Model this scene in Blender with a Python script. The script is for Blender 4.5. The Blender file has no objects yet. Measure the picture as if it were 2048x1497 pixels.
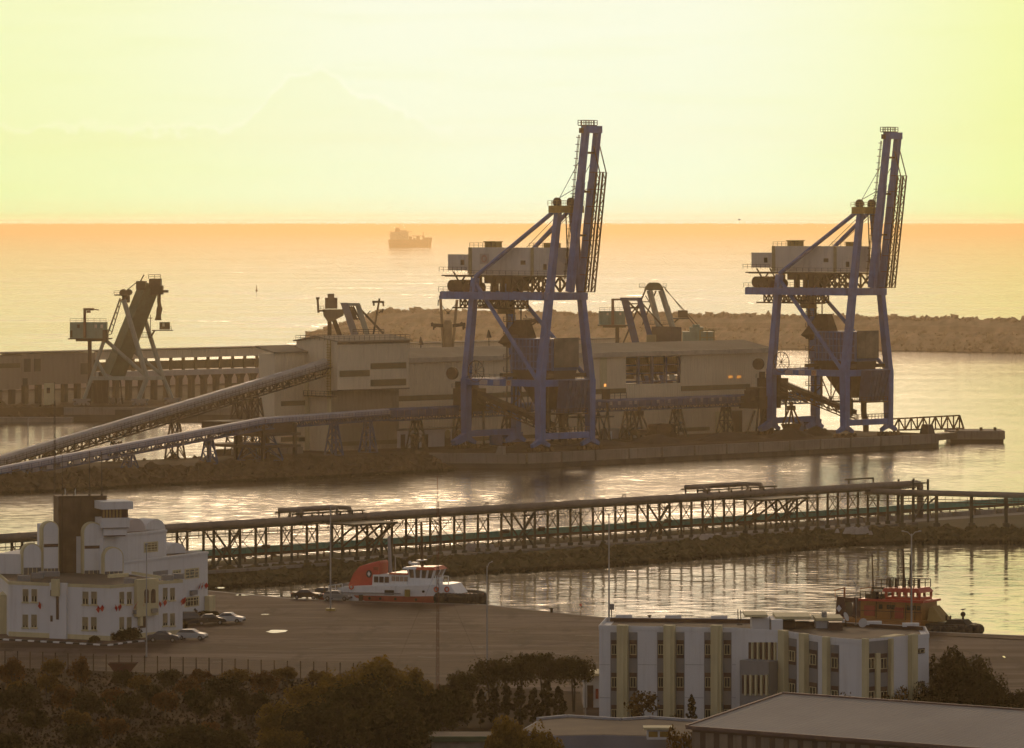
import bpy, math, random
from mathutils import Vector, Matrix
V = Vector
R = math.radians
random.seed(7)
SC = bpy.context.scene
COL = SC.collection

# ------------------------------------------------------------------ camera
H, F, PX0, HY = 57.0, 10000.0, 1024.0, 453.0      # eye height, focal length in picture pixels (2048 wide), centre column, horizon row
cam_d = bpy.data.cameras.new("camera")
cam = bpy.data.objects.new("camera", cam_d); COL.objects.link(cam)
cam.location = (0, 0, H); cam.rotation_euler = (R(90), 0, 0)
cam_d.sensor_width = 36.0; cam_d.lens = 36.0 * F / 2048.0
cam_d.shift_y = -(1497 / 2 - HY) / 2048.0
cam_d.clip_start = 1.0; cam_d.clip_end = 1.0e6
SC.camera = cam

# ------------------------------------------------------------------ light
SUN_EL, SUN_AZ = 15.0, 0.0           # degrees above the horizon, to the right of straight ahead
SC.view_settings.view_transform = 'Standard'; SC.view_settings.look = 'None'
SC.view_settings.exposure = 0.0; SC.view_settings.gamma = 1.0
SC.view_settings.use_curve_mapping = False
sun_d = bpy.data.lights.new("sun", 'SUN'); sun = bpy.data.objects.new("sun", sun_d); COL.objects.link(sun)
sun_d.energy = 0.70; sun_d.angle = R(10); sun_d.color = (1.0, 0.72, 0.44)
_d = V((math.sin(R(SUN_AZ)) * math.cos(R(SUN_EL)), math.cos(R(SUN_AZ)) * math.cos(R(SUN_EL)), math.sin(R(SUN_EL))))
sun.rotation_euler = (-_d).to_track_quat('-Z', 'Y').to_euler()
world = bpy.data.worlds.new("World"); SC.world = world; world.use_nodes = True

def build_world():
    nt = world.node_tree; nt.nodes.clear(); L = nt.links
    def N(t, **k):
        n = nt.nodes.new(t)
        for a, b in k.items(): setattr(n, a, b)
        return n
    def M(op, a, b=None, c=None):
        n = N('ShaderNodeMath', operation=op)
        for i, x in enumerate((a, b, c)):
            if x is None: continue
            if isinstance(x, (int, float)): n.inputs[i].default_value = x
            else: L.new(x, n.inputs[i])
        return n.outputs[0]
    def ramp(fac, stops):
        n = N('ShaderNodeValToRGB'); L.new(fac, n.inputs[0]); cr = n.color_ramp
        while len(cr.elements) > 1: cr.elements.remove(cr.elements[-1])
        cr.elements[0].position = stops[0][0]; cr.elements[0].color = (*stops[0][1], 1)
        for p, c in stops[1:]:
            e = cr.elements.new(p); e.color = (*c, 1)
        return n.outputs[0]
    def mix(fac, a, b, mode='MIX'):
        n = N('ShaderNodeMix', data_type='RGBA', blend_type=mode)
        for s, x in ((n.inputs['Factor'], fac), (n.inputs['A'], a), (n.inputs['B'], b)):
            if isinstance(x, (int, float)): s.default_value = x
            elif isinstance(x, tuple): s.default_value = (*x, 1)
            else: L.new(x, s)
        return n.outputs['Result']
    tc = N('ShaderNodeTexCoord'); sep = N('ShaderNodeSeparateXYZ'); L.new(tc.outputs['Generated'], sep.inputs[0])
    x, y, z = sep.outputs
    el = M('ARCSINE', z)                                   # elevation
    az = M('ARCTAN2', x, y)                                # azimuth from straight ahead
    eld = M('MULTIPLY', el, 180 / math.pi)
    azd = M('MULTIPLY', az, 180 / math.pi)
    f = M('DIVIDE', M('MAXIMUM', eld, 0.0), 90.0)
    # the sunset side of the sky, by elevation
    front = mix(M('GREATER_THAN', eld, 2.6), ramp(M('DIVIDE', M('MAXIMUM', eld, 0.0), 2.6), SKY_LOW), ramp(f, SKY_FRONT))   # the glow along the horizon, then the sky above it
    back = ramp(f, SKY_BACK)
    cosaz = M('COSINE', az)
    w = N('ShaderNodeMapRange', interpolation_type='SMOOTHSTEP'); L.new(cosaz, w.inputs[0])
    w.inputs[1].default_value = 0.3; w.inputs[2].default_value = 0.99
    base = mix(w.outputs[0], back, front)
    # yellower away from the brightest part of the sky, above the sun's place
    a2 = M('ABSOLUTE', M('SUBTRACT', azd, 0.3))
    yel = N('ShaderNodeMapRange', interpolation_type='SMOOTHSTEP'); L.new(a2, yel.inputs[0])
    yel.inputs[1].default_value = 1.2; yel.inputs[2].default_value = 7.5
    side = N('ShaderNodeMapRange'); L.new(azd, side.inputs[0])
    side.inputs[1].default_value = -6; side.inputs[2].default_value = 6; side.inputs[3].default_value = 0.75; side.inputs[4].default_value = 1.35
    lowf = N('ShaderNodeMapRange', interpolation_type='SMOOTHSTEP'); L.new(eld, lowf.inputs[0])
    lowf.inputs[1].default_value = 14; lowf.inputs[2].default_value = 3
    yf = M('MULTIPLY', M('MULTIPLY', M('MULTIPLY', yel.outputs[0], side.outputs[0]), lowf.outputs[0]), w.outputs[0])
    base = mix(M('MINIMUM', yf, 1.0), base, mix(1.0, base, SKY_YELLOW, 'MULTIPLY'))
    # clouds: one low bank left of centre with a bright rim, and thin streaks
    def noise(vec, scale, detail, rough=0.55):
        n = N('ShaderNodeTexNoise'); L.new(vec, n.inputs['Vector']); n.inputs['Scale'].default_value = scale
        n.inputs['Detail'].default_value = detail; n.inputs['Roughness'].default_value = rough
        return n.outputs['Fac']
    comb = N('ShaderNodeCombineXYZ'); L.new(azd, comb.inputs[0]); L.new(eld, comb.inputs[1])
    n1 = noise(comb.outputs[0], 2.6, 7)
    hill = M('MULTIPLY', M('POWER', 2.718, M('MULTIPLY', M('POWER', M('ABSOLUTE', M('DIVIDE', M('ADD', azd, 2.42), 0.52)), 3.6), -1.0)), 0.5)
    hill2 = M('MULTIPLY', M('POWER', 2.718, M('MULTIPLY', M('POWER', M('ABSOLUTE', M('DIVIDE', M('ADD', azd, 1.7), 0.6)), 3.0), -1.0)), 0.3)
    top = M('ADD', M('ADD', hill, hill2), M('ADD', 1.12, M('MULTIPLY', M('SUBTRACT', n1, 0.5), 0.62)))
    far = N('ShaderNodeMapRange', interpolation_type='SMOOTHSTEP'); L.new(azd, far.inputs[0]); far.inputs[1].default_value = -0.2; far.inputs[2].default_value = -1.6
    dlt = M('SUBTRACT', top, eld)
    inside = N('ShaderNodeMapRange', interpolation_type='SMOOTHSTEP'); L.new(dlt, inside.inputs[0]); inside.inputs[1].default_value = 0.0; inside.inputs[2].default_value = 0.05
    rim = M('POWER', 2.718, M('MULTIPLY', M('POWER', M('DIVIDE', M('ADD', dlt, 0.012), 0.035), 2.0), -1.0))
    base = mix(M('MULTIPLY', M('MULTIPLY', inside.outputs[0], far.outputs[0]), 0.45), base, mix(1.0, base, (0.96, 0.965, 0.84), 'MULTIPLY'))
    base = mix(M('MULTIPLY', M('MULTIPLY', rim, far.outputs[0]), 0.10), base, (1.0, 1.0, 0.95))
    comb2 = N('ShaderNodeCombineXYZ'); L.new(M('MULTIPLY', azd, 0.28), comb2.inputs[0]); L.new(M('MULTIPLY', eld, 3.0), comb2.inputs[1])
    st = noise(comb2.outputs[0], 1.3, 5)
    sm = N('ShaderNodeMapRange', interpolation_type='SMOOTHSTEP'); L.new(st, sm.inputs[0]); sm.inputs[1].default_value = 0.45; sm.inputs[2].default_value = 0.75
    base = mix(M('MULTIPLY', sm.outputs[0], 0.35), base, mix(1.0, base, (0.95, 0.96, 0.82), 'MULTIPLY'))
    sky = N('ShaderNodeTexSky', sky_type='NISHITA', sun_disc=False)
    sky.sun_elevation = R(SUN_EL); sky.sun_rotation = R(SUN_AZ)
    out = N('ShaderNodeOutputWorld')
    b1 = N('ShaderNodeBackground'); L.new(sky.outputs[0], b1.inputs[0]); b1.inputs[1].default_value = NISHITA
    b2 = N('ShaderNodeBackground'); L.new(base, b2.inputs[0]); b2.inputs[1].default_value = 1.0
    add = N('ShaderNodeAddShader'); L.new(b1.outputs[0], add.inputs[0]); L.new(b2.outputs[0], add.inputs[1])
    L.new(add.outputs[0], out.inputs[0])

NISHITA = 0.003
SKY_YELLOW = (0.95, 0.98, 0.54)
SKY_LOW = [(0.0, (6.0, 24.0, 28.0)), (0.015 / 2.6, (4.0, 18.0, 22.0)), (0.03 / 2.6, (1.5, 9.0, 11.0)), (0.06 / 2.6, (0.6, 2.1, 2.2)), (0.12 / 2.6, (0.58, 1.22, 1.05)), (0.25 / 2.6, (0.66, 1.03, 0.85)), (0.5 / 2.6, (0.70, 0.95, 0.77)), (1.0 / 2.6, (0.73, 0.88, 0.71)), (1.0, (0.78, 0.87, 0.74))]
SKY_FRONT = [(0.0, (0.78, 0.87, 0.74)), (2.6 / 90, (0.78, 0.87, 0.74)), (4.5 / 90, (1.30, 1.09, 0.77)), (8 / 90, (1.24, 0.92, 0.67)), (14 / 90, (0.96, 0.68, 0.49)), (20 / 90, (0.48, 0.38, 0.27)), (40 / 90, (0.16, 0.145, 0.145)), (1.0, (0.11, 0.11, 0.12))]
SKY_BACK = [(0.0, (0.32, 0.295, 0.295)), (20 / 90, (0.33, 0.31, 0.315)), (60 / 90, (0.20, 0.19, 0.20)), (1.0, (0.11, 0.11, 0.12))]
HAZE_COL, HAZE_D, HAZE_G = (1.0, 0.73, 0.44, 1), 7.8e-5, 0.82
build_world()
SC.cycles.use_denoising = True
SC.cycles.max_bounces = 6; SC.cycles.volume_bounces = 0
SC.cycles.sample_clamp_indirect = 6.0; SC.cycles.sample_clamp_direct = 20.0

# ------------------------------------------------------------------ picture point -> place
TH = R(46.5); U = V((math.cos(TH), math.sin(TH), 0)); W = V((-math.sin(TH), math.cos(TH), 0)); O1 = V((12.7, 1191.5, 0))
def onz(px, py, z=0.0):
    y = F * (H - z) / (py - HY); return V(((px - PX0) * y / F, y, z))
def ony(px, py, y):
    return V(((px - PX0) * y / F, y, H - (py - HY) * y / F))
def onwall(px, py, p, q):
    m = (px - PX0) / F; dx, dy = q[0] - p[0], q[1] - p[1]
    t = (m * p[1] - p[0]) / (dx - m * dy); y = p[1] + t * dy
    return ony(px, py, y)
def G(a, b, z=0.0): return O1 + U * a + W * b + V((0, 0, z))
def onb(px, py, b):
    p = G(0, b); return onwall(px, py, p, p + U)
def ab(p):
    d = V((p[0], p[1], 0)) - O1; return d.dot(U), d.dot(W), p[2]
def pb(px, py, b): return V(ab(onb(px, py, b)))

# ------------------------------------------------------------------ mesh builder
class MB:
    def __init__(s): s.v = []; s.f = []
    def add(s, pts, faces):
        n = len(s.v); s.v += [tuple(p) for p in pts]; s.f += [tuple(i + n for i in f) for f in faces]; return s
    def face(s, *pts): return s.add(pts, [tuple(range(len(pts)))])
    def hexa(s, b, t):
        n = len(b); return s.add(list(b) + list(t), [tuple(range(n))[::-1], tuple(range(n, 2 * n))] + [(i, (i + 1) % n, n + (i + 1) % n, n + i) for i in range(n)])
    def box(s, x0, x1, y0, y1, z0, z1):
        if x0 > x1: x0, x1 = x1, x0
        if y0 > y1: y0, y1 = y1, y0
        if z0 > z1: z0, z1 = z1, z0
        return s.hexa([(x0, y0, z0), (x1, y0, z0), (x1, y1, z0), (x0, y1, z0)], [(x0, y0, z1), (x1, y0, z1), (x1, y1, z1), (x0, y1, z1)])
    def prism(s, poly, z0, z1):
        A = sum(poly[i][0] * poly[(i + 1) % len(poly)][1] - poly[(i + 1) % len(poly)][0] * poly[i][1] for i in range(len(poly)))
        if A < 0: poly = poly[::-1]
        return s.hexa([(p[0], p[1], z0) for p in poly], [(p[0], p[1], z1) for p in poly])
    def beam(s, p, q, w, h=None, w2=None, h2=None, side=None):
        p, q = V(p), V(q); d = (q - p)
        if d.length < 1e-6: return s
        d.normalize(); h = h or w; w2 = w2 or w; h2 = h2 or h
        up = V((0, 0, 1)) if abs(d.z) < 0.95 else (V(side) if side else V((0, 1, 0)))
        x = d.cross(up).normalized(); y = x.cross(d).normalized()
        r = lambda c, a, b: [c - x * a / 2 - y * b / 2, c + x * a / 2 - y * b / 2, c + x * a / 2 + y * b / 2, c - x * a / 2 + y * b / 2]
        A, B = r(p, w, h), r(q, w2, h2)
        return s.add(A + B, [(0, 1, 2, 3), (7, 6, 5, 4), (4, 5, 1, 0), (5, 6, 2, 1), (6, 7, 3, 2), (7, 4, 0, 3)])
    def tube(s, p, q, r, n=8, r2=None):
        p, q = V(p), V(q); d = (q - p)
        if d.length < 1e-6: return s
        d.normalize(); r2 = r if r2 is None else r2
        x = d.orthogonal().normalized(); y = d.cross(x)
        A = [p + (x * math.cos(2 * math.pi * i / n) + y * math.sin(2 * math.pi * i / n)) * r for i in range(n)]
        B = [q + (x * math.cos(2 * math.pi * i / n) + y * math.sin(2 * math.pi * i / n)) * r2 for i in range(n)]
        return s.hexa(A, B)
    def path(s, pts, r, n=8):
        for a, b in zip(pts, pts[1:]): s.tube(a, b, r, n)
        return s
    def bpath(s, pts, w, h=None):
        for a, b in zip(pts, pts[1:]): s.beam(a, b, w, h)
        return s
    def disc(s, c, axis, r, t, n=20):
        a = V(axis).normalized() * t / 2; c = V(c); return s.tube(c - a, c + a, r, n)
    def ball(s, c, r, n=10, m=6, half=False, sx=1, sy=1, sz=1):
        c = V(c); pts = []; fs = []
        for j in range(m + 1):
            t = (math.pi / 2 if half else math.pi) * j / m
            for i in range(n):
                a = 2 * math.pi * i / n
                pts.append(c + V((r * sx * math.sin(t) * math.cos(a), r * sy * math.sin(t) * math.sin(a), r * sz * math.cos(t))))
        for j in range(m):
            for i in range(n):
                fs.append((j * n + i, (j + 1) * n + i, (j + 1) * n + (i + 1) % n, j * n + (i + 1) % n))
        return s.add(pts, fs)
    def loft(s, rings, close=True):
        n = len(rings[0]); pts = [p for r in rings for p in r]; fs = []
        for j in range(len(rings) - 1):
            for i in range(n if close else n - 1):
                fs.append((j * n + i, j * n + (i + 1) % n, (j + 1) * n + (i + 1) % n, (j + 1) * n + i))
        if close: fs += [tuple(range(n))[::-1], tuple((len(rings) - 1) * n + i for i in range(n))]
        return s.add(pts, fs)
    def zig(s, p0, p1, q0, q1, n, w, x=False, post=True):
        p0, p1, q0, q1 = map(V, (p0, p1, q0, q1))           # lattice between chord p0-p1 and chord q0-q1
        for i in range(n):
            a, b = p0.lerp(p1, i / n), p0.lerp(p1, (i + 1) / n); c, d = q0.lerp(q1, i / n), q0.lerp(q1, (i + 1) / n)
            if post: s.beam(a, c, w)
            if x: s.beam(a, d, w); s.beam(b, c, w)
            elif i % 2: s.beam(b, c, w)
            else: s.beam(a, d, w)
        if post: s.beam(p1, q1, w)
        return s
    def rail(s, pts, h=1.1, w=0.07, step=2.0, mid=True):
        for a, b in zip(pts, pts[1:]):
            a, b = V(a), V(b); n = max(1, int((b - a).length / step)); z = V((0, 0, h))
            s.beam(a + z, b + z, w)
            if mid: s.beam(a + z * 0.5, b + z * 0.5, w * 0.8)
            for i in range(n + 1):
                c = a.lerp(b, i / n); s.beam(c, c + z, w)
        return s

def obj(name, mb, mat, parent=None, label=None, smooth=False):
    me = bpy.data.meshes.new(name); vs = mb.v
    if parent is not None:
        inv = PM[parent.name].inverted(); vs = [tuple(inv @ V(p)) for p in vs] if not parent.get('_l') else vs
    me.from_pydata(vs, [], mb.f); me.materials.append(mat); me.update()
    if smooth:
        me.polygons.foreach_set('use_smooth', [True] * len(me.polygons))
    o = bpy.data.objects.new(name, me); COL.objects.link(o)
    if parent is not None: o.parent = parent; PM[o.name] = PM[parent.name]
    if parent is not None and parent.get('_l'): o['_l'] = 1
    if label: o['label'] = label
    return o
PM = {}; ALL_L = []
def thing(name, label, cat, loc=(0, 0, 0), rz=0.0, group=None, local=False):
    o = bpy.data.objects.new(name, None); COL.objects.link(o); o.empty_display_size = 1
    o.location = loc; o.rotation_euler = (0, 0, rz); o['label'] = label; o['category'] = cat
    if group: o['group'] = group
    if local: o['_l'] = 1
    PM[o.name] = Matrix.Translation(V(loc)) @ Matrix.Rotation(rz, 4, 'Z')
    return o
def gthing(name, label, cat, a, b, z=3.5, group=None):                # a thing whose mesh is written in harbour axes (a along the quay, b landward, z)
    return thing(name, label, cat, G(a, b, z), TH, group)
def tag(o, label=None, cat=None, group=None, kind=None):
    for k, v in (('label', label), ('category', cat), ('group', group), ('kind', kind)):
        if v: o[k] = v
    return o
def gm(mb):                                                          # harbour axes -> world
    mb.v = [tuple(G(*p)) for p in mb.v]; return mb
def copy_tree(root, loc, rz, label=None, scale=None):
    m = {root: root.copy()}; c = m[root]; COL.objects.link(c); c.location = loc; c.rotation_euler = (0, 0, rz)
    if scale: c.scale = scale if not isinstance(scale, (int, float)) else (scale,) * 3
    if label: c['label'] = label
    def rec(src, dst):
        for ch in list(src.children):
            k = ch.copy(); COL.objects.link(k); k.parent = dst; rec(ch, k)
    rec(root, c); return c

# ------------------------------------------------------------------ materials
def mat(name, col, rough=0.7, metal=0.0, var=0.18, scale=0.6, streak=0.0, bump=0.0, bscale=6.0, corr=None, spec=0.4, detail=5, col2=None, layers=()):
    m = bpy.data.materials.new(name); m.use_nodes = True; nt = m.node_tree; L = nt.links; b = nt.nodes['Principled BSDF']
    b.inputs['Roughness'].default_value = rough; b.inputs['Metallic'].default_value = metal
    b.inputs['Specular IOR Level'].default_value = spec
    tc = nt.nodes.new('ShaderNodeTexCoord')
    def noise(sc, vec=tc.outputs['Object'], det=detail):
        n = nt.nodes.new('ShaderNodeTexNoise'); n.inputs['Scale'].default_value = sc; n.inputs['Detail'].default_value = det
        n.inputs['Roughness'].default_value = 0.62; L.new(vec, n.inputs['Vector']); return n.outputs['Fac']
    def mapr(x, a, c, lo, hi):
        n = nt.nodes.new('ShaderNodeMapRange'); L.new(x, n.inputs[0])
        for i, v in enumerate((a, c, lo, hi)): n.inputs[i + 1].default_value = v
        return n.outputs[0]
    def mix(f, a, c, mode='MIX'):
        n = nt.nodes.new('ShaderNodeMix'); n.data_type = 'RGBA'; n.blend_type = mode
        for s_, x in ((n.inputs['Factor'], f), (n.inputs['A'], a), (n.inputs['B'], c)):
            if isinstance(x, (int, float)): s_.default_value = x
            elif isinstance(x, tuple): s_.default_value = (*x, 1)
            else: L.new(x, s_)
        return n.outputs['Result']
    f = mapr(noise(scale), 0.3, 0.7, 0, 1)
    c2 = col2 or tuple(max(0, x * (1 - 2.0 * var)) for x in col)
    c = mix(f, col, c2)
    if streak:
        mp = nt.nodes.new('ShaderNodeMapping'); mp.inputs['Scale'].default_value = (1.6, 1.6, 0.10); L.new(tc.outputs['Object'], mp.inputs[0])
        s = mapr(noise(1.0, mp.outputs[0]), 0.52, 0.74, 0, streak)
        c = mix(s, c, tuple(x * k for x, k in zip(col, (0.42, 0.34, 0.26))))
    for sc3, lo, hi, amt, lc in layers:                              # stains, tyre marks, dusty drifts: (noise scale xyz, threshold range, amount, colour)
        mp = nt.nodes.new('ShaderNodeMapping'); mp.inputs['Scale'].default_value = sc3; mp.inputs['Rotation'].default_value = (0, 0, 0.25); L.new(tc.outputs['Object'], mp.inputs[0])
        c = mix(mapr(noise(1.0, mp.outputs[0]), lo, hi, 0, amt), c, lc)
    L.new(c, b.inputs['Base Color'])
    hgt = None
    if corr:                                                         # (axis, ribs per metre, depth)
        sp = nt.nodes.new('ShaderNodeSeparateXYZ'); L.new(tc.outputs['Object'], sp.inputs[0])
        mu = nt.nodes.new('ShaderNodeMath'); mu.operation = 'MULTIPLY'; mu.inputs[1].default_value = corr[1] * 2 * math.pi; L.new(sp.outputs[corr[0]], mu.inputs[0])
        si = nt.nodes.new('ShaderNodeMath'); si.operation = 'SINE'; L.new(mu.outputs[0], si.inputs[0]); hgt = (si.outputs[0], corr[2])
    elif bump: hgt = (noise(bscale), bump)
    if hgt:
        bp = nt.nodes.new('ShaderNodeBump'); bp.inputs['Strength'].default_value = 1.0; bp.inputs['Distance'].default_value = hgt[1]
        L.new(hgt[0], bp.inputs['Height']); L.new(bp.outputs[0], b.inputs['Normal'])
    return m
def glass(name, col=(0.03, 0.03, 0.035), rough=0.12):
    return mat(name, col, rough, 0, 0.3, 0.4, spec=0.6)
def emit(name, col, s):
    m = bpy.data.materials.new(name); m.use_nodes = True; b = m.node_tree.nodes['Principled BSDF']
    b.inputs['Base Color'].default_value = (*col, 1); b.inputs['Emission Color'].default_value = (*col, 1); b.inputs['Emission Strength'].default_value = s
    return m

BLUE = mat('crane_blue_paint', (0.045, 0.15, 0.42), 0.5, 0, 0.22, 0.35, streak=0.7)
BLUED = mat('dark_blue_paint', (0.03, 0.08, 0.20), 0.6, 0, 0.25, 0.5, streak=0.6)
STEEL = mat('brown_steel', (0.055, 0.038, 0.028), 0.7, 0, 0.3, 0.6)
RUST = mat('rusty_steel', (0.10, 0.055, 0.03), 0.85, 0, 0.35, 0.8)
GREEN = mat('sea_green_paint', (0.20, 0.30, 0.23), 0.6, 0, 0.15, 0.3, streak=0.6)
GREEND = mat('dark_green_paint', (0.07, 0.11, 0.065), 0.65, 0, 0.25, 0.4, streak=0.6)
PALEG = mat('pale_green_paint', (0.30, 0.33, 0.28), 0.6, 0, 0.15, 0.4, streak=0.5)
BELTG = mat('belt_cover_green', (0.06, 0.25, 0.18), 0.6, 0, 0.25, 0.5, streak=0.4)
TRESTLE = mat('trestle_steel', (0.075, 0.07, 0.045), 0.75, 0, 0.3, 0.5)
CREAMS = mat('cream_sheeting', (0.70, 0.585, 0.41), 0.65, 0, 0.08, 0.08, streak=0.35, corr=(0, 1.1, 0.05))
CREAMB = mat('cream_sheeting_end', (0.66, 0.555, 0.39), 0.65, 0, 0.08, 0.08, streak=0.35, corr=(1, 1.1, 0.05))
HOUSEW = mat('machinery_house_sheeting', (0.60, 0.55, 0.48), 0.6, 0, 0.10, 0.15, streak=0.45, corr=(1, 0.9, 0.03))
ROOFC = mat('pale_roof_sheeting', (0.26, 0.225, 0.17), 0.85, 0, 0.15, 0.1, spec=0.03)
OLIVE = mat('olive_louvre', (0.17, 0.13, 0.06), 0.7, 0, 0.2, 0.5)
DARK = mat('dark_opening', (0.02, 0.016, 0.012), 0.9, 0, 0.2, 0.5)
CONC = mat('quay_concrete', (0.24, 0.21, 0.175), 0.85, 0, 0.22, 0.12, streak=0.8, bump=0.05, bscale=2)
CONCD = mat('dark_concrete', (0.075, 0.06, 0.045), 0.6, 0, 0.3, 0.2)
DECK = mat('dusty_quay_deck', (0.10, 0.07, 0.045), 0.9, 0, 0.35, 0.06, bump=0.05, bscale=1, spec=0.03)
GALV = mat('conveyor_cover', (0.40, 0.37, 0.34), 0.55, 0, 0.14, 0.2, streak=0.3)
GALVB = mat('conveyor_cover_bluegrey', (0.36, 0.36, 0.40), 0.55, 0, 0.14, 0.2, streak=0.3)
WHITE = mat('white_render', (0.66, 0.65, 0.64), 0.8, 0, 0.06, 0.15, streak=0.25)
WHITEP = mat('white_paint', (0.72, 0.72, 0.71), 0.45, 0, 0.06, 0.4, streak=0.3)
CREAM = mat('cream_render', (0.60, 0.52, 0.30), 0.8, 0, 0.1, 0.25, streak=0.3)
GREYR = mat('grey_render', (0.24, 0.23, 0.22), 0.85, 0, 0.1, 0.2, streak=0.2)
BROWNT = mat('brown_tower_tiles', (0.16, 0.10, 0.055), 0.8, 0, 0.25, 0.5, streak=0.5, bump=0.02)
ROOFF = mat('roof_felt', (0.15, 0.105, 0.065), 0.9, 0, 0.3, 0.12, bump=0.03)
WINB = mat('brown_window_wood', (0.09, 0.045, 0.03), 0.6, 0, 0.2, 1)
SHUT = mat('tan_shutter', (0.27, 0.22, 0.13), 0.7, 0, 0.15, 1)
GLASS = glass('window_glass')
ORANGE = mat('tug_orange_paint', (0.62, 0.10, 0.04), 0.45, 0, 0.12, 0.4, streak=0.35)
TUGRED = mat('tug_red_hull', (0.40, 0.055, 0.03), 0.5, 0, 0.2, 0.4, streak=0.4)
YELL = mat('tug_yellow_paint', (0.36, 0.14, 0.02), 0.5, 0, 0.2, 0.5, streak=0.5)
REDP = mat('tug_red_paint', (0.55, 0.05, 0.03), 0.45, 0, 0.15, 0.5)
BLACK = mat('black_rubber', (0.02, 0.016, 0.015), 0.8, 0, 0.3, 1, bump=0.05)
BLACKB = mat('black_hull', (0.025, 0.02, 0.02), 0.5, 0, 0.2, 0.5)
POLE = mat('galvanised_pole', (0.33, 0.32, 0.31), 0.5, 0.3, 0.1, 0.5)
YELLOWP = mat('faded_yellow_paint', (0.40, 0.28, 0.06), 0.6, 0, 0.25, 0.8)
FLAG = mat('red_flag_cloth', (0.55, 0.02, 0.02), 0.8, 0, 0.1, 2)
DISH = mat('grey_dish', (0.45, 0.43, 0.41), 0.5, 0, 0.1, 1)
# ------------------------------------------------------------------ water, land
def water(name, rough, waves, spec=0.5, col=(0.02, 0.026, 0.024)):
    m = bpy.data.materials.new(name); m.use_nodes = True; nt = m.node_tree; L = nt.links; b = nt.nodes['Principled BSDF']
    b.inputs['Base Color'].default_value = (*col, 1); b.inputs['Roughness'].default_value = rough; b.inputs['IOR'].default_value = 1.33
    tc = nt.nodes.new('ShaderNodeTexCoord')
    # the facets of the waves: slopes drawn from stretched noise, long swell and short chop
    def slopes(scale, det, ax, ay):
        mp = nt.nodes.new('ShaderNodeMapping'); mp.inputs['Scale'].default_value = scale; L.new(tc.outputs['Object'], mp.inputs[0])
        n = nt.nodes.new('ShaderNodeTexNoise'); n.inputs['Scale'].default_value = 1.0; n.inputs['Detail'].default_value = det; L.new(mp.outputs[0], n.inputs['Vector'])
        sb = nt.nodes.new('ShaderNodeVectorMath'); sb.operation = 'SUBTRACT'; sb.inputs[1].default_value = (0.5, 0.5, 0.5); L.new(n.outputs['Color'], sb.inputs[0])
        ml = nt.nodes.new('ShaderNodeVectorMath'); ml.operation = 'MULTIPLY'; ml.inputs[1].default_value = (ax, ay, 0); L.new(sb.outputs[0], ml.inputs[0]); return ml.outputs[0]
    ge = nt.nodes.new('ShaderNodeNewGeometry'); acc = ge.outputs['Normal']
    for a in waves:
        ad = nt.nodes.new('ShaderNodeVectorMath'); ad.operation = 'ADD'; L.new(acc, ad.inputs[0]); L.new(slopes(*a), ad.inputs[1]); acc = ad.outputs[0]
    nm = nt.nodes.new('ShaderNodeVectorMath'); nm.operation = 'NORMALIZE'; L.new(acc, nm.inputs[0]); L.new(nm.outputs[0], b.inputs['Normal'])
    b.inputs['Specular IOR Level'].default_value = spec
    return m
SEAM = water('open_sea', 0.06, [((0.005, 0.010, 1), 4, 0.12, 0.17), ((0.018, 0.05, 1), 3, 0.10, 0.22), ((0.12, 0.2, 1), 2, 0.12, 0.20)], 0.19)
HARB = water('harbour_water_surface', 0.14, [((0.012, 0.03, 1), 3, 0.04, 0.08), ((0.30, 0.75, 1), 3, 0.09, 0.26)], 1.0)
BASW = water('basin_water_surface', 0.085, [((0.02, 0.05, 1), 3, 0.03, 0.05), ((0.30, 0.75, 1), 3, 0.08, 0.17)], 1.0)
SPLIT = 2290
def _mid(t): return (-10.1 - 0.7254 * 15 + 0.6884 * t, 818 + 0.6884 * 15 + 0.7254 * t, 0)     # the line of the stone jetty parts the basin from the harbour
m0, m1, m2 = _mid(-1100), _mid(118), (400, _mid(118)[1] + 2, 0)
o = obj('harbour_water', MB().face((-6000, m0[1], 0), m0, m1, m2, (6000, m2[1], 0), (6000, SPLIT, 0), (-6000, SPLIT, 0)), HARB); tag(o, kind='structure')
o = obj('basin_water', MB().face((-6000, -50, 0), (6000, -50, 0), (6000, m2[1], 0), m2, m1, m0, (-6000, m0[1], 0)), BASW); tag(o, kind='structure')
o = obj('sea', MB().face((-6000, SPLIT, 0), (6000, SPLIT, 0), (60000, 60000, 0), (60000, 250000, 0), (-60000, 250000, 0), (-60000, 60000, 0)), SEAM); tag(o, kind='structure')

DIRT = mat('dry_earth', (0.062, 0.033, 0.018), 0.95, 0, 0.3, 0.10, bump=0.15, bscale=0.4, col2=(0.016, 0.010, 0.005), spec=0.02)
ASPH = mat('worn_asphalt', (0.086, 0.050, 0.035), 0.85, 0, 0.16, 0.035, bump=0.01, bscale=3, col2=(0.052, 0.034, 0.026), spec=0.04, layers=(((.03, .16, 1), .48, .62, .8, (.150, .104, .082)), ((.25, .05, 1), .54, .66, .7, (.03, .02, .016)), ((.6, .6, 1), .66, .74, .5, (.02, .015, .012))))
def quay_pt(px, py): return onz(px, py, 2.5)
E0, EB, E1, E2, E3 = (-46, 748), (-31, 729.8), (-3.8, 719.5), (12.3, 696.5), (68, 665)
LAND = [(-500, 330), (420, 330), (420, 410), E3, E2, E1, EB, E0, (-90, 790), (-500, 1000)]
o = obj('ground', MB().prism(LAND, -2, 2.5), DIRT); tag(o, kind='structure')
F0, F1 = onz(-40, 1334, 2.5), onz(760, 1363, 2.5)
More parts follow.
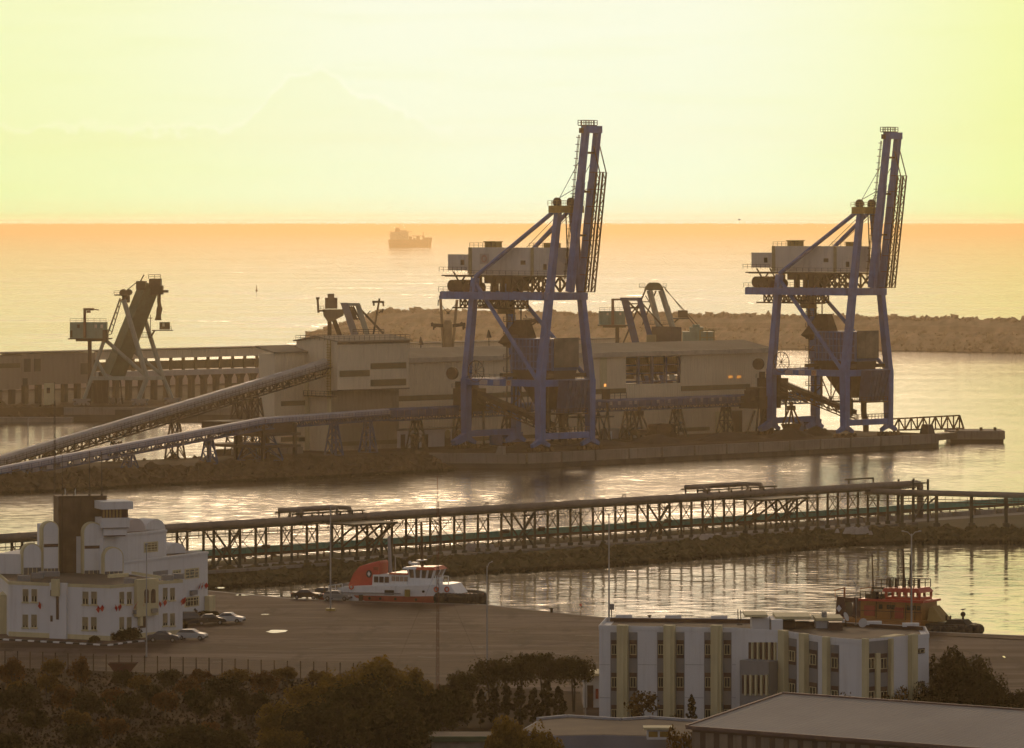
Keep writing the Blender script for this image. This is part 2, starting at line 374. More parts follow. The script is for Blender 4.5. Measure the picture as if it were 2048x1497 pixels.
PL = [(F0.x - 60, F0.y + 24), (F0.x, F0.y), (F1.x, F1.y), (8, 585), (8, 556), (60, 540), (410, 430), (419, 412), (68.1, 664.6), (12.2, 696.1), (-3.9, 719.1), (-31.1, 729.4), (-46, 747.5), (-89, 788), (-160, 800)]
o = obj('plaza', MB().prism(PL, 2.3, 2.52), ASPH); tag(o, kind='structure')
cap = MB()
for p, q in ((E3, E2), (E2, E1), (E1, EB), (EB, E0)):
    cap.beam((p[0], p[1], 2.3), (q[0], q[1], 2.3), 0.9, 0.48)
o = obj('quay_edge', cap, CONC); tag(o, kind='structure')
# puddles on the plaza
PUD = mat('puddle_water', (0.02, 0.02, 0.018), 0.04, 0, 0.1, 1)
def puddle(px, py, wpx, hpx, sd):
    c = onz(px, py, 2.524); s = F / c.y; rx = wpx / 2 / s; ry = hpx / 2 * c.y * c.y / (F * (H - 2.5)); rr = random.Random(sd); n = 22; pts = []
    ph = rr.random() * 6
    for i in range(n):
        t = 2 * math.pi * i / n; k = 1 + 0.22 * math.sin(2 * t + ph) + 0.12 * math.sin(5 * t + ph * 2)
        pts.append((c.x + rx * k * math.cos(t), c.y + ry * k * math.sin(t), c.z))
    o = obj('puddle', MB().face(*pts), PUD); tag(o, kind='structure')
for i, a in enumerate([(554, 1263, 48, 5), (490, 1190, 34, 3.4), (562, 1191, 8, 2.5), (530, 1229, 14, 1.6), (1016, 1262, 30, 2), (962, 1294, 14, 1.6), (2008, 1314, 6, 3), (440, 1176, 16, 3)]): puddle(*a, i)
# expansion joints and faded paint lines on the asphalt
LINE = mat('faded_line_paint', (0.24, 0.21, 0.185), 0.8, 0, 0.4, 0.4)
ln = MB(); rr = random.Random(3)
for i in range(46):
    px, py = rr.uniform(420, 1900), rr.uniform(1215, 1345); c = onz(px, py, 2.525); d = V((0.97, 0.24, 0)) if i % 3 else V((0.8, -0.6, 0)); n = V((-d.y, d.x, 0)); l, w = rr.uniform(0.6, 1.7), 0.14
    ln.face(c - d * l - n * w, c + d * l - n * w, c + d * l + n * w, c - d * l + n * w)
o = obj('paint_lines', ln, LINE); tag(o, kind='structure')
jl = MB(); dq = V((E3[0] - E2[0], E3[1] - E2[1], 0)).normalized(); nq = V((-dq.y, dq.x, 0)); nq = nq if nq.y < 0 else -nq
for i in range(1, 13):                                          # joints between the slabs of the apron
    a = V((12, 695, 2.526)) + nq * (i * 7.0) - dq * 52; jl.beam(a, a + dq * (112 - i * 3.0), 0.10, 0.004)
for i in range(13):
    a = V((12, 695, 2.526)) + nq * 3 + dq * (-50 + i * 8.2); jl.beam(a, a + nq * (72 - abs(i - 5) * 4), 0.08, 0.004)
o = obj('slab_joints', jl, mat('joint_tar', (.03, .022, .017), .9, spec=.02)); tag(o, kind='structure')

# ------------------------------------------------------------------ rubble slopes
def rock_mat(name, c1, c2):
    m = mat(name, c1, 0.9, 0, 0.4, 0.7, bump=0.12, bscale=1.5, col2=c2, spec=.05); nt = m.node_tree; b = nt.nodes['Principled BSDF']; src = b.inputs['Base Color'].links[0].from_socket
    ge = nt.nodes.new('ShaderNodeNewGeometry'); sp = nt.nodes.new('ShaderNodeSeparateXYZ'); nt.links.new(ge.outputs['Position'], sp.inputs[0])      # the wet, weedy band up to the tide line
    mr = nt.nodes.new('ShaderNodeMapRange'); nt.links.new(sp.outputs[2], mr.inputs[0]); mr.inputs[1].default_value = .75; mr.inputs[2].default_value = .35
    mx = nt.nodes.new('ShaderNodeMix'); mx.data_type = 'RGBA'; nt.links.new(mr.outputs[0], mx.inputs['Factor']); nt.links.new(src, mx.inputs['A']); mx.inputs['B'].default_value = (.022, .018, .010, 1); nt.links.new(mx.outputs['Result'], b.inputs['Base Color'])
    return m
ROCK = rock_mat('armour_rock', (0.12, 0.083, 0.05), (0.05, 0.035, 0.02))
ROCKG = rock_mat('weedy_rock', (0.13, 0.10, 0.048), (0.05, 0.042, 0.02))
def rubble(name, line, tops, size, n, sd, m, up0=-0.6, jitter=1.0):
    """boulders tipped on the slope between the water line and the top line (lists of points)"""
    mb = MB(); rr = random.Random(sd)
    seg = [(V(a), V(b), V(c), V(d)) for a, b, c, d in zip(line, line[1:], tops, tops[1:])]
    lens = [(b - a).length for a, b, _, _ in seg]; tot = sum(lens)
    for a, b, c, d in seg:                                        # the core under the boulders
        mb.face(a + V((0, 0, -1.5)), b + V((0, 0, -1.5)), b, a); mb.face(a, b, d, c)
    for i in range(n):
        r = rr.random() * tot; k = 0
        while r > lens[k]: r -= lens[k]; k += 1
        a, b, c, d = seg[k]; t = r / lens[k]; h = rr.uniform(-0.08, 1.0)
        p = a.lerp(b, t).lerp(c.lerp(d, t), h); s = size * (rr.uniform(0.4, 1.05) if rr.random() > .1 else rr.uniform(1.2, 1.9))
        vs = []
        ax = [V((rr.gauss(0, 1), rr.gauss(0, 1), rr.gauss(0, 1))).normalized() for _ in range(3)]
        x = ax[0]; y = x.cross(ax[1]).normalized(); z = x.cross(y)
        for sx in (-1, 1):
            for sy in (-1, 1):
                for sz in (-1, 1):
                    j = lambda: rr.uniform(0.55, 1.0) * s * 0.6
                    vs.append(p + x * sx * j() + y * sy * j() * 0.8 + z * sz * j() * 0.75)
        mb.add(vs, [(0, 1, 3, 2), (4, 6, 7, 5), (0, 4, 5, 1), (2, 3, 7, 6), (0, 2, 6, 4), (1, 5, 7, 3)])
    o = obj(name, mb, m); tag(o, kind='structure'); return o
# ------------------------------------------------------------------ quays and moles
def gz(a, b, z): return G(a, b, z)
MDECK = [(-17.6, -3.5), (137, -3.5), (137, 34), (129, 36), (129, 66), (-52, 66), (-52, 38), (-210, 38), (-210, 7), (-38, 7), (-33.6, 18.7)]
mb = MB().prism([(p.x, p.y) for p in (G(a, b) for a, b in MDECK)], -1.5, 3.5)
o = obj('crane_quay', mb, DECK); tag(o, kind='structure')
face = MB()
qp = [(-33.9, 18.9), (-17.6, -3.7), (137.2, -3.7), (137.2, 34)]
for p, q in zip(qp, qp[1:]):
    n = int((V(q) - V(p)).length / 12) + 1
    for i in range(n):                                            # capping blocks, cast in lengths
        a = V((*p, 0)).lerp(V((*q, 0)), i / n + 0.002); c = V((*p, 0)).lerp(V((*q, 0)), (i + 1) / n - 0.002)
        face.beam(G(a.x, a.y, 2.35), G(c.x, c.y, 2.35), 0.9, 2.38)
o = obj('quay_wall_coping', face, CONC); tag(o, kind='structure')
face = MB()
for p, q in zip(qp, qp[1:]): face.beam(G(*p, 0.3), G(*q, 0.3), 0.4, 2.4)
for i in range(22): face.beam(G(-12 + i * 7, -3.9, 1.1), G(-12 + i * 7, -3.9, -0.8), 1.6, 0.9)
o = obj('quay_wall_foot', face, CONCD); tag(o, kind='structure')  # shade of the recess under the coping is put into the dark concrete
rail = MB()
for b in (-0.9, 0.9, 23.6, 25.4): rail.beam(G(-14, b, 3.53), G(136, b, 3.53), 0.18, 0.1)
o = obj('crane_rails', rail, RUST); tag(o, kind='structure')
L_ = [G(-215, 0.4), G(-160, 0.2), G(-100, 1.6), G(-60, 1.0), G(-36, 3.0), G(-33.6, 18)]
T_ = [G(-215, 7.5, 3.4), G(-160, 7.2, 3.4), G(-100, 8, 3.4), G(-60, 8, 3.4), G(-38, 9, 3.5), G(-36, 19, 3.5)]
rubble('crane_mole_rock_slope', L_, T_, 1.5, 2600, 5, ROCK)
L2 = [G(-215, 39), G(-120, 40), G(-52, 40)]; T2 = [G(-215, 37, 3.4), G(-120, 37, 3.4), G(-52, 37, 3.4)]
rubble('crane_mole_rear_rock_slope', L2, T2, 1.5, 260, 6, ROCK)
# heaps of spilled ore along the quay deck
HEAP = mat('spilled_ore', (0.045, 0.025, 0.014), 0.95, 0, 0.4, 0.3, bump=0.2, bscale=1)
def heap(a, b, w, d, h, sd):
    rr = random.Random(sd); n = 22; rings = []
    for k in range(5):
        t = k / 4; ring = []
        for i in range(n):
            an = 2 * math.pi * i / n; j = 1 + 0.18 * math.sin(3 * an + sd) + rr.uniform(-0.08, 0.08)
            ring.append(G(a + w * (1 - t * 0.93) * j * math.cos(an), b + d * (1 - t * 0.93) * j * math.sin(an), 3.49 + h * (t ** 0.85) * (1 if k < 4 else 0.96)))
        rings.append(ring)
    return obj('ore_heap', MB().loft(rings), HEAP)
for i, (a, b, w, d, h, lb) in enumerate([(28, 14, 9, 5, 1.5, 'low dark ore heap on the quay just right of the front crane'), (47, 13, 8, 5, 2.3, 'dark ore heap on the quay below the orange grab'), (72, 12, 12, 5, 2.1, 'long dark ore heap in the middle of the quay between the two cranes'), (93, 9, 7, 5, 2.7, 'dark ore heap at the foot of the far crane, on its near side'), (109, 14, 5, 4, 2.4, 'dark ore heap between the legs of the far crane'), (0, 14, 6, 4, 1.6, 'low ore heap between the legs of the front crane')]):
    tag(heap(a, b, w, d, h, i), lb, 'ore heap', 'heaps of spilled ore on the crane quay')

# ------------------------------------------------------------------ the two ship unloaders
WHEELM = mat('greasy_orange_wheel', (.15, .085, .03), .8)
def crane(name, label, o2, emblem):
    T = thing(name, label, 'harbour crane', (o2.x, o2.y, 3.5), TH, 'blue ship unloading cranes on the quay', local=True)
    Z = lambda z: z - 3.5
    P = lambda a, b, z: V((a, b, z - 3.5))
    hb, ht = 8.75, 2.4                                           # half spread of the legs at the knee, at the apex
    part = lambda n, mb, m, lb=None, par=T, sm=False: obj(n, mb, m, par, lb, sm)
    # legs
    for sg in (-1, 1):
        m = MB().beam(P(sg * 8.7, 0, 6), P(sg * hb, 0, 20.4), 1.75, 1.75, 1.9, 1.9).beam(P(sg * hb, 0, 19.9), P(sg * ht, 0, 61.2), 1.75, 1.75, 1.35, 1.35)
        part('leg', m, BLUE)
        m = MB().beam(P(sg * 8.7, 24.4, 6), P(sg * hb, 24.4, 20.4), 1.75, 1.75, 1.9, 1.9).beam(P(sg * hb, 24.4, 19.9), P(sg * 5.6, 24.4, 44.6), 1.75, 1.75, 1.5, 1.5)
        part('leg', m, BLUE)
    # bogies
    for sg in (-1, 1):
        for b in (0, 24.4):
            m = MB()
            c = P(sg * 8.7, b, 6.2)
            for s2 in (-1, 1):
                m.beam(c, P(sg * 8.7 + s2 * 3.0, b, 4.9), 1.0, 1.3, 0.8, 0.8)
            if b: m.beam(P(sg * 8.7 - 4.5, b, 5.0), P(sg * 8.7 + 1, b, 7.4), 1.4, 1.2)
            g = part('bogie', m, BLUE)
            w = MB()
            for k in range(6): w.disc(P(sg * 8.7 - 3.9 + k * 1.56, b, 4.05), (0, 1, 0), 0.5, 0.5, 10)
            part('wheel_set', w, WHEELM, None, g)
    # ties at ground and knee
    for b in (0, 24.4):
        part('sill_beam', MB().box(-8.7, 8.7, b - .6, b + .6, Z(6.4), Z(7.9)), BLUE)
        k = part('portal_beam', MB().box(-8.0, 8.0, b - .55, b + .55, Z(18.9), Z(20.5)), BLUE)
    for sg in (-1, 1):
        k = part('portal_beam', MB().box(sg * hb - .55, sg * hb + .55, 0.9, 23.5, Z(18.9), Z(20.5)), BLUE)
        if sg < 0:
            pl = MB()
            for b0, b1, z0, z1 in ((16.8, 19.4, 19.1, 20.2), (12.8, 14.8, 19.1, 20.2)): pl.box(-hb - .62, -hb - .55, b0, b1, Z(z0), Z(z1))
            part('notice_plate', pl, mat('grey_notice', (0.36, 0.36, 0.40), 0.6), None, k)
            part('emblem_plate', MB().box(-hb - .62, -hb - .55, 8.9, 10.6, Z(18.95), Z(20.4)), mat('buff_plate', (0.42, 0.33, 0.24), 0.6), None, k)
            em = MB(); n = 20
            for i in range(n):
                t0, t1 = 2 * math.pi * i / n, 2 * math.pi * (i + 1) / n; q = lambda r, t: (-hb - .64, 9.75 + r * math.cos(t), Z(19.67) + r * math.sin(t))
                em.face(q(.25, t0), q(.25, t1), q(.5, t1), q(.5, t0))
            part('emblem_ring', em, mat('orange_emblem', (0.45, 0.16, 0.05), 0.6), None, k)
        w = MB().rail([P(sg * hb, 1, 20.5), P(sg * hb, 23.4, 20.5)], 1.1, 0.08, 1.6); part('handrail', w, STEEL)
        # side girder of the upper frame, running out behind the landside legs
        part('side_girder', MB().box(sg * 7.2 - .5, sg * 7.2 + .5, 0.6, 34.3, Z(39.4), Z(41.2)), BLUE)
        w = MB().rail([P(sg * 7.4, 24, 41.2), P(sg * 7.4, 35, 41.2)], 1.2, 0.08, 1.4); part('handrail', w, STEEL)
    for b, z in ((-0.2, 39.4), (24.4, 39.6), (33.8, 39.6)):
        part('cross_girder', MB().box(-7.2, 7.2, b - .5, b + .5, Z(z), Z(z + 1.75)), BLUE)
    part('platform', MB().box(-7.2, 7.2, 25, 34, Z(40.9), Z(41.1)).box(-7, 7, -0.5, 3.5, Z(40.9), Z(41.1)), STEEL)
    # braces
    for sg in (-1, 1):
        part('brace', MB().tube(P(sg * 5.7, 24.4, 43.5), P(sg * hb, 1, 20.6), .5), BLUE)
        part('backstay', MB().tube(P(sg * 5.6, 24.4, 44.8), P(sg * ht, .4, 61.2), .55), BLUE)
    # apex
    m = MB().box(-4.4, 3.6, -2.8, 1.4, Z(60.2), Z(61.9))
    ap = part('apex_beam', m, YELLOWP)
    w = MB().rail([P(-4.4, 1.6, 61.9), P(-4.4, -2.8, 61.9), P(3.6, -2.8, 61.9)], 1.2, 0.09, 1.3).rail([P(-4.4, 1.6, 61.9), P(3.6, 1.6, 61.9)], 1.2, 0.09, 1.3)
    part('handrail', w, YELLOWP, None, ap)
    sh = MB()
    for a in (-2.6, 2.2): sh.disc(P(a, 0.2, 62.7), (1, 0, 0), 1.15, .7, 16)
    part('sheave', sh, STEEL, None, ap)
    # machinery house
    m = MB(); c = [P(-3.1, 1.6, 45.3), P(3.1, 1.6, 45.3), P(3.1, 29, 45.3), P(-3.1, 29, 45.3)]
    m.hexa(c, [v + V((0, 0, 6.6)) for v in c])
    h = part('machinery_house', m, HOUSEW)
    part('annex', MB().box(-2.6, 2.6, 29.1, 36.5, Z(46.3), Z(50.2)), HOUSEW, None, h)
    m = MB()
    for b0, b1, z0, z1 in ((31, 32.2, 47.6, 48.9), (10.1, 11.7, 47.8, 48.8), (3.2, 4.3, 46.6, 48)): m.box(-3.14, -3.05, b0, b1, Z(z0), Z(z1)) if b0 < 29 else m.box(-2.64, -2.55, b0, b1, Z(z0), Z(z1))
    part('window', m, DARK, None, h)
    part('corner_strip', MB().box(-3.2, -3.1, 27.9, 29.05, Z(45.3), Z(51.9)).box(-3.2, -3.1, 7.4, 8.4, Z(45.3), Z(51.9)), mat('buff_strip', (0.36, 0.29, 0.15), 0.6), None, h)
    part('skirt', MB().box(-3.5, 3.5, 1.2, 37.8, Z(44.9), Z(45.2)), STEEL, None, h)
    part('roof_vent', MB().box(-1.2, 1.2, 22, 25.5, Z(51.9), Z(53.2)).box(-1.5, 1.5, 21.8, 25.7, Z(53.2), Z(53.4)), YELLOWP, None, h); part('roof_vent', MB().box(-1.4, 1.4, 2.8, 5.8, Z(51.9), Z(53)), YELLOWP, None, h)
    w = MB().rail([P(-3, 28.8, 51.9), P(-3, 20, 51.9)], 1.1, .08, 1.4).rail([P(-3, 9, 51.9), P(-3, 1.8, 51.9)], 1.1, .08, 1.4).rail([P(-3.5, 38.6, 46), P(-3.5, 29.5, 46)], 1.1, .08, 1.5).rail([P(-3.5, 29, 45.2), P(-3.5, 1.5, 45.2)], 1.1, .07, 2)
    part('handrail', w, STEEL, None, h)
    if emblem:
        part('emblem_plate', MB().box(-3.2, -3.12, 22.2, 25.2, Z(47.9), Z(50.4)), mat('pale_emblem_plate', (0.46, 0.38, 0.33), 0.6), None, h)
        em = MB(); n = 24
        for i in range(n):
            t0, t1 = 2 * math.pi * i / n, 2 * math.pi * (i + 1) / n; q = lambda r, t: (-3.22, 23.7 + r * math.cos(t), Z(49.15) + r * math.sin(t))
            em.face(q(.55, t0), q(.55, t1), q(.92, t1), q(.92, t0))
        part('emblem_ring', em, mat('faded_red_emblem', (0.42, 0.22, 0.17), 0.7), None, h)
    # house supports and the trolley track under the house
    for sg in (-1, 1):
        m = MB(); m.beam(P(sg * 3, 1, 44.9), P(sg * 3, 37, 44.9), .3)
        m.zig(P(sg * 3, 1, 41.3), P(sg * 3, 15, 41.3), P(sg * 3, 1, 44.9), P(sg * 3, 15, 44.9), 4, .38, True)
        for b in (18, 21, 25.5): m.beam(P(sg * 2.9, b, 41.2), P(sg * 2.9, b, 45), .9)
        m.beam(P(sg * 2.6, 31, 41.2), P(sg * 2.6, 34.6, 46), .3).beam(P(sg * 2.6, 34, 41.2), P(sg * 2.6, 30.5, 45.2), .3)
        part('support_truss', m, STEEL)
    m = MB().box(-2.4, 2.4, 12, 24.5, Z(43.2), Z(45)).box(-2, 2, 14, 17.5, Z(41.4), Z(43.3))
    part('drive_gear', m, STEEL)
    m = MB()
    for a in (-4.4, -1.2):
        for b in (32.6, 30.2): m.disc(P(a, b, 42.6), (1, 0, 0), 1.45, 2.0, 16)
        m.disc(P(a, 27.4, 42.2), (1, 0, 0), 1.2, 2.4, 16)
    part('winch_drum', m, RUST)
    m = MB()
    for sg in (-1, 1):
        m.beam(P(sg * 4, 16, 37.3), P(sg * 4, 33.5, 37.3), .35).zig(P(sg * 4, 16, 37.3), P(sg * 4, 31, 37.3), P(sg * 4, 16, 39.5), P(sg * 4, 31, 39.5), 9, .28, True)
    m.box(-4, 4, 15.5, 31.5, Z(37.2), Z(37.35))
    part('trolley_walkway', m, STEEL)
    m = MB().box(-1.2, 1.2, 18, 21.2, Z(36.2), Z(38.9)).box(-1.5, 1.5, 17.6, 21.6, Z(35.9), Z(36.2))
    part('operator_cab', m, OLIVE)
    # boom, raised upright
    hz = 42.0; q0 = lambda a: P(a, -3.4, hz - .6); q1 = lambda a: P(a, -8.5, 79.8)
    for sg in (-1, 1):
        m = MB(); a = sg * 2.05; p, q = q0(a), q1(a); d = (q - p).normalized(); n = V((0, 1, 0)) - d * d.y; n.normalize()
        sec = lambda c, w, hh: [c + V((-w, 0, 0)) - n * hh, c + V((w, 0, 0)) - n * hh, c + V((w, 0, 0)) + n * hh, c + V((-w, 0, 0)) + n * hh]
        m.loft([sec(p, .62, .95), sec(p.lerp(q, .68), .62, .95)]); m.loft([sec(p.lerp(q, .68), .62, .8), sec(q, .62, .8)])
        bm_ = part('boom_girder', m, BLUE)
    m = MB().box(-2.7, 2.7, -9.5, -7.6, Z(79.1), Z(80.8))
    bh = part('boom_head', m, BLUE)
    m = MB().box(-3.1, 1.0, -9.4, -7.0, Z(80.8), Z(81.0)).rail([P(-3.1, -7, 81.0), P(1, -7, 81.0), P(1, -9.4, 81.0)], 1.1, .14, .9).rail([P(-3.1, -7, 81.0), P(-3.1, -9.4, 81.0), P(1, -9.4, 81.0)], 1.1, .14, .9).box(-3.0, -1.6, -8.4, -7.2, Z(79.1), Z(80.3))
    part('head_platform', m, RUST, None, bh)
    for t in (.35, .62, .86): part('boom_cross_tie', MB().beam(q0(-2).lerp(q1(-2), t), q0(2).lerp(q1(2), t), .5), STEEL)
    # walkway that hangs under the boom when it is down
    m = MB(); of = V((0, -2.6, 0)); top = .74
    for a in (0.4, 2.6):
        p, q = q0(a) + of, q0(a).lerp(q1(a), top) + of
        m.beam(p, q, .36); m.beam(p + V((0, -1.1, 0)), q + V((0, -1.1, 0)), .3)
        m.zig(p, q, p + V((0, -1.1, 0)), q + V((0, -1.1, 0)), 14, .16, False, True)
        m.beam(q + V((0, -1.0, 0)), q0(a).lerp(q1(a), .9) + V((0, -.8, 0)), .2)
        for k in range(8): c = p.lerp(q, k / 7); m.beam(c, c + V((0, 2.2, 0)), .16)
    part('boom_walkway', m, RUST)
    m = MB()
    for a in (-3.0, -2.6): m.beam(q0(a) + V((0, 1.3, 1)), q0(a).lerp(q1(a), .97) + V((0, 1.3, 0)), .12)
    for k in range(22): c = q0(-2.8).lerp(q1(-2.8), .04 + k / 23) + V((0, 1.3, 0)); m.box(c.x - .3, c.x + .3, c.y - .2, c.y + .6, c.z, c.z + .16)
    part('ladder', m, RUST)
    m = MB()
    for a in (-2.2, 2.2):
        m.tube(P(a, .2, 63.6), q0(a).lerp(q1(a), .64) + V((0, 1.4, 0)), .09, 5).tube(P(a, .2, 63.2), q0(a).lerp(q1(a), .80) + V((0, 1.2, 0)), .08, 5)
        m.tube(P(a, 0, 60), P(a * .8, 11, 52), .07, 5)
        m.tube(P(a, -2.2, 60.3), P(a, -3.0, 45), .16, 5)
    part('boom_rope', m, STEEL)
    # hopper
    m = MB(); zt, zb = 30.2, 22.6
    m.hexa([P(-4.1, 0, zb), P(4.1, 0, zb), P(4.1, 13.9, zb), P(-4.1, 13.9, zb)], [P(-4.1, 0, zt), P(4.1, 0, zt), P(4.1, 13.9, zt), P(-4.1, 13.9, zt)])
    hp = part('hopper', m, BLUED)
    m = MB()
    for i in range(12): b = .4 + i * 1.2; m.box(-4.32, -4.1, b - .09, b + .09, Z(zb), Z(zt))
    for i in range(5): z = zb + .3 + i * 1.75; m.box(-4.36, -4.1, 0, 13.9, Z(z), Z(z + .22))
    m.box(-4.36, -4.1, -.1, .1, Z(zb), Z(zt))
    part('rib', m, BLUE, None, hp)
    TANS = mat('tan_shield_plate', (0.20, 0.17, 0.12), 0.7, 0, 0.3, 0.3, streak=0.8)
    part('wind_shield', MB().box(-4.2, 4.2, -.5, -.24, Z(23.4), Z(30.4)), TANS, None, hp); part('wind_shield', MB().box(-4.2, 4.2, 13.9, 14.1, Z(29), Z(31)), TANS, None, hp)
    m = MB().hexa([P(-2.6, 1, 13.4), P(2.6, 1, 13.4), P(2.6, 6.5, 13.4), P(-2.6, 6.5, 13.4)], [P(-4, 0, zb), P(4, 0, zb), P(4, 13.8, zb), P(-4, 13.8, zb)])
    part('hopper_cone', m, STEEL, None, hp)
    m = MB().hexa([P(-2.8, -2.6, 12.6), P(3.2, -2.6, 12.6), P(3.2, .4, 12.6), P(-2.8, .4, 12.6)], [P(-3.6, -4.5, 20.4), P(3.6, -4.5, 20.4), P(3.6, -1.2, 20.4), P(-3.6, -1.2, 20.4)])
    for i in range(6): t = i / 5; m.beam(P(-2.9 + t * 6.0, -2.75, 12.6), P(-3.7 + t * 7.3, -4.65, 20.4), .2)
    part('spill_plate', m, BLUED, None, hp)
    m = MB().box(-4.2, 4.2, -3.4, 9, Z(12.2), Z(12.5)).rail([P(-4.2, 9, 12.5), P(-4.2, -3.4, 12.5), P(4.2, -3.4, 12.5)], 1.1, .1, 1.4).rail([P(4.2, -3.4, 12.5), P(4.2, 9, 12.5)], 1.1, .1, 1.4)
    for a in (-3.8, 3.8): m.zig(P(a, 2, 12.5), P(a, 12, 12.5), P(a, 2, 18.8), P(a, 12, 18.8), 3, .22)
    for a in (-3.4, 3.4):
        for b in (.8, 13.2): m.beam(P(a, b, 19), P(a, b, 23), .6)
    m.box(-8.2, 8.2, .2, 1.2, Z(21.0), Z(21.9)).box(-8.2, 8.2, 12.8, 13.8, Z(21.0), Z(21.9))
    part('hopper_frame', m, STEEL)
    m = MB().path([P(.6, 1.5, 12.6), P(.6, 1.5, 9.5), P(.6, .8, 7), P(.6, .8, 4.6)], .75, 8).path([P(-2.6, 3.5, 13), P(-2.6, 3.5, 9)], .9, 8)
    part('discharge_chute', m, STEEL)
    # stair tower up the middle to the upper frame
    m = MB()
    for a, b in ((.2, 17), (2.6, 17), (.2, 19.4), (2.6, 19.4)): m.beam(P(a, b, 12), P(a, b, 40), .24)
    for k in range(9):
        z = 13 + k * 3; s2 = 1 if k % 2 else -1
        m.box(-.4, 3.2, 16.4, 20, Z(z), Z(z + .18)); m.beam(P(.2, 18.2 - s2 * 1.2, z), P(2.6, 18.2 + s2 * 1.2, z + 3), .3)
        m.rail([P(-.4, 16.4, z + .1), P(-.4, 20, z + .1)], 1, .1, 1.2)
    part('stair_tower', m, STEEL)
    m = MB().hexa([P(-1.8, 11, 29.6), P(2, 11, 29.6), P(2, 20.5, 27.6), P(-1.8, 20.5, 29)], [P(-.8, 12.5, 34.5), P(1.2, 12.5, 34.5), P(1.2, 15.5, 34.5), P(-.8, 15.5, 34.5)])
    part('grab_bucket', m, RUST)
    # cable reel
    m = MB().disc(P(-10.4, 27.4, 21.6), (1, .25, 0), 1.5, .9, 18)
    part('cable_reel', m, RUST)
    m = MB(); n = 22
    for i in range(n):
        t0, t1 = 2 * math.pi * i / n, 2 * math.pi * (i + 1) / n; c = P(-9.3, 20.6, 22.2); f = lambda t, r=2.6: c + V((0, r * math.cos(t), r * math.sin(t)))
        m.beam(f(t0), f(t1), .16)
        if i % 2: m.beam(c, f(t0), .1)
    part('reel_guide', m, STEEL)
    # transfer conveyor from the hopper down to the belt gallery
    p, q = P(-1.5, 27, 16.4), P(-1.5, 3, 9.6)
    m = MB().beam(p, q, 2.4, 1.0)
    for sg in (-1, 1): m.zig(p + V((sg * 1.2, 0, -.5)), q + V((sg * 1.2, 0, -.5)), p + V((sg * 1.2, 0, -1.9)), q + V((sg * 1.2, 0, -1.9)), 10, .2).beam(p + V((sg * 1.2, 0, -1.9)), q + V((sg * 1.2, 0, -1.9)), .25)
    m.rail([p + V((-1.4, 0, .4)), q + V((-1.4, 0, .4))], 1.0, .08, 2)
    part('transfer_conveyor', m, RUST)
    m = MB().box(-4.4, .4, 26.5, 33, Z(12.6), Z(17.8)).box(-2, 0, 28.6, 30, Z(17.8), Z(19.6)).box(-4.2, -3, 31.5, 32.5, Z(17.8), Z(19.4))
    m.rail([P(-4.6, 33.2, 17.8), P(-4.6, 26.4, 17.8)], 1, .09, 1.4).box(-5.2, 1, 26, 33.5, Z(12.3), Z(12.6))
    for a in (-4, 0):
        for b in (27, 32.6): m.beam(P(a, b, 12.6), P(a * 1.3, b, 4), .35)
    part('transfer_house', m, STEEL)
    # electrical house and small bits at the foot
    m = MB().box(5.4, 10.8, 24.0, 26.4, Z(4.6), Z(7.0)).box(-1.5, 2.0, 22.6, 23.6, Z(4.2), Z(6.6))
    part('electrical_house', m, BLUED)
    m = MB().rail([P(-8, -.7, 7.9), P(8, -.7, 7.9)], 1.2, .09, 1.3).rail([P(-8, .7, 7.9), P(8, .7, 7.9)], 1.2, .09, 1.3)
    part('handrail', m, STEEL)
    return T
C2 = G(112.8, 0)
crane('ship_unloader', 'front blue ship unloader with raised boom and a round emblem on its white machinery house', V(O1), True)
crane('ship_unloader', 'far blue ship unloader with raised boom and plain machinery house, next to the open water', V(C2), False)

# ------------------------------------------------------------------ warehouse behind the cranes
T = gthing('warehouse', 'long cream sheet-clad warehouse behind the two blue cranes with an open bay in its wall', 'warehouse', -18, 42)
FB = 42
def fr(px0, py0, px1, py1, b=FB):                                    # picture rectangle -> (a0, a1, z0, z1) on the plane b
    p, q = pb(px0, py0, b), pb(px1, py1, b); return min(p.x, q.x), max(p.x, q.x), min(p.z, q.z), max(p.z, q.z)
A0, A1 = -17.5, 125.0; BK = 63.0
ob0, ob1, oz0, oz1 = fr(1252, 704, 1362, 766)
mb = MB()
for a0, a1, z0, z1 in ((A0, ob0, 16.6, 24.9), (ob1, A1, 16.6, 24.9), (A0, A1, 3.5, 14.6), (ob0, ob1, 14.6, oz0 - .02), (ob0, ob1, oz1, 24.9), (A0, ob0, 14.6, 16.6), (ob1, A1, 14.6, 16.6)):
    if z0 < z1: mb.box(a0, a1, FB, FB + .3, z0, z1)
w = obj('wall', gm(mb), CREAMS, T)
obj('wall', gm(MB().box(A1 - .3, A1, FB + .3, BK, 3.5, 24.6)), CREAMB, T)
obj('wall', gm(MB().box(A0, 20, BK - .3, BK, 3.5, 24.6).box(20, A1 - .3, BK - .3, BK, 3.5, 12).box(60, A1 - .3, BK - .3, BK, 18, 24.6)), CREAMS, T)
a = MB().hexa([G(A0 - .4, FB - .7, 24.75), G(A1 + .4, FB - .7, 24.75), G(A1 + .4, 52.5, 26.9), G(A0 - .4, 52.5, 26.9)], [G(A0 - .4, FB - .7, 24.95), G(A1 + .4, FB - .7, 24.95), G(A1 + .4, 52.5, 27.1), G(A0 - .4, 52.5, 27.1)])
a.hexa([G(A0 - .4, 52.5, 26.9), G(A1 + .4, 52.5, 26.9), G(A1 + .4, BK + .6, 24.7), G(A0 - .4, BK + .6, 24.7)], [G(A0 - .4, 52.5, 27.1), G(A1 + .4, 52.5, 27.1), G(A1 + .4, BK + .6, 24.9), G(A0 - .4, BK + .6, 24.9)])
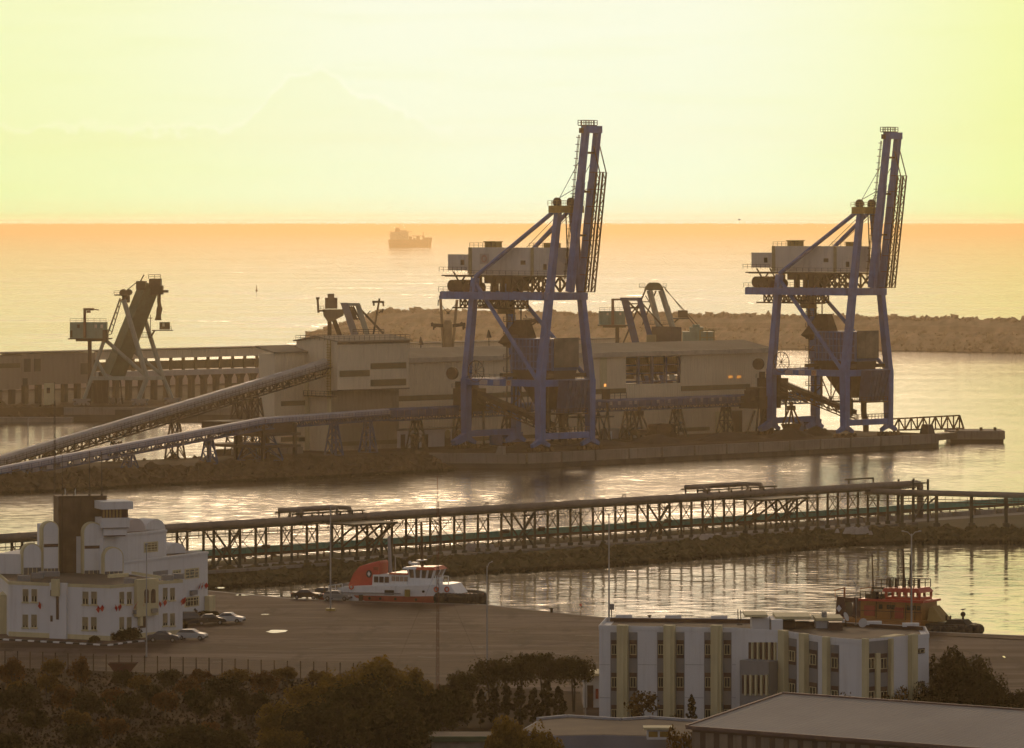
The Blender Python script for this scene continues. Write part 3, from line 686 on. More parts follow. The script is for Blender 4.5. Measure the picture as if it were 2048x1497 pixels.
rf = obj('roof', a, ROOFC, T)
obj('fascia', gm(MB().box(A0 - .5, A1 + .5, FB - .95, FB - .72, 23.9, 25.15)), mat('pale_fascia', (0.50, 0.44, 0.34), 0.6, streak=0.2), rf)
obj('louvre_band', gm(MB().box(A0, ob0, FB - .08, FB, 14.6, 15.9).box(ob1, A1 - 9, FB - .08, FB, 14.6, 15.9)), OLIVE, T)
obj('louvre_band', gm(MB().box(A0 + 2, A1 - 25, FB - .08, FB, 4.2, 5.2)), OLIVE, T)
x0, x1, z0, z1 = fr(1200, 706, 1210, 770)
obj('downpipe_panel', gm(MB().box(x0, x1 + .6, FB - .15, FB, 15.9, 23.9)), CREAM, T)
mb = MB()
for i in range(5): a = ob0 + (ob1 - ob0) * i / 4; mb.box(a - .35, a + .35, FB + .35, FB + 1, oz0 - .3, oz1)
for i in range(4): z = oz0 + (oz1 - oz0) * (i + .2) / 4; mb.box(ob0, ob1, FB + 1.2, FB + 1.5, z, z + .35)
obj('bay_frame', gm(mb), BLUED, T)
mb = MB().box(ob0 - 3, ob1 + 3, FB + 1.6, BK - .5, oz0 - 1, oz0 - .6); rr = random.Random(4)
for i in range(34):
    a = rr.uniform(ob0, ob1 - 3); z = rr.uniform(oz0, oz1 - 1); b = rr.uniform(FB + 4, BK - 2); mb.box(a, a + rr.uniform(1.5, 6), b, b + .5, z, z + rr.uniform(.3, 1.1))
for i in range(10): a = rr.uniform(ob0, ob1); mb.beam((a, FB + 6, oz0), (a + rr.uniform(-3, 3), FB + 9, oz1), .3)
obj('inner_steelwork', gm(mb), STEEL, T)
d0, d1, dz0, dz1 = fr(1430, 824, 1462, 856)
obj('sliding_door', gm(MB().box(d0, d1, FB - .3, FB - .05, 3.5, dz1)), CREAM, T)
d0, d1, _, dz1 = fr(1464, 822, 1484, 856)
obj('doorway', gm(MB().box(d0, d1, FB - .12, FB - .02, 3.5, dz1)), DARK, T)
d0, d1, _, dz1 = fr(1520, 816, 1541, 856)
obj('doorway', gm(MB().box(d0, d1, FB - .12, FB - .02, 3.5, dz1)), DARK, T)
LAMPG = emit('sodium_lamp', (1.0, 0.42, 0.08), 0.5)
for px in (1460, 1477):
    x0, x1, z0, z1 = fr(px - 3.5, 752, px + 3.5, 756.5)
    obj('lamp', gm(MB().box(x0, x1, FB - .3, FB - .1, z0, z1)), LAMPG, T)
# low white lean-to at the foot of the warehouse
T = gthing('lean_to_building', 'low white lean-to with a row of brown doors at the foot of the cream warehouse', 'building', -14, 39)
LB = 38
a0, a1, z0, z1 = fr(800, 897, 934, 854, LB)
obj('wall', gm(MB().box(a0, a1, LB, LB + 3.9, 3.5, z1 - .3)), WHITE, T)
obj('roof', gm(MB().box(a0 - .3, a1 + .3, LB - .4, LB + 3.95, z1 - .3, z1)), CONC, T)
for p0, p1 in ((801, 810), (821, 835), (843, 856), (889, 901), (911, 922)):
    x0, x1, _, zz = fr(p0, 890, p1, 869, LB)
    d = obj('door', gm(MB().box(x0, x1, LB - .1, LB - .02, 3.5, zz)), WINB, T)
    if p0 > 880: obj('arch', gm(MB().disc(((x0 + x1) / 2, LB - .07, zz + .1), (0, 1, 0), (x1 - x0) / 2, .08, 16)), SHUT, d)

# ------------------------------------------------------------------ transfer tower
T = gthing('transfer_tower', 'tall cream transfer tower with an overhanging upper storey where the big conveyor ends', 'building', -40.6, 36)
ta0, ta1 = -40.6, -16.6
obj('upper_storey', gm(MB().box(ta0, ta1, 36, 50, 18, 29.5).hexa([(ta0, 36, 29.5), (ta0, 36.05, 29.5), (ta0, 49.95, 29.5), (ta0, 50, 29.5)], [(ta0, 36, 29.5), (ta0, 42.9, 30.5), (ta0, 43.1, 30.5), (ta0, 50, 29.5)])), CREAMS, T)
obj('side_wall', gm(MB().box(ta0 - .08, ta0 - .01, 36, 50, 18, 29.5).add([(ta0 - .05, 36, 29.5), (ta0 - .05, 43, 30.6), (ta0 - .05, 50, 29.5)], [(0, 1, 2)])), CREAMB, T)
a = MB()
for b0, z0, b1, z1 in ((35.3, 29.45, 43, 30.65), (43, 30.65, 50.7, 29.45)):
    a.hexa([G(ta0 - .6, b0, z0), G(ta1 + .5, b0, z0), G(ta1 + .5, b1, z1), G(ta0 - .6, b1, z1)], [G(ta0 - .6, b0, z0 + .3), G(ta1 + .5, b0, z0 + .3), G(ta1 + .5, b1, z1 + .3), G(ta0 - .6, b1, z1 + .3)])
rf = obj('roof', a, ROOFC, T)
obj('handrail', gm(MB().rail([(ta0, 35.6, 29.8), (ta1, 35.6, 29.8), (ta1, 50, 29.8)], 1.1, .08, 1.6).rail([(ta0, 35.6, 29.8), (ta0 - .3, 50, 29.8), (ta1, 50.3, 29.8)], 1.1, .08, 1.6)), STEEL, rf)
for p0, q0, p1, q1 in ((679, 742, 739, 753), (741, 727, 812, 737), (741, 760, 812, 771)):
    x0, x1, z0, z1 = fr(p0, q0, p1, q1, 36)
    obj('louvre_band', gm(MB().box(x0, x1, 35.9, 36, z0, z1)), OLIVE, T)
obj('eaves_trim', gm(MB().box(ta0 - .2, ta1 + .2, 35.85, 35.98, 28.9, 29.4).box(ta0 - .15, ta1 + .1, 35.85, 35.98, 17.85, 18.15)), mat('dark_trim', (0.17, 0.13, 0.08), 0.7), T)
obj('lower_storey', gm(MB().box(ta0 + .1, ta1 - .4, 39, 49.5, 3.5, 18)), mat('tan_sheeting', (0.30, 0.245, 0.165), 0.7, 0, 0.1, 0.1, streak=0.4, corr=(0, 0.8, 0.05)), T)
obj('side_wall', gm(MB().box(ta0 + .02, ta0 + .09, 39, 46.5, 3.5, 18)), CREAMB, T)
obj('pilaster', gm(MB().box(ta0 - .3, ta0 + .4, 38.6, 39.3, 3.5, 18)), CREAM, T)
obj('pilaster', gm(MB().box(ta0 - .6, ta0 + .2, 45.6, 46.6, 3.5, 20)), CREAM, T)
obj('louvre_band', gm(MB().box(ta0 + 1, ta1 - 1, 38.92, 39, 4.6, 5.6)), OLIVE, T)
obj('side_block', gm(MB().box(-51.2, ta0 - .1, 46.6, 52, 3.5, 26.8)), CREAMS, T)
obj('side_roof', gm(MB().hexa([(-52, 46, 26.8), (ta0 - .1, 46, 26.8), (ta0 - .1, 52.4, 28.2), (-52, 52.4, 28.2)], [(-52, 46, 27.2), (ta0 - .1, 46, 27.2), (ta0 - .1, 52.4, 28.6), (-52, 52.4, 28.6)])), ROOFC, T)
for p0, q0, p1, q1 in ((562, 803, 610, 811), (562, 875, 597, 883)):
    x0, x1, z0, z1 = fr(p0, q0, p1, q1, 46.6)
    obj('louvre_band', gm(MB().box(x0, x1, 46.5, 46.6, z0, z1)), OLIVE, T)
x0, x1, z0, z1 = fr(598, 875, 609, 883, 46.6)
obj('window', gm(MB().box(x0, x1, 46.45, 46.6, z0, z1)), DARK, T)
mb = MB()
for da in (-.5, .5): mb.beam((ta0 - .4, 38.5 + da * .9, 16), (ta0 - .4, 38.5 + da * .9, 30), .14)
for i in range(20): mb.box(ta0 - .9, ta0 - .3, 38, 39, 17 + i * .62, 17.16 + i * .62)
obj('ladder', gm(mb), YELLOWP, T)
mb = MB().box(ta0 - 1.6, ta0 - .1, 36.2, 46, 16.4, 16.7).rail([(ta0 - 1.6, 36.2, 16.7), (ta0 - 1.6, 46, 16.7)], 1.1, .1, 1.3)
obj('gangway', gm(mb), STEEL, T)
# concrete yard wall and cabins at the tower's foot
T = gthing('yard_wall', 'low concrete yard wall with panels at the foot of the tall transfer tower', 'wall', -70, 34)
p, q = onz(464, 912, 3.5), onz(606, 907, 3.5)
mb = MB()
n = 9
for i in range(n):
    c, d = p.lerp(q, i / n), p.lerp(q, (i + .93) / n); mb.beam(c + V((0, 0, .75)), d + V((0, 0, .75)), .5, 1.55 + .35 * (i % 3 == 1))
obj('panel', mb, CONC, T)

# ------------------------------------------------------------------ conveyors on the crane mole
RIBM = mat('cover_rib_grey', (.26, .235, .21), .6)
def conveyor(name, label, pts, w, h, cover, m_under, ribs, truss=1.6, tw=.22, group=None, rnd=True, under=True):
    """an enclosed belt along pts (a, b, z of the top); > cover, underframe, rib"""
    T = gthing(name, label, 'conveyor', *pts[0][:2], group=group)
    c, u, r_ = MB(), MB(), MB()
    for p, q in zip(pts, pts[1:]):
        p, q = V(p), V(q); d = (q - p).normalized(); sd = V((d.y, -d.x, 0)).normalized()
        prof = lambda o: [o - sd * w / 2 + V((0, 0, -h)), o + sd * w / 2 + V((0, 0, -h)), o + sd * w / 2 + V((0, 0, -h * .3)), o + sd * w * .3 + V((0, 0, -h * .05)), o - sd * w * .3 + V((0, 0, -h * .05)), o - sd * w / 2 + V((0, 0, -h * .3))]
        c.loft([prof(p), prof(q)])
        n = max(1, int((q - p).length / ribs))
        for i in range(n + 1):
            o_ = p.lerp(q, i / n)
            r_.beam(o_ + sd * (w / 2 + .05) + V((0, 0, -h * .3)), o_ + sd * (w / 2 + .03) + V((0, 0, -h)), .09)
        if under:
            for s2 in (-1, 1):
                e = sd * s2 * w * .46; k = max(1, int((q - p).length / 2.2))
                u.zig(p + e + V((0, 0, -h)), q + e + V((0, 0, -h)), p + e + V((0, 0, -h - truss)), q + e + V((0, 0, -h - truss)), k, tw, False, True)
                u.beam(p + e + V((0, 0, -h - truss)), q + e + V((0, 0, -h - truss)), tw * 1.5); u.beam(p + e + V((0, 0, -h - .1)), q + e + V((0, 0, -h - .1)), tw * 1.5)
            u.beam(p + V((0, 0, -h - .05)), q + V((0, 0, -h - .05)), w * .9, .08)
            u.rail([p + sd * (w / 2 + .9) + V((0, 0, -h)), q + sd * (w / 2 + .9) + V((0, 0, -h))], 1.0, .07, 3)
            u.beam(p + sd * (w / 2 + .5) + V((0, 0, -h)), q + sd * (w / 2 + .5) + V((0, 0, -h)), .9, .1)
    nf = len(c.f); c.add(r_.v, r_.f); co = obj('cover', gm(c), cover, T); co.data.materials.append(RIBM); co.data.polygons.foreach_set('material_index', [0] * nf + [1] * (len(co.data.polygons) - nf))
    if under: obj('underframe', gm(u), m_under, T)
    return T
def trestle(T, a, b, z, w=2.6, sp=2.2, foot=3.5, m=None, nm='trestle', x=True, along=1.2):
    mb = MB()
    for s1 in (-1, 1):
        for s2 in (-1, 1):
            mb.beam((a + s2 * along * .25, b + s1 * w * .45, z), (a + s2 * along, b + s1 * sp, foot), .32)
    n = max(2, int((z - foot) / 4))
    for i in range(n):
        t0, t1 = i / n, (i + 1) / n; f = lambda s1, s2, t: V((a + s2 * along * (.25 + .75 * t), b + s1 * (w * .45 + (sp - w * .45) * t), z + (foot - z) * t))
        for s2 in (-1, 1):
            if x: mb.beam(f(-1, s2, t0), f(1, s2, t1), .18).beam(f(1, s2, t0), f(-1, s2, t1), .18)
            mb.beam(f(-1, s2, t1), f(1, s2, t1), .18)
        for s1 in (-1, 1): mb.beam(f(s1, -1, t0), f(s1, 1, t1), .18).beam(f(s1, -1, t1), f(s1, 1, t1), .18)
    return obj(nm, gm(mb), m or BLUED, T)
T = conveyor('inclined_conveyor', 'large pale ribbed conveyor tube climbing from the mole into the tall transfer tower', [(-185, 33, 4.9), (-148.3, 33, 6.3), (-47, 38.5, 24.6), (ta0 - .1, 40, 25.6)], 2.7, 2.0, GALV, STEEL, 1.15, 1.8)
for a, z in ((-133, 8.0), (-112, 9.2), (-93, 13), ): trestle(T, a, 33 + max(0, (a + 148) * .054), z - 1.0, 2.6, 2.2, 3.5, STEEL)
trestle(T, -73, 35.5, 16.4, 3, 3, 3.5, STEEL, along=2.4); trestle(T, -68, 35.5, 17, 3, 3, 3.5, STEEL, along=1.5)
obj('roof_light', gm(MB().path([(-100 + i * 9.0, 34.5, 14.9 + i * 1.62) for i in range(1)], .1)), GALV, T) if False else None
mb = MB()
for i in range(9):
    mb = MB(); a = -140 + i * 10; z = 6.3 + (a + 148.3) / 101.3 * 18.3 + .05; mb.beam((a, 32.6 + (a + 148) * .054, z - .04), (a + 2.2, 32.7 + (a + 148) * .054, z + .36), .7, .08)
    obj('hatch', gm(mb), WHITEP, T)
K0, K1, K2 = (-190, 6.6, 4.2), (-86.6, 14, 13.5), (-29.3, 31, 13.6)
T = conveyor('belt_conveyor', 'narrow blue-grey conveyor running low along the mole in front of the big ribbed one', [K0, (-174, 8, 5.0), K1, K2], 2.2, 1.35, GALVB, BLUED, 3.0, 1.3)
for a, z in ((-129.5, 9.4), (-104, 12)): trestle(T, a, 8 + (a + 174) / 87.4 * 6, z - 2.7, 2.0, 1.6, 3.5, BLUED)
for a in (-54, -38): trestle(T, a, 14 + (a + 86.6) / 57.3 * 17, 10.8, 2.0, 1.9, 3.5, BLUED)
for i in range(12):
    mb = MB(); a = -186 + i * 4.2; t = (a + 174) / 87.4; b = 8 + t * 6 - 1.3; z = 5.0 + t * 8.5
    mb.box(a, a + 1.8, b - .12, b + .05, z - 2.3, z - 1.4); obj('window_panel', gm(mb), GALVB, T)
trestle(T, -84, 17, 11, 5, 4.5, 3.5, BLUED, 'support_tower', True, 3.0)
mb = MB()
for z in (6.5, 9.2): mb.box(-88, -76, 12, 32, z, z + .6)
mb.box(-87.5, -76, 14, 33, 9.8, 12.2)
for a in (-87, -77):
    for b in (13, 22, 31): mb.beam((a, b, 3.5), (a, b, 12), .7)
obj('transfer_frame', gm(mb), STEEL, T)
T = conveyor('belt_gallery', 'dark blue belt gallery with small pale windows on trestles along the front of the warehouse', [(-29.2, 31, 13.7), (36, 32, 13.9), (128, 32, 13.9)], 2.4, 2.1, BLUED, BLUED, 2.4, 1.0, .16)
mb = MB(); a = -24
rr = random.Random(2)
while a < 120:
    if rr.random() < .85 and not (8 < a < 30 and False): mb.box(a, a + .95, 30.66, 30.76, 12.35, 13.2)
    a += rr.choice((3.1, 3.1, 2.0, 4.2))
obj('window', gm(mb), mat('lit_haze_window', (0.42, 0.40, 0.38), 0.4), T)
for a in (-18, -2, 14, 33, 58, 76, 95, 112): trestle(T, a, 32, 10.8, 2.2, 2.0, 3.5, STEEL, along=1.6)
# kit standing on the deck by the gallery
T = gthing('transfer_frame_tower', 'dark steel frame tower under the belt gallery beside the front crane', 'steel tower', 40, 29)
mb = MB()
for a in (36, 40, 46): mb.beam((a, 27.5, 3.5), (a + .5, 29, 13), .35).beam((a, 33, 3.5), (a + .5, 33, 13), .35)
mb.zig((36, 27.5, 3.6), (46, 27.5, 3.6), (36, 28.5, 11), (46, 28.5, 11), 3, .25, True).box(35.5, 47, 27, 33, 9.5, 9.8).box(45.6, 46.6, 28, 30, 13.9, 16.5).rail([(45.5, 27.5, 14), (52, 27.5, 14)], 1.5, .12, 2)
obj('frame', gm(mb), STEEL, T)
obj('warning_lamp', gm(MB().box(44.7, 45.1, 28, 28.4, 17.1, 17.8)), emit('orange_lamp', (1.0, 0.4, 0.1), 1.2), T)
def grab(a, b, sd, label):
    T = gthing('cargo_grab', label, 'grab', a, b, group='grabs parked on the crane quay')
    mb = MB().loft([[(a - 1.8, b - 1.2, 5.2), (a + 1.8, b - 1.2, 5.2), (a + 1.8, b + 1.2, 5.2), (a - 1.8, b + 1.2, 5.2)], [(a - 2.6, b - 1.4, 6.6), (a + 2.6, b - 1.4, 6.6), (a + 2.6, b + 1.4, 6.6), (a - 2.6, b + 1.4, 6.6)]])
    obj('bucket', gm(mb), RUST, T)
    mb = MB()
    for s in (-1, 1):
        for t in (-1, 1): mb.beam((a + s * 2.2, b + t, 6.6), (a + s * .5, b + t * .4, 10.2), .35).beam((a + s * 1.6, b + t, 3.5), (a + s * 1.6, b + t, 5.4), .4)
    mb.box(a - .8, a + .8, b - .8, b + .8, 10, 11.2).box(a - .35, a + .35, b - .3, b + .3, 11.2, 12.2)
    obj('frame', gm(mb), RUST, T)
grab(48.5, 20, 1, 'orange-brown grab standing on the quay right of the front crane')
grab(102, 16, 2, 'dark grab standing between the legs of the far crane')
T = gthing('loading_hopper', 'dark mobile hopper on splayed legs near the end of the warehouse', 'hopper', 106, 28)
mb = MB()
for s in (-1, 1):
    for t in (-1, 1): mb.beam((103.5 + s * 4, 27 + t * 2, 3.5), (103.5 + s * 1.4, 27 + t * 1.4, 9.6), .4)
obj('leg', gm(mb), STEEL, T)
obj('bin', gm(MB().box(99.5, 108.5, 25, 31.5, 10.2, 13.4).box(101, 107, 26, 30.5, 13.4, 15.6).box(97.5, 100, 26, 28, 12.2, 15)), STEEL, T)
T = gthing('cargo_bin', 'large rounded brown bin standing before the warehouse wall', 'bin', 73, 34)
obj('shell', gm(MB().loft([[(69.5 + k, 33, 3.5), (76.5 - k, 33, 3.5), (76.5 - k, 36, 3.5), (69.5 + k, 36, 3.5)] if False else [(69.5 + k, 33, 3.5 + z), (76.8 - k, 33, 3.5 + z), (76.8 - k, 36.5, 3.5 + z), (69.5 + k, 36.5, 3.5 + z)] for k, z in ((0, 0), (0, 2.6), (.4, 3.1), (1.2, 3.4))])), RUST, T)
obj('skid', gm(MB().box(69, 77.2, 33.2, 33.7, 3.5, 3.75).box(69, 77.2, 35.8, 36.3, 3.5, 3.75)), STEEL, T)
for i, (a, lb) in enumerate([(54.6, 'grey container cabin in front of the warehouse near the orange-brown grab'), (62.3, 'grey container cabin in front of the warehouse beside the brown bin')]):
    T = gthing('site_cabin', lb, 'cabin', a, 35, group='cabins before the warehouse')
    obj('body', gm(MB().box(a - 2.6, a + 2.6, 34, 36.4, 3.6, 6.2)), GREYR, T); obj('door', gm(MB().box(a - 1.9, a - .9, 33.94, 34, 3.6, 5.7)), WHITEP, T)
T = thing('bollard_block', 'concrete mooring block at the far end of the crane quay', 'mooring block', G(135, -1.5, 3.5))
obj('block', gm(MB().hexa([(133.6, -3.2, 3.5), (136.6, -3.2, 3.5), (136.6, -.4, 3.5), (133.6, -.4, 3.5)], [(134.1, -2.8, 6), (136.1, -2.8, 6), (136.1, -.8, 6), (134.1, -.8, 6)])), CONCD, T)
T = thing('kiosk_block', 'pale concrete kiosk on the quay edge left of the front crane', 'kiosk', onz(1000, 912, 3.5))
p = onz(1001, 910, 3.5); obj('body', MB().hexa([p + V((-1.3, 0, 0)), p + V((0.5, -1, 0)), p + V((1.3, 1.2, 0)), p + V((-.5, 2, 0))], [p + V((-.6, 0, 2)), p + V((0.4, -1, 2)), p + V((1.2, 1.2, 2)), p + V((-.2, 2, 2))]), CONC, T)
# dolphin and footbridge off the end of the quay
T = thing('mooring_dolphin', 'concrete mooring dolphin standing alone in the water beyond the crane quay', 'dolphin', ony(1953, 884, 1318))
mb = MB(); p, q = ony(1898, 863, 1316), ony(2010, 863, 1316)
mb.box(p.x, q.x, 1316, 1330, .9, 3.1); obj('cap', mb, CONC, T)
obj('base', MB().box(p.x + .4, q.x - .3, 1316.6, 1329, -1.5, .9), CONCD, T)
mb = MB()
for px in (1915, 1962, 1990): c = ony(px, 862, 1319); mb.tube(c + V((0, 0, -.3)), c + V((0, 0, .9)), .4, 8)
obj('bollard', mb, BLACK, T)
T = thing('catwalk_slab', 'low concrete catwalk slab joining the crane quay to the mooring dolphin', 'catwalk', ony(1880, 878, 1300))
p, q = ony(1845, 872, 1296), ony(1900, 872, 1316); obj('slab', MB().beam((p.x, 1296, 2.0), (q.x, 1316, 2.0), 4, 1.6), CONCD, T)
T = thing('footbridge', 'steel truss footbridge reaching from the far crane over to the mooring dolphin', 'footbridge', ony(1860, 860, 1300))
p0, p1 = ony(1786, 861, 1295), ony(1928, 858, 1318); h = 2.6; mb = MB()
for dy in (0, 1.8):
    e = V((0, dy, 0)); a, b = p0 + e, p1 + e; c, d = a + V((0, 0, h + .3)), p1.lerp(p0, .06) + e + V((0, 0, h + .9))
    mb.beam(a, b, .3).beam(c, d, .3).beam(d, b, .28); mb.zig(a, a.lerp(b, .94), c, d, 11, .2)
obj('truss', mb, RUST, T)
obj('deck', MB().hexa([p0, p1, p1 + V((0, 1.8, 0)), p0 + V((0, 1.8, 0))], [v + V((0, 0, .2)) for v in (p0, p1, p1 + V((0, 1.8, 0)), p0 + V((0, 1.8, 0)))]), STEEL, T)
# ------------------------------------------------------------------ far pier with its gallery
PIER = [(-430, 1462), (-58, 1462), (84, 1612), (64, 1780), (-60, 1760), (-430, 1660)]
o = obj('far_pier', MB().prism(PIER, -1.5, 4.0), DECK); tag(o, kind='structure')
mb = MB()
for i in range(12): x = -131 + i * 6.3; mb.box(x, x + 6.2, 1461.3, 1462.3, 1.9, 4.08)
o = obj('far_pier_coping', mb, CONC); tag(o, kind='structure')
mb = MB().box(-131, -58, 1461.6, 1462.2, -1, 1.9)
for x in (-116, -97, -80, -66): mb.box(x, x + 5, 1460.9, 1461.7, -.8, 3.4)
o = obj('far_pier_foot', mb, CONCD); tag(o, kind='structure')  # recess shade below the pier coping is painted in with dark concrete
rubble('far_pier_rock_slope', [V((-430, 1460, .6)), V((-131, 1461, .6))], [V((-430, 1471, 4)), V((-131, 1470, 4))], 2.2, 700, 9, ROCK)
o = obj('far_pier_ledge', MB().box(-430, -128, 1454, 1461, -1, 1.3), CONC); tag(o, kind='structure')
BG = 321.0; gx = lambda px: (lambda p: ab(p)[0])(onb(px, 700, BG))
COLM = mat('dark_column_concrete', (.12, .095, .062), .9, 0, .2, .3)  # columns toned dark against the pale hall wall behind
T = gthing('conveyor_gallery', 'long brown raised gallery on a row of concrete columns along the far pier', 'gallery', 100, BG, 4.0)
a0, am, a1 = 70, gx(190), 372
s0, s1 = gx(42), gx(190)
mb = MB().box(a0, s0, BG, BG + 9, 8.4, 18.5).box(s0 + .15, s1, BG, BG + 9, 9.6, 18.9)
w = obj('wall', gm(mb), mat('gallery_sheeting', (0.33, 0.26, 0.19), 0.7, 0, 0.1, 0.06, streak=0.3, corr=(0, .5, .05)), T)
mb = MB()
for p0, q0, p1, q1 in ((48, 718, 61, 744), (68, 718, 81, 743), (45, 757, 55, 773), (161, 727, 178, 749)):
    p, q = pb(p0, q0, BG), pb(p1, q1, BG); obj('window', gm(MB().box(p.x, q.x, BG - .1, BG - .02, q.z, p.z)), mat('dim_window', (.10, .085, .06), .6), T)
p, q = pb(-20, 728, BG), pb(40, 736, BG); obj('louvre_band', gm(MB().box(p.x, q.x, BG - .1, BG - .02, q.z, p.z)), OLIVE, T)
obj('upper_wall', gm(MB().box(s1, a1, BG, BG + .3, 16.6, 19.1)), CREAMS, T)
obj('roof', gm(MB().box(a0, a1 + .5, BG - .4, BG + 9.5, 19.1, 19.4)), ROOFC, T)
obj('belt_ledge', gm(MB().box(s1, a1, BG - .6, BG + 3, 11.2, 12.9)), GALV, T)
mb = MB().box(s1, a1, BG + .4, BG + .6, 13.2, 15.8)
for i in range(46): a = s1 + i * 5.2; mb.box(a - .5, a + .5, BG - .1, BG + .4, 12.9, 16.6)
obj('dark_band', gm(mb), OLIVE, T)
for i in range(58):
    a = 84 + i * 5.2
    if a > 330: break
    mb = MB().box(a - .75, a + .75, BG + .6, BG + 2.2, 3.9, 11.15).hexa([(a - .75, BG + .7, 9.6), (a + .75, BG + .7, 9.6), (a + .75, BG + 2, 9.6), (a - .75, BG + 2, 9.6)], [(a - 1.7, BG + .7, 11.1), (a + 1.7, BG + .7, 11.1), (a + 1.7, BG + 2, 11.1), (a - 1.7, BG + 2, 11.1)])
    obj('column', gm(mb), COLM, T)
T = gthing('storage_hall', 'low pale storage hall standing behind the columns of the far gallery', 'building', 180, 422, 4)
obj('wall', gm(MB().box(60, 400, 420, 422, 4, 10.2)), mat('hazed_pale_wall', (.66, .50, .36), .8, 0, .12, .04), T)  # wall paled in its colour for the hazed, lit background
for a, c in ((150, 166), (180, 192), (300, 309), (316, 323)): obj('panel', gm(MB().box(a, c, 419.7, 419.95, 4, 9.4)), mat('pinkish_panel', (.72, .58, .48), .8) if a == 150 else bpy.data.materials['pinkish_panel'], T)
T = thing('cabin_hut', 'small pale hut between two columns at the left end of the far gallery', 'hut', ony(96, 800, 1484))
p, q = ony(88, 806, 1484), ony(107, 768, 1484); obj('wall', MB().box(p.x, q.x, 1484, 1488, 4, q.z), CREAM, T); obj('window', MB().box(p.x + .8, p.x + 1.8, 1483.9, 1483.98, q.z - 2.8, q.z - 1.2), DARK, T)
for k, (p0, q0, h) in enumerate([(305, 699, 2.5), (322, 696, 3.2), (345, 700, 2)]):
    pass

# ------------------------------------------------------------------ ship loaders
def pt(px, py, y): return ony(px, py, y)
Y0 = 1478.0
T = thing('ship_loader', 'green ship loader with steeply raised boom and hanging spout on the far pier', 'ship loader', pt(235, 805, Y0 + 4))
def B(pa, pb_, w, ya=Y0, yb=None, h=None): return MB().beam(pt(*pa, ya), pt(*pb_, ya if yb is None else yb), w, h)
# boom: a square box turned on its edge
c0, c1 = pt(226, 752, Y0 + 5), pt(300, 568, Y0 + 5); d = (c1 - c0).normalized(); e1 = V((d.z, 0, -d.x)); e2 = V((0, 1, 0))
def sec(c, r): return [c - e1 * r * .25 - e2 * r, c + e1 * r * 1.15 - e2 * r * .1, c + e1 * r * .3 + e2 * r, c - e1 * r * 1.1 + e2 * r * .2]
bm_ = obj('boom', MB().loft([sec(c0, 3.0), sec(c1, 2.8)]), GREEND, T)
s0_ = [sec(c0, 3.03), sec(c1, 2.83)]
obj('boom_face', MB().add([s0_[0][0] + V((0, -.05, 0)), s0_[0][3] + V((0, -.05, 0)), s0_[1][3] + V((0, -.05, 0)), s0_[1][0] + V((0, -.05, 0))], [(0, 1, 2, 3)]), mat('boom_face_green', (.15, .19, .11), .6, 0, .15, .2, streak=.5), bm_)  # paler green sheet laid over one side of the boom
mb = MB().box(*(lambda p, q: (p.x, q.x, Y0 + 2, Y0 + 8, q.z, p.z))(pt(297, 574, Y0), pt(320, 558, Y0))).box(*(lambda p, q: (p.x, q.x, Y0 + 2, Y0 + 8, q.z, p.z))(pt(271, 580, Y0), pt(290, 563, Y0)))
mb.box(*(lambda p, q: (p.x, q.x, Y0 + 3, Y0 + 7, q.z, p.z))(pt(300, 590, Y0), pt(324, 572, Y0))).box(*(lambda p, q: (p.x, q.x, Y0 + 3, Y0 + 7, q.z, p.z))(pt(318, 586, Y0), pt(334, 581, Y0)))
mb.beam(pt(281, 563, Y0 + 5), pt(288, 550, Y0 + 5), .35).rail([pt(297, 558, Y0 + 2), pt(321, 558, Y0 + 2)], 1.2, .15, 1.2).beam(pt(322, 558, Y0 + 4), pt(316, 572, Y0 + 4), .5)
obj('boom_head', mb, STEEL, bm_)
mb = MB().tube(pt(318, 588, Y0 + 5), pt(318, 602, Y0 + 5), .55).loft([[pt(x0, y, Y0 + 5 + dy) for x0, dy in ((a, -.8), (b, -.8), (b, .8), (a, .8))] for a, b, y in ((314, 321, 600), (315, 323, 612), (313, 325, 618), (312, 322, 632), (309, 323, 641))])
obj('spout', mb, RUST, bm_)
mb = MB().box(*(lambda p, q: (p.x, q.x, Y0 - 1, Y0 + 5, q.z, p.z))(pt(140.2, 676.8, Y0), pt(212.3, 644.8, Y0)))
hs = obj('machine_house', mb, GREEN, T)
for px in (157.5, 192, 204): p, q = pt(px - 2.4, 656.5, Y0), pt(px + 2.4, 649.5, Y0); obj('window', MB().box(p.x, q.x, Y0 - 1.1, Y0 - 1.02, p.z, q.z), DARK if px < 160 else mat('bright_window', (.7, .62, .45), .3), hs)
obj('doorway', MB().box(pt(141, 0, Y0).x, pt(145.5, 0, Y0).x, Y0 - 1.1, Y0 - 1.02, pt(0, 675, Y0).z, pt(0, 661, Y0).z), DARK, hs)
mb = MB().box(pt(137, 0, Y0).x, pt(222, 0, Y0).x, Y0 - 2, Y0 + 6, pt(0, 679, Y0).z, pt(0, 677, Y0).z).box(pt(152, 0, Y0).x, pt(207, 0, Y0).x, Y0 - 1, Y0 + 5, pt(0, 683, Y0).z, pt(0, 679, Y0).z)
mb.rail([pt(140, 644.8, Y0 - 1), pt(212, 644.8, Y0 - 1)], 1.1, .09, 1.6).box(pt(206, 0, Y0).x, pt(214, 0, Y0).x, Y0 - 1.5, Y0 + 6, pt(0, 684, Y0).z, pt(0, 660, Y0).z)
obj('house_deck', mb, STEEL, hs)
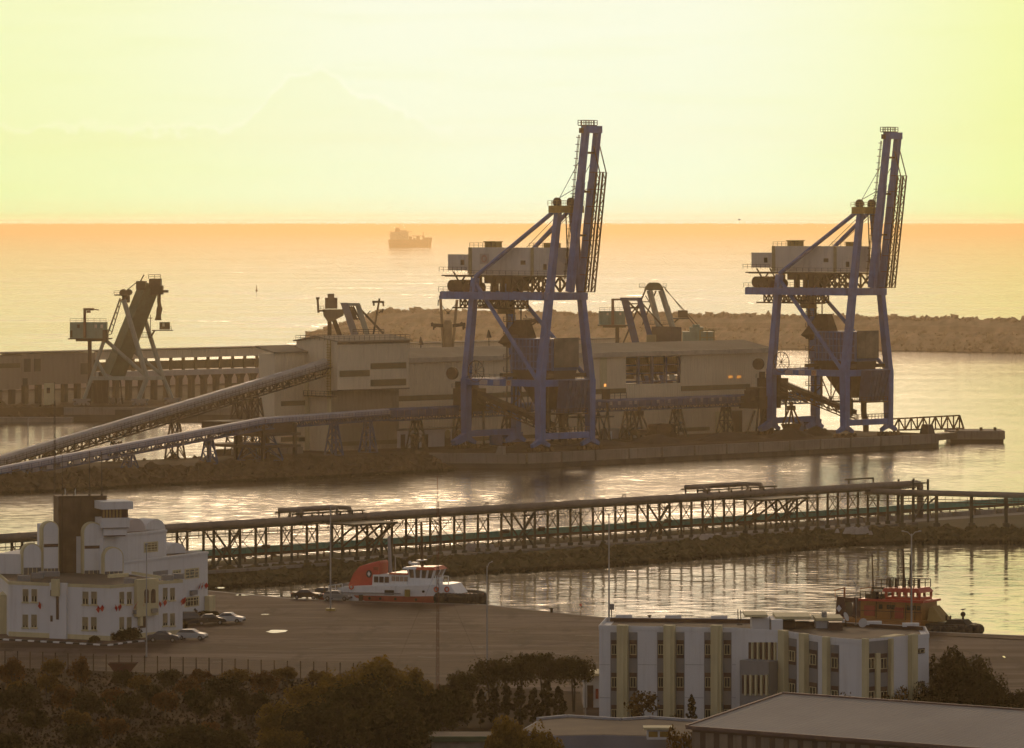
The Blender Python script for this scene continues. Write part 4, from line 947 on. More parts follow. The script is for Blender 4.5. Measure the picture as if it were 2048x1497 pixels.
mb = MB().beam(pt(169.5, 676, Y0 - 1.4), pt(169.5, 617, Y0 - 1.4), .8).beam(pt(167, 619, Y0 - 1.4), pt(188, 619, Y0 - 1.4), .7).beam(pt(188, 619, Y0 - 1.4), pt(198, 620.5, Y0 - 1.4), .45, .3).box(pt(174, 0, Y0).x, pt(182, 0, Y0).x, Y0 - 1.8, Y0 - 1, pt(0, 626, Y0).z, pt(0, 621.5, Y0).z)
obj('davit', mb, mat('rusty_orange_paint', (.22, .10, .05), .7), hs)
obj('column', B((179.5, 683), (179.5, 806), 1.1, Y0 + 2), STEEL, T)
for pts, y, w in (([(247.5, 600), (293.5, 756), (277.5, 800)], Y0, 1.5), ([(289, 636), (324.5, 752), (345, 800)], Y0 + 9, 1.35), ([(208, 681), (183, 756), (168, 800)], Y0, 1.1)):
    obj('leg', MB().path([pt(*p, y) for p in pts], w / 2, 8), PALEG, T)
for pa, pb_, y, w in (((209, 679), (290, 750), Y0 + .4, 1.2), ((259, 696), (323, 750), Y0 + 8.6, 1.1), ((194, 722), (212, 755), Y0 + .5, 1.1)):
    obj('brace', MB().tube(pt(*pa, y), pt(*pb_, y), w / 2), PALEG, T)
obj('tie_beam', MB().beam(pt(182, 757, Y0), pt(294, 757, Y0), 1.1).beam(pt(294, 757, Y0), pt(326.5, 756, Y0 + 9), 1.1), PALEG, T)
mb = MB().beam(pt(240.5, 597, Y0 + 7), pt(214, 672, Y0 + 7), .45).beam(pt(244, 598, Y0 + 7), pt(223, 668, Y0 + 7), .3)
for i in range(7): t = i / 6; mb.beam(pt(240.5 - 26.5 * t, 597 + 75 * t, Y0 + 7), pt(244 - 21 * min(1, t + .12), 598 + 70 * min(1, t + .12), Y0 + 7), .22)
obj('back_frame', mb, STEEL, T)
mb = MB().box(*(lambda p, q: (p.x, q.x, Y0 + 1, Y0 + 9, q.z, p.z))(pt(228, 592, Y0), pt(254, 589.6, Y0))).box(*(lambda p, q: (p.x, q.x, Y0 + 2, Y0 + 8, q.z, p.z))(pt(243, 606, Y0), pt(256, 592, Y0)))
mb.disc(pt(247, 586, Y0 + 5), (0, 1, 0), 1.1, 4, 14).disc(pt(258, 585, Y0 + 5), (0, 1, 0), .9, 4, 14).rail([pt(228, 589.6, Y0 + 1), pt(240, 589.6, Y0 + 1)], 1.1, .1, 1).beam(pt(255, 580, Y0 + 5), pt(272, 566, Y0 + 5), .25)
obj('head_frame', mb, STEEL, T)
mb = MB().box(*(lambda p, q: (p.x, q.x, Y0 + 4, Y0 + 7, q.z, p.z))(pt(317, 660, Y0), pt(337, 645.5, Y0))); cb = obj('operator_cab', mb, STEEL, T)
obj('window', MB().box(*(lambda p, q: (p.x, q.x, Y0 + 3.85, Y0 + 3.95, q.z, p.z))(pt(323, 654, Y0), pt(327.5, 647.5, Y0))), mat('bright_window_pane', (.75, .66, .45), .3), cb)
mb = MB().box(*(lambda p, q: (p.x, q.x, Y0 + 3, Y0 + 8, q.z, p.z))(pt(302, 662.6, Y0), pt(343, 661, Y0))).beam(pt(303, 672, Y0 + 6), pt(309, 662, Y0 + 6), .5).beam(pt(301, 630, Y0 + 6), pt(301, 661, Y0 + 6), .22).box(*(lambda p, q: (p.x, q.x, Y0 + 5, Y0 + 7, q.z, p.z))(pt(293, 638, Y0), pt(302, 636.6, Y0))).rail([pt(330, 661, Y0 + 3), pt(343, 661, Y0 + 3)], 1.1, .1, 1)
obj('cab_platform', mb, STEEL, cb)
mb = MB().box(*(lambda p, q: (p.x, q.x, Y0 + 6, Y0 + 8, q.z, p.z))(pt(272, 676.4, Y0), pt(299, 675, Y0))).rail([pt(272, 675, Y0 + 6), pt(299, 675, Y0 + 6)], 1.4, .1, 1)
obj('gangway', mb, STEEL, T)
mb = MB()
for x0, x1, y0, y1 in ((186, 215, 760, 808), (196, 208, 745, 760)): mb.box(*(lambda p, q: (p.x, q.x, Y0 + 2, Y0 + 7, q.z, p.z))(pt(x0, y1, Y0), pt(x1, y0, Y0)))
for px in (190, 200, 210, 228, 240): mb.beam(pt(px, 758, Y0 + 1), pt(px + 5, 808, Y0 + 1), .4)
obj('pedestal', mb, STEEL, T)
for px, y in ((280, Y0), (345, Y0 + 9), (163, Y0), (230, Y0 + 9)):
    c = pt(px, 808, y); c.z = 4
    mb = MB().box(c.x - 1.6, c.x + 1.6, y - .8, y + .8, 4.7, 5.6).box(c.x - 2.6, c.x + 2.6, y - .6, y + .6, 5.4, 6)
    for k in (-1.9, -.65, .65, 1.9): mb.disc((c.x + k, y, 4.5), (0, 1, 0), .5, .6, 10)
    obj('bogie', mb, GREYR, T)

Y1 = 1592.0
T = thing('ship_loader', 'pale green ship loader with an upright frame showing above the warehouse roof', 'ship loader', V((pt(1300, 0, Y1).x, Y1, 4)))
q4 = lambda x0, y0, x1, y1, ya, yb, Y=Y1: (lambda p, q: (p.x, q.x, Y + ya, Y + yb, q.z, p.z))(pt(x0, y1, Y), pt(x1, y0, Y))
hs = obj('machine_house', MB().box(*q4(1198, 622.5, 1250, 650, -1, 5)), GREEN, T)
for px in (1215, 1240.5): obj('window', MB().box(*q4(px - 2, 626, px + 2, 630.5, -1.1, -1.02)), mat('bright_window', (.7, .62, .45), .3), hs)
obj('house_deck', MB().box(*q4(1196, 650, 1255, 652.5, -2, 6)).box(*q4(1206, 652.5, 1252, 655.5, -1, 5)).rail([pt(1199, 622.5, Y1 - 1), pt(1250, 622.5, Y1 - 1)], 1.1, .09, 1.6), STEEL, hs)
obj('davit', MB().beam(pt(1225.5, 650, Y1 - 1.4), pt(1225.5, 598, Y1 - 1.4), .9).beam(pt(1223.5, 599.5, Y1 - 1.4), pt(1242, 599.5, Y1 - 1.4), .6), mat('rusty_orange_paint', (.24, .13, .08), .7), hs)
obj('column', MB().beam(pt(1234.5, 655, Y1 + 2), V((pt(1234.5, 0, Y1).x, Y1 + 2, 4)), 1.2), STEEL, T)
mb = MB().loft([[pt(x, y, Y1 + dy) for dy, x in ((0, a), (0, b), (7, b), (7, a))] for a, b, y in ((1288, 1327, 581), (1290, 1326, 575), (1295, 1321, 568), (1299, 1316, 565.5))]).box(*q4(1279, 574, 1290, 575.5, 0, 7)).box(*q4(1326, 574, 1333, 575.5, 0, 7)).rail([pt(1279, 574, Y1), pt(1290, 574, Y1)], 1.1, .1, .9).rail([pt(1326, 574, Y1), pt(1333, 574, Y1)], 1.1, .1, .9)
obj('head_frame', mb, GREEND, T)
for x0, x1 in ((1299, 1317.5), (1322, 1344.5)):
    a, b = pt(x0, 581, Y1 + 1), pt(x1, 652, Y1 + 1); c = a + (b - a) * ((a.z - 4) / (a.z - b.z)); obj('leg', MB().tube(a, c, .95, 8), PALEG, T)
a, b = pt(1291, 580, Y1 + 6), pt(1266, 640, Y1 + 6); mb = MB().beam(a, a + (b - a) * ((a.z - 4) / (a.z - b.z)), .5)
mb.beam(pt(1312, 582, Y1 + 6), pt(1285, 650, Y1 + 6), .45).beam(pt(1291, 592, Y1 + 6), pt(1300, 606, Y1 + 6), .3).beam(pt(1285, 604, Y1 + 6), pt(1304, 604, Y1 + 6), .3).beam(pt(1284, 605, Y1 + 6), pt(1300, 626, Y1 + 6), .3)
obj('back_frame', mb, STEEL, T)
mb = MB()
for dx in (0, 5): mb.beam(pt(1327 + dx * .4, 573 + dx, Y1 + 3), pt(1390 + dx * 1.4, 652, Y1 + 3), .22)
obj('boom_rope', mb, STEEL, T)
cb = obj('operator_cab', MB().box(*q4(1357, 621.5, 1376, 636, 2, 6)), STEEL, T)
obj('cab_platform', MB().box(*q4(1346, 637, 1378, 639, 1, 7)).beam(pt(1345, 648, Y1 + 3), pt(1357, 638, Y1 + 3), .5).beam(pt(1338, 612, Y1 + 3), pt(1346, 640, Y1 + 3), .3), STEEL, cb)
mb = MB().box(*q4(1380, 655, 1407, 664, 1, 6)).box(*q4(1366, 664, 1428, 692, 0, 7)).box(*q4(1386, 650, 1400, 655, 2, 5)); obj('boom', mb, GREEN, T)
obj('boom_rack', MB().rail([pt(1400, 690, Y1 - .3), pt(1428, 690, Y1 - .3)], 4.6, .35, 1.6).rail([pt(1404, 664, Y1), pt(1432, 664, Y1)], 1, .1, 1), mat('yellow_green_rail', (.25, .24, .10), .7), T)
obj('gangway', MB().box(*q4(1300, 648.5, 1346, 650, 4, 6)).rail([pt(1300, 648.5, Y1 + 4), pt(1346, 648.5, Y1 + 4)], 1.2, .1, 1.3), STEEL, T)
obj('pedestal', MB().box(pt(1290, 0, Y1).x, pt(1345, 0, Y1).x, Y1 - 2, Y1 + 9, 4, 8), STEEL, T)

Y2 = 1400.0
T = thing('ship_gantry', 'dark blue portal frame with a grey house showing above the warehouse roof', 'gantry', V((pt(1300, 0, Y2).x, Y2, 2)))
mb = MB()
def slant(x0, y0, x1, y1, w, y, d=1.6):
    return [pt(x0 - w / 2, y0, y), pt(x0 + w / 2, y0, y), pt(x0 + w / 2, y0, y + d), pt(x0 - w / 2, y0, y + d)], [pt(x1 - w / 2, y1, y), pt(x1 + w / 2, y1, y), pt(x1 + w / 2, y1, y + d), pt(x1 - w / 2, y1, y + d)]
low = 2.0
for x0, y0, x1, y1, w in ((1249, 598, 1273, 692, 15), (1278.5, 598.5, 1300, 672, 11)):
    t = (pt(0, y0, Y2).z - low) / (pt(0, y0, Y2).z - pt(0, y1, Y2).z); a, b = slant(x0, y0, x0 + (x1 - x0) * t, y0 + (y1 - y0) * t, w, Y2)
    obj('leg', MB().hexa(b, a), BLUED, T)
obj('head_beam', MB().box(*q4(1240.5, 595.5, 1284.5, 602, -.2, 2, Y2)), BLUED, T)
mb = MB().beam(pt(1257, 604, Y2 + 1), pt(1290, 640, Y2 + 1), .5).beam(pt(1280, 606, Y2 + 1), pt(1262, 628, Y2 + 1), .4).beam(pt(1257, 616, Y2 + 1), pt(1283, 616, Y2 + 1), .5).beam(pt(1256, 608, Y2 + 1), pt(1278, 608, Y2 + 1), .3).beam(pt(1286, 609, Y2 + 1), pt(1327, 655, Y2 + 1), .4)
obj('brace', mb, STEEL, T)
mb = MB().loft([[pt(1303, y, Y2 + 2), pt(1340, y, Y2), pt(1363, y + d_, Y2 + 1), pt(1363, y + d_, Y2 + 10), pt(1303, y, Y2 + 10)] for y, d_ in ((720, 0), (654.5, 1.5), (653.5, 1.5))]); hs = obj('house', mb, mat('dark_grey_paint', (.10, .085, .075), .6), T)
obj('yellow_box', MB().box(*q4(1293, 670, 1312, 690, -1.5, 0, Y2)), mat('pale_olive_paint', (.27, .24, .13), .6), hs)
Y3 = 1395.0
T = thing('bulk_elevator', 'tan elevator head with grey slanting legs rising behind the transfer tower roof', 'elevator', V((pt(690, 0, Y3).x, Y3, 2)))
mb = MB().box(*q4(650, 596, 674, 618, 0, 4, Y3)).box(*q4(655, 588, 668, 596, 1, 3, Y3)).loft([[pt(x, y, Y3 + dy) for dy, x in ((0, a), (0, b), (4, b), (4, a))] for a, b, y in ((655, 663, 644), (647, 687, 632), (645, 688, 619))])
hd = obj('head', mb, mat('tan_machine_paint', (.24, .17, .10), .7, 0, .2, .3, streak=.5), T)
obj('column', MB().beam(pt(659, 640, Y3 + 2), V((pt(659, 0, Y3).x, Y3 + 2, 2)), 1.1), RUST, T)
obj('davit', MB().beam(pt(637, 626, Y3), pt(635, 596, Y3), .6).beam(pt(632, 597, Y3), pt(639, 597, Y3), .6).beam(pt(635, 622, Y3), pt(650, 622, Y3), .5).rail([pt(635, 622, Y3), pt(648, 622, Y3)], 1.3, .1, .8), RUST, hd)
a, b = slant(688, 606, 740, 760, 15, Y3); obj('boom_trough', MB().hexa(b, a), mat('blue_grey_paint', (.22, .22, .25), .6, 0, .15, .3, streak=.5), T)
a, b = slant(668, 640, 712, 760, 10, Y3 + 2); obj('chute', MB().hexa(b, a), RUST, T)
a, b = slant(715, 608, 762, 760, 11, Y3 + 1); obj('leg', MB().hexa(b, a), PALEG, T)
obj('head_beam', MB().box(*q4(684, 606.5, 719, 612.5, .5, 2.5, Y3)), PALEG, T)
mb = MB().beam(pt(721, 619, Y3 + 2), pt(767, 668, Y3 + 2), .6)
for i in range(5): mb.beam(pt(690 + i * 4, 613, Y3 + 2), pt(700 + i * 5, 640, Y3 + 2), .5)
mb.box(*q4(700, 620, 712, 640, 1, 3, Y3)).rail([pt(706, 668, Y3), pt(768, 668, Y3)], 1.2, .15, 1.4)
obj('frame', mb, STEEL, T)
def mast(name, label, px0, y0, px1, y1, arms, thick, Y, orange):
    T = thing(name, label, 'ship mast', V((pt(px1, 0, Y).x, Y, 3)))
    for (xa, ya, xb, yb, w) in thick:
        a, b = pt(xa, ya, Y), pt(xb, yb, Y); c = a + (b - a) * ((a.z - 6) / (a.z - b.z)); obj('post', MB().tube(a, c, w / 2, 10), orange, T)
    for (xa, ya, xb, yb, w) in arms: obj('cross_arm' if w > .55 else 'hanging_lamp' if w > .28 else 'stay_wire', MB().beam(pt(xa, ya, Y - .3), pt(xb, yb, Y - .3), w), STEEL, T)
    return T
OR = mat('buff_mast_paint', (.34, .23, .12), .6, 0, .2, .5, streak=.4); Y4 = 1380.0
mb_arms = [(862, 650, 886, 652, .9), (905, 652, 931, 649, .9), (863, 646, 871, 656, .6), (922, 645, 930, 657, .6), (868, 652, 867, 660, .4), (926, 652, 927, 660, .4), (880, 606, 896, 628, .16), (914, 606, 896, 628, .16), (878, 594, 884, 594, .4), (877, 600, 876, 612, .3), (893, 626, 899, 626, .8)]
mast('kingpost', 'buff twin-pole ship kingpost with crossed arms showing left of the front crane', 896, 640, 896, 700, mb_arms, [(880.5, 591, 888, 704, .8), (914, 600, 904.5, 704, .8), (896, 644, 896, 704, 2.2), (896, 641, 896, 646, 1.8)], Y4, OR)
mast('kingpost', 'buff ship kingpost with one drooping arm showing between the legs of the front crane', 1056, 636, 1056, 700, [(1056, 646, 1078, 637, .9), (1064, 650, 1079, 640, .5), (1074, 640, 1076, 648, .4), (1046, 612, 1058, 624, .25), (1050, 630, 1056, 640, .3)], [(1055, 640, 1056, 704, 2.0), (1055, 636, 1055, 641, 2.6)], Y4, OR)
mast('lamp_mast', 'leaning dark lamp mast with a crossbar beside the elevator behind the tower roof', 759, 597, 747, 668, [(744.5, 604, 768.5, 604.5, .6), (747, 604, 748, 612, .5), (766, 604, 767, 613, .5), (763, 622, 757, 627, .35), (766, 618, 764, 626, .35), (733, 630, 741, 622, .25)], [(759, 597.5, 747, 668, .55)], Y3 + 3, STEEL)
for i, (px, y0, y1, lb) in enumerate([(841, 674, 706, 'thin dark jib post standing above the warehouse roof left of the front crane'), (977, 660, 690, 'thin dark jib post seen through the legs of the front crane')]):
    T = thing('jib_post', lb, 'post', V((pt(px, 0, 1370).x, 1370, 2))); obj('post', MB().beam(pt(px + 2, y1 + 30, 1370), pt(px, y0, 1370), .25), STEEL, T); obj('hook', MB().tube(pt(px, y0, 1369.6), pt(px + 1, y0 + 16, 1369.6), .15, 6, .75), STEEL, T)

# ------------------------------------------------------------------ breakwater, ship, buoy
BW = mat('breakwater_rock', (0.66, 0.46, 0.27), 0.95, 0, 0.2, 0.15, bump=0.4, bscale=.5, spec=0.05)
def bw_y(x): return 2336 - (x - 134.5) * 83 / 96 if x > -60 else 2336 + 194.5 * 83 / 96 - (x + 60) * .3
rr = random.Random(12); mb = MB(); xs = [x for x in range(-104, 330, 4)]; rings = []
for x in xs:
    y = bw_y(x); t = min(1.0, max(.12, (x + 104) / 42)) ** .8; h = 14.2 * t + rr.uniform(-.35, .35); j = lambda s=1.0: rr.uniform(-s, s)
    rings.append([V((x + j(), y + j(2), -1)), V((x + j(), y + 8 * t + j(), h * .42 + j(.5))), V((x, y + 15 * t, h * .62 + j(.4))), V((x, y + 16 * t, h * .78)), V((x + j(), y + 24 * t + j(), h + j(.5))), V((x, y + 30 * t, h + j(.6))), V((x, y + 52 * t + 4, -1))])
mb.loft(rings, close=False)
for i in range(2600):                                           # armour blocks on the crest and the slope
    x = rr.uniform(-103, 328); y = bw_y(x); t = min(1.0, max(.12, (x + 104) / 42)) ** .8; k = rr.random()
    if k < .45: yy, z, s = y + rr.uniform(22, 31) * t, 14.1 * t + rr.uniform(-.6, .4), rr.uniform(.8, 1.5) + 1.5 * (rr.random() < .10)
    else: u = rr.random(); yy, z, s = y + (u * 14) * t, .2 + 14.2 * .6 * t * u, rr.uniform(.7, 1.5)
    a = V((rr.gauss(0, 1), rr.gauss(0, 1), rr.gauss(0, 1))).normalized(); b = a.orthogonal().normalized(); c = a.cross(b); o_ = V((x, yy, z)); p6 = [o_ + v * s * rr.uniform(.7, 1.2) for v in (a, b, c, -a, -b, -c)]
    mb.add(p6, [(0, 1, 2), (1, 3, 2), (3, 4, 2), (4, 0, 2), (1, 0, 5), (3, 1, 5), (4, 3, 5), (0, 4, 5)])
o = obj('breakwater', mb, BW); tag(o, 'long rocky breakwater with a ragged crest of armour blocks between harbour and open sea', 'breakwater')
YS = 13571.0
T = thing('cargo_ship', 'distant cargo ship with its bridge aft lying at anchor out on the open sea', 'ship', ony(820, 495, YS))
HULL = mat('ship_hull_red_brown', (.60, .22, .08), .6); SUP = mat('ship_house_cream', (.75, .55, .38), .6)
def srow(y, x0, x1, hw, bow=6): return [ony(x0, y, YS), ony(x1 - bow, y, YS - hw), ony(x1, y, YS), ony(x1 - bow, y, YS + hw), ony(x0, y, YS + hw), ony(x0, y, YS - hw)][1:] if False else [ony(x0, y, YS - hw * .9), ony(x1 - bow, y, YS - hw), ony(x1, y, YS), ony(x1 - bow, y, YS + hw), ony(x0, y, YS + hw * .9)]
obj('hull', MB().loft([srow(496.5, 778.5, 862, 9), srow(487, 777, 863, 10), srow(479.5, 776, 864.2, 10)]), HULL, T)
obj('forecastle', MB().loft([srow(479.6, 848, 864.2, 9), srow(475.5, 849, 864.6, 9.5)]), HULL, T)
q5 = lambda x0, y0, x1, y1, hw: (lambda p, q: (p.x, q.x, YS - hw, YS + hw, q.z, p.z))(ony(x0, y1, YS), ony(x1, y0, YS))
hs = obj('deckhouse', MB().box(*q5(780, 469, 817.5, 479.6, 9)).box(*q5(781, 464, 817, 469, 8)).box(*q5(800, 460.8, 814, 464, 6)), SUP, T)
obj('bridge_wing', MB().box(*q5(779, 463.2, 784, 464.2, 10)).box(*q5(815, 463, 824, 464.4, 11)).box(*q5(776, 468.4, 781, 469.2, 9)), SUP, hs)
obj('funnel', MB().loft([[ony(x, y, YS + dy) for x, dy in ((a, -3), (b, -3), (b, 3), (a, 3))] for a, b, y in ((789.5, 799.5, 466), (790.5, 799, 458), (792.5, 797, 455.6))]), HULL, hs)
obj('mast', MB().tube(ony(799.8, 462, YS), ony(799.8, 446.5, YS), 1.0, 6, .5), SUP, T)
obj('deck_gear', MB().box(*q5(818, 473.5, 824, 479.6, 4)).box(*q5(832.5, 472.5, 840, 479.6, 5)).box(*q5(826, 476, 831, 479.6, 3)).box(*q5(844.5, 472, 849, 479.6, 4)).box(*q5(824, 471.6, 848, 473, 1)).tube(ony(846.3, 474, YS), ony(846.3, 464.5, YS), 1.0, 6), HULL, T)
T = thing('spar_buoy', 'slim spar buoy floating alone on the open sea left of the distant ship', 'buoy', ony(513, 582, 4419))
p = ony(513, 582, 4419); obj('spar', MB().tube(p + V((0, 0, -.5)), p + V((0, 0, 4.9)), .5, 8, .3), RUST, T); obj('float', MB().tube(p + V((0, 0, -.4)), p + V((0, 0, 1)), 1.1, 10, .8), RUST, T)
# ------------------------------------------------------------------ the pipe jetty in front
J0 = V((-10.1, 818, 0))
def J(a, b, z=0.0): return J0 + U * a + W * b + V((0, 0, z))
def jb(px, py, b):
    p = J(0, b); q = onwall(px, py, p, p + U); d = V((q.x, q.y, 0)) - J0; return V((d.dot(U), d.dot(W), q.z))
def jm(mb): mb.v = [tuple(J(*p)) for p in mb.v]; return mb
nearw = [onz(*p, 0.0) for p in ((330, 1186), (430, 1178), (620, 1166), (900, 1150), (1193, 1135), (1500, 1110), (1700, 1091), (1830, 1086), (2048, 1087), (2400, 1091))]
nrm = lambda i: (lambda d: V((-d.y, d.x, 0)).normalized())(nearw[min(i + 1, len(nearw) - 1)] - nearw[max(i - 1, 0)])
ntop = [p + nrm(i) * (7.5 if i < 6 else 6.5) + V((0, 0, 2.2)) for i, p in enumerate(nearw)]
far = [J(a, 29) for a in (-150, 260)]
poly = [(ntop[0].x - 60, ntop[0].y - 50)] + [(p.x, p.y) for p in ntop] + [(far[1].x + 90, far[1].y - 40), (far[1].x, far[1].y), (far[0].x, far[0].y)]
EARTH = mat('mole_earth', (0.085, 0.066, 0.04), 0.95, 0, 0.35, 0.08, bump=0.08, bscale=.8, col2=(0.05, 0.05, 0.022), spec=0.05)
o = obj('jetty_mole', MB().prism(poly, -1.5, 2.2), EARTH); tag(o, kind='structure')
rubble('jetty_rock_slope', [p + V((0, 0, .1)) for p in nearw], ntop, 1.05, 5200, 11, ROCKG)
rubble('jetty_rear_rock_slope', [J(-150, 32), J(260, 32)], [J(-150, 28.8, 2.1), J(260, 28.8, 2.1)], 1.2, 500, 13, ROCK)
road = MB().face(J(-140, 13.2, 2.23), J(250, 13.2, 2.23), J(250, 18.5, 2.23), J(-140, 18.5, 2.23))
o = obj('service_road', road, mat('pale_road', (.22, .20, .18), .9, 0, .2, .1, spec=.05)); tag(o, kind='structure')
kerb = MB(); kerb.beam(J(-95, 8.6, 2.3), J(132, 8.6, 2.3), .5, .5); o = obj('concrete_kerb', kerb, CONC); tag(o, kind='structure')

T = thing('pipe_trestle', 'long steel pipe trestle carrying a fat pipe along the stone jetty', 'pipe bridge', J(0, 10, 2.2))
zt = 8.75; pitch = 5.72; a_l, a_r = -95.0, 133.0; n = int((a_r - a_l) / pitch)
for i in range(n + 1):
    a = a_l + i * pitch
    for b in (10.0, 12.4):
        mb = MB().beam(J(a, b, 2.6), J(a, b, zt), .42, .42).beam(J(a, b, 2.3), J(a, b, 2.9), .9, .9)
        obj('column', mb, TRESTLE, T)
for i in range(n):
    mb = MB(); a = a_l + i * pitch; c = a + pitch
    if i % 6 == 3: mb.beam(J(a, 10, zt), J(c, 10, 2.6), .26).beam(J(a, 10, 2.6), J(c, 10, zt), .26).beam(J(a, 12.4, zt), J(c, 12.4, 2.6), .2)
    else: mb.beam(J(a, 10, zt - .4), J(a, 12.4, zt - 3.4), .12).beam(J(a, 12.4, zt - .4), J(a, 10, zt - 3.4), .12).beam(J(a, 10, zt - 3.4), J(a, 12.4, zt - 3.4), .14)
    if i % 6 in (0, 4): mb.beam(J(a, 12.4, zt), J(c, 12.4, 4.2), .1).beam(J(a, 12.4, 4.2), J(c, 12.4, zt), .1)
    obj('brace', mb, TRESTLE, T)
mb = MB()
for b in (9.8, 12.6): mb.beam(J(a_l - 4, b, zt + .12), J(a_r, b, zt + .12), .25, .3)
mb.beam(J(a_l - 4, 9.4, zt - .62), J(a_r, 9.4, zt - .62), .16, .14).beam(J(a_l - 4, 9.4, zt - 1.05), J(a_r, 9.4, zt - 1.05), .09)
for i in range(n * 3): a = a_l + i * pitch / 3; mb.beam(J(a, 9.4, zt - 1.1), J(a, 9.4, zt), .09)
obj('cable_tray', mb, TRESTLE, T)
PIPE = mat('dusty_pipe_cladding', (0.27, 0.225, 0.18), 0.75, 0, 0.2, 0.2, streak=0.3, spec=.15)
mp_ = MB().tube(J(a_l - 6, 10.7, zt + .8), J(a_r + 1.5, 10.7, zt + .8), .58, 14)
obj('second_pipe', MB().tube(J(a_l - 6, 12.1, zt + .72), J(a_r + 1.5, 12.1, zt + .72), .45, 12), PIPE, T, None, True)
mb = mp_
for i in range(0, n, 1): a = a_l + i * pitch; mb.disc(J(a, 10.7, zt + .8), U, .64, .25, 12)
for i in (6, 12, 20, 26):
    a = a_l + i * pitch; mb.path([J(a, 10.7, zt + 1.3), J(a, 10.7, zt + 1.8), J(a + .8, 10.7, zt + 1.8), J(a + .8, 10.7, zt + 1.3)], .09, 6)
obj('main_pipe', mb, PIPE, T)
# expansion loops on outrigger platforms
def loop(px_l, px_r, name):
    a0, a1 = jb(px_l, 1030, 10).x, jb(px_r, 1030, 10).x; w = a1 - a0
    mb = MB().box(0, 0, 0, 0, 0, 0) if False else MB()
    q = lambda a, b, z: J(a, b, z)
    mb.hexa([q(a0 + .35 * w, 3.0, zt - .1), q(a1, 3.0, zt - .1), q(a1, 9.5, zt - .1), q(a0 + .35 * w, 9.5, zt - .1)], [q(a0 + .35 * w, 3.0, zt + .18), q(a1, 3.0, zt + .18), q(a1, 9.5, zt + .18), q(a0 + .35 * w, 9.5, zt + .18)])
    for k in range(4): a = a0 + w * (.38 + .2 * k); mb.beam(q(a, 3.2, zt), q(a, 9.8, zt - 4.2), .26)
    pl = obj('loop_platform', mb, TRESTLE, T)
    mb = MB()
    z2 = zt + 1.8
    for k in (.04, .2, .36, .62, .8): mb.beam(q(a0 + w * k, 10.4, zt + .2), q(a0 + w * k, 10.4, z2), .3).beam(q(a0 + w * k, 15.5, zt), q(a0 + w * k, 15.5, z2), .3)
    mb.beam(q(a0 - .08 * w, 10.4, z2), q(a0 + .98 * w, 10.4, z2), .2, .25).beam(q(a0 - .02 * w, 15.5, z2), q(a0 + .9 * w, 15.5, z2), .2, .25).beam(q(a0 + .95 * w, 10.4, z2), q(a0 + .95 * w, 10.4, zt + .2), .22)
    obj('loop_frame', mb, TRESTLE, pl)
    mb = MB()
    for k, r, b0, b1 in ((0, .34, 10.7, 15.2), (.12, .28, 11.8, 14.2)):
        A, Bq = a0 + w * (.02 + k), a0 + w * (.78 - k)
        mb.path([q(A, b0, zt + .8), q(A, b0, z2 + .45), q(A, b1, z2 + .45), q(Bq, b1, z2 + .45), q(Bq, b0, z2 + .45), q(Bq, b0, zt + .8)], r, 10)
    obj('loop_pipe', mb, PIPE, pl)
loop(600, 735, 'a'); loop(1412, 1560, 'b')
# end tower where the pipes turn
mb = MB(); ae = a_r
for da in (-1, 3.4):
    for b in (9.6, 13): mb.beam(J(ae + da, b, 2.3), J(ae + da, b, 10.3), .4)
for z in (4.6, 7.2, 9.6): mb.beam(J(ae - 1, 9.6, z), J(ae + 3.4, 9.6, z), .22).beam(J(ae - 1, 13, z), J(ae + 3.4, 13, z), .22).beam(J(ae + 3.4, 9.6, z), J(ae + 3.4, 13, z), .22)
mb.beam(J(ae - 1, 9.6, 2.5), J(ae + 3.4, 9.6, 7.2), .16).beam(J(ae - 12, 10, zt + 1.5), J(ae - 12, 10, zt + 2.3), .3).beam(J(ae - 19, 10, zt + 1.5), J(ae - 19, 10, zt + 2.3), .3).beam(J(ae - 20, 10, zt + 2.3), J(ae - 12, 10, zt + 2.3), .3)
obj('end_tower', mb, TRESTLE, T)
mb = MB().path([J(ae + 1.4, 10.7, zt + .8), J(ae + 2.2, 10.7, zt + .5), J(ae + 2.4, 10.7, zt - .4), J(ae + 2.4, 10.7, 3.2)], .56, 12).path([J(ae + 1.4, 12.1, zt + .72), J(ae + 4.2, 12.1, zt + .72), J(ae + 4.6, 12.1, zt + .2), J(ae + 4.6, 12.1, 3)], .36, 10)
obj('riser_pipe', mb, PIPE, T, None, True)
# lower pipe line going off to the right
T = thing('pipe_rack', 'lower dark pipe rack on widely spaced columns running off beyond the jetty corner', 'pipe bridge', onz(1873, 1053, 2.2))
YP = 912.0
p0, p1 = ony(1730, 979, YP), ony(2300, 994, YP)
obj('pipe', MB().tube(p0 + V((0, 0, -.35)), p1 + V((0, 0, -.35)), .52, 12), PIPE, T, None, True)
mb = MB().beam(p0 + V((0, 0, -1.5)), p1 + V((0, 0, -1.5)), .12).beam(p0 + V((0, 0, -2.0)), p1 + V((0, 0, -2.0)), .16)
for i in range(40): c = p0.lerp(p1, i / 39); mb.beam(c + V((0, 0, -2)), c + V((0, 0, -1)), .08)
mb.beam(p0 + V((0, 2, -.9)), p1 + V((0, 2, -.9)), .2)
obj('cable_tray', mb, TRESTLE, T)
for px in (1804, 1873, 1943, 2012, 2084):
    c = ony(px, 1053, YP + .4); obj('column', MB().beam((c.x, YP + .4, 2.2), (c.x, YP + .4, ony(px, 988 + (px - 1800) * .02, YP).z), .62, .62).beam((c.x, YP + .4, 2.2), (c.x, YP + .4, 2.9), 1.2, 1.2), TRESTLE, T)
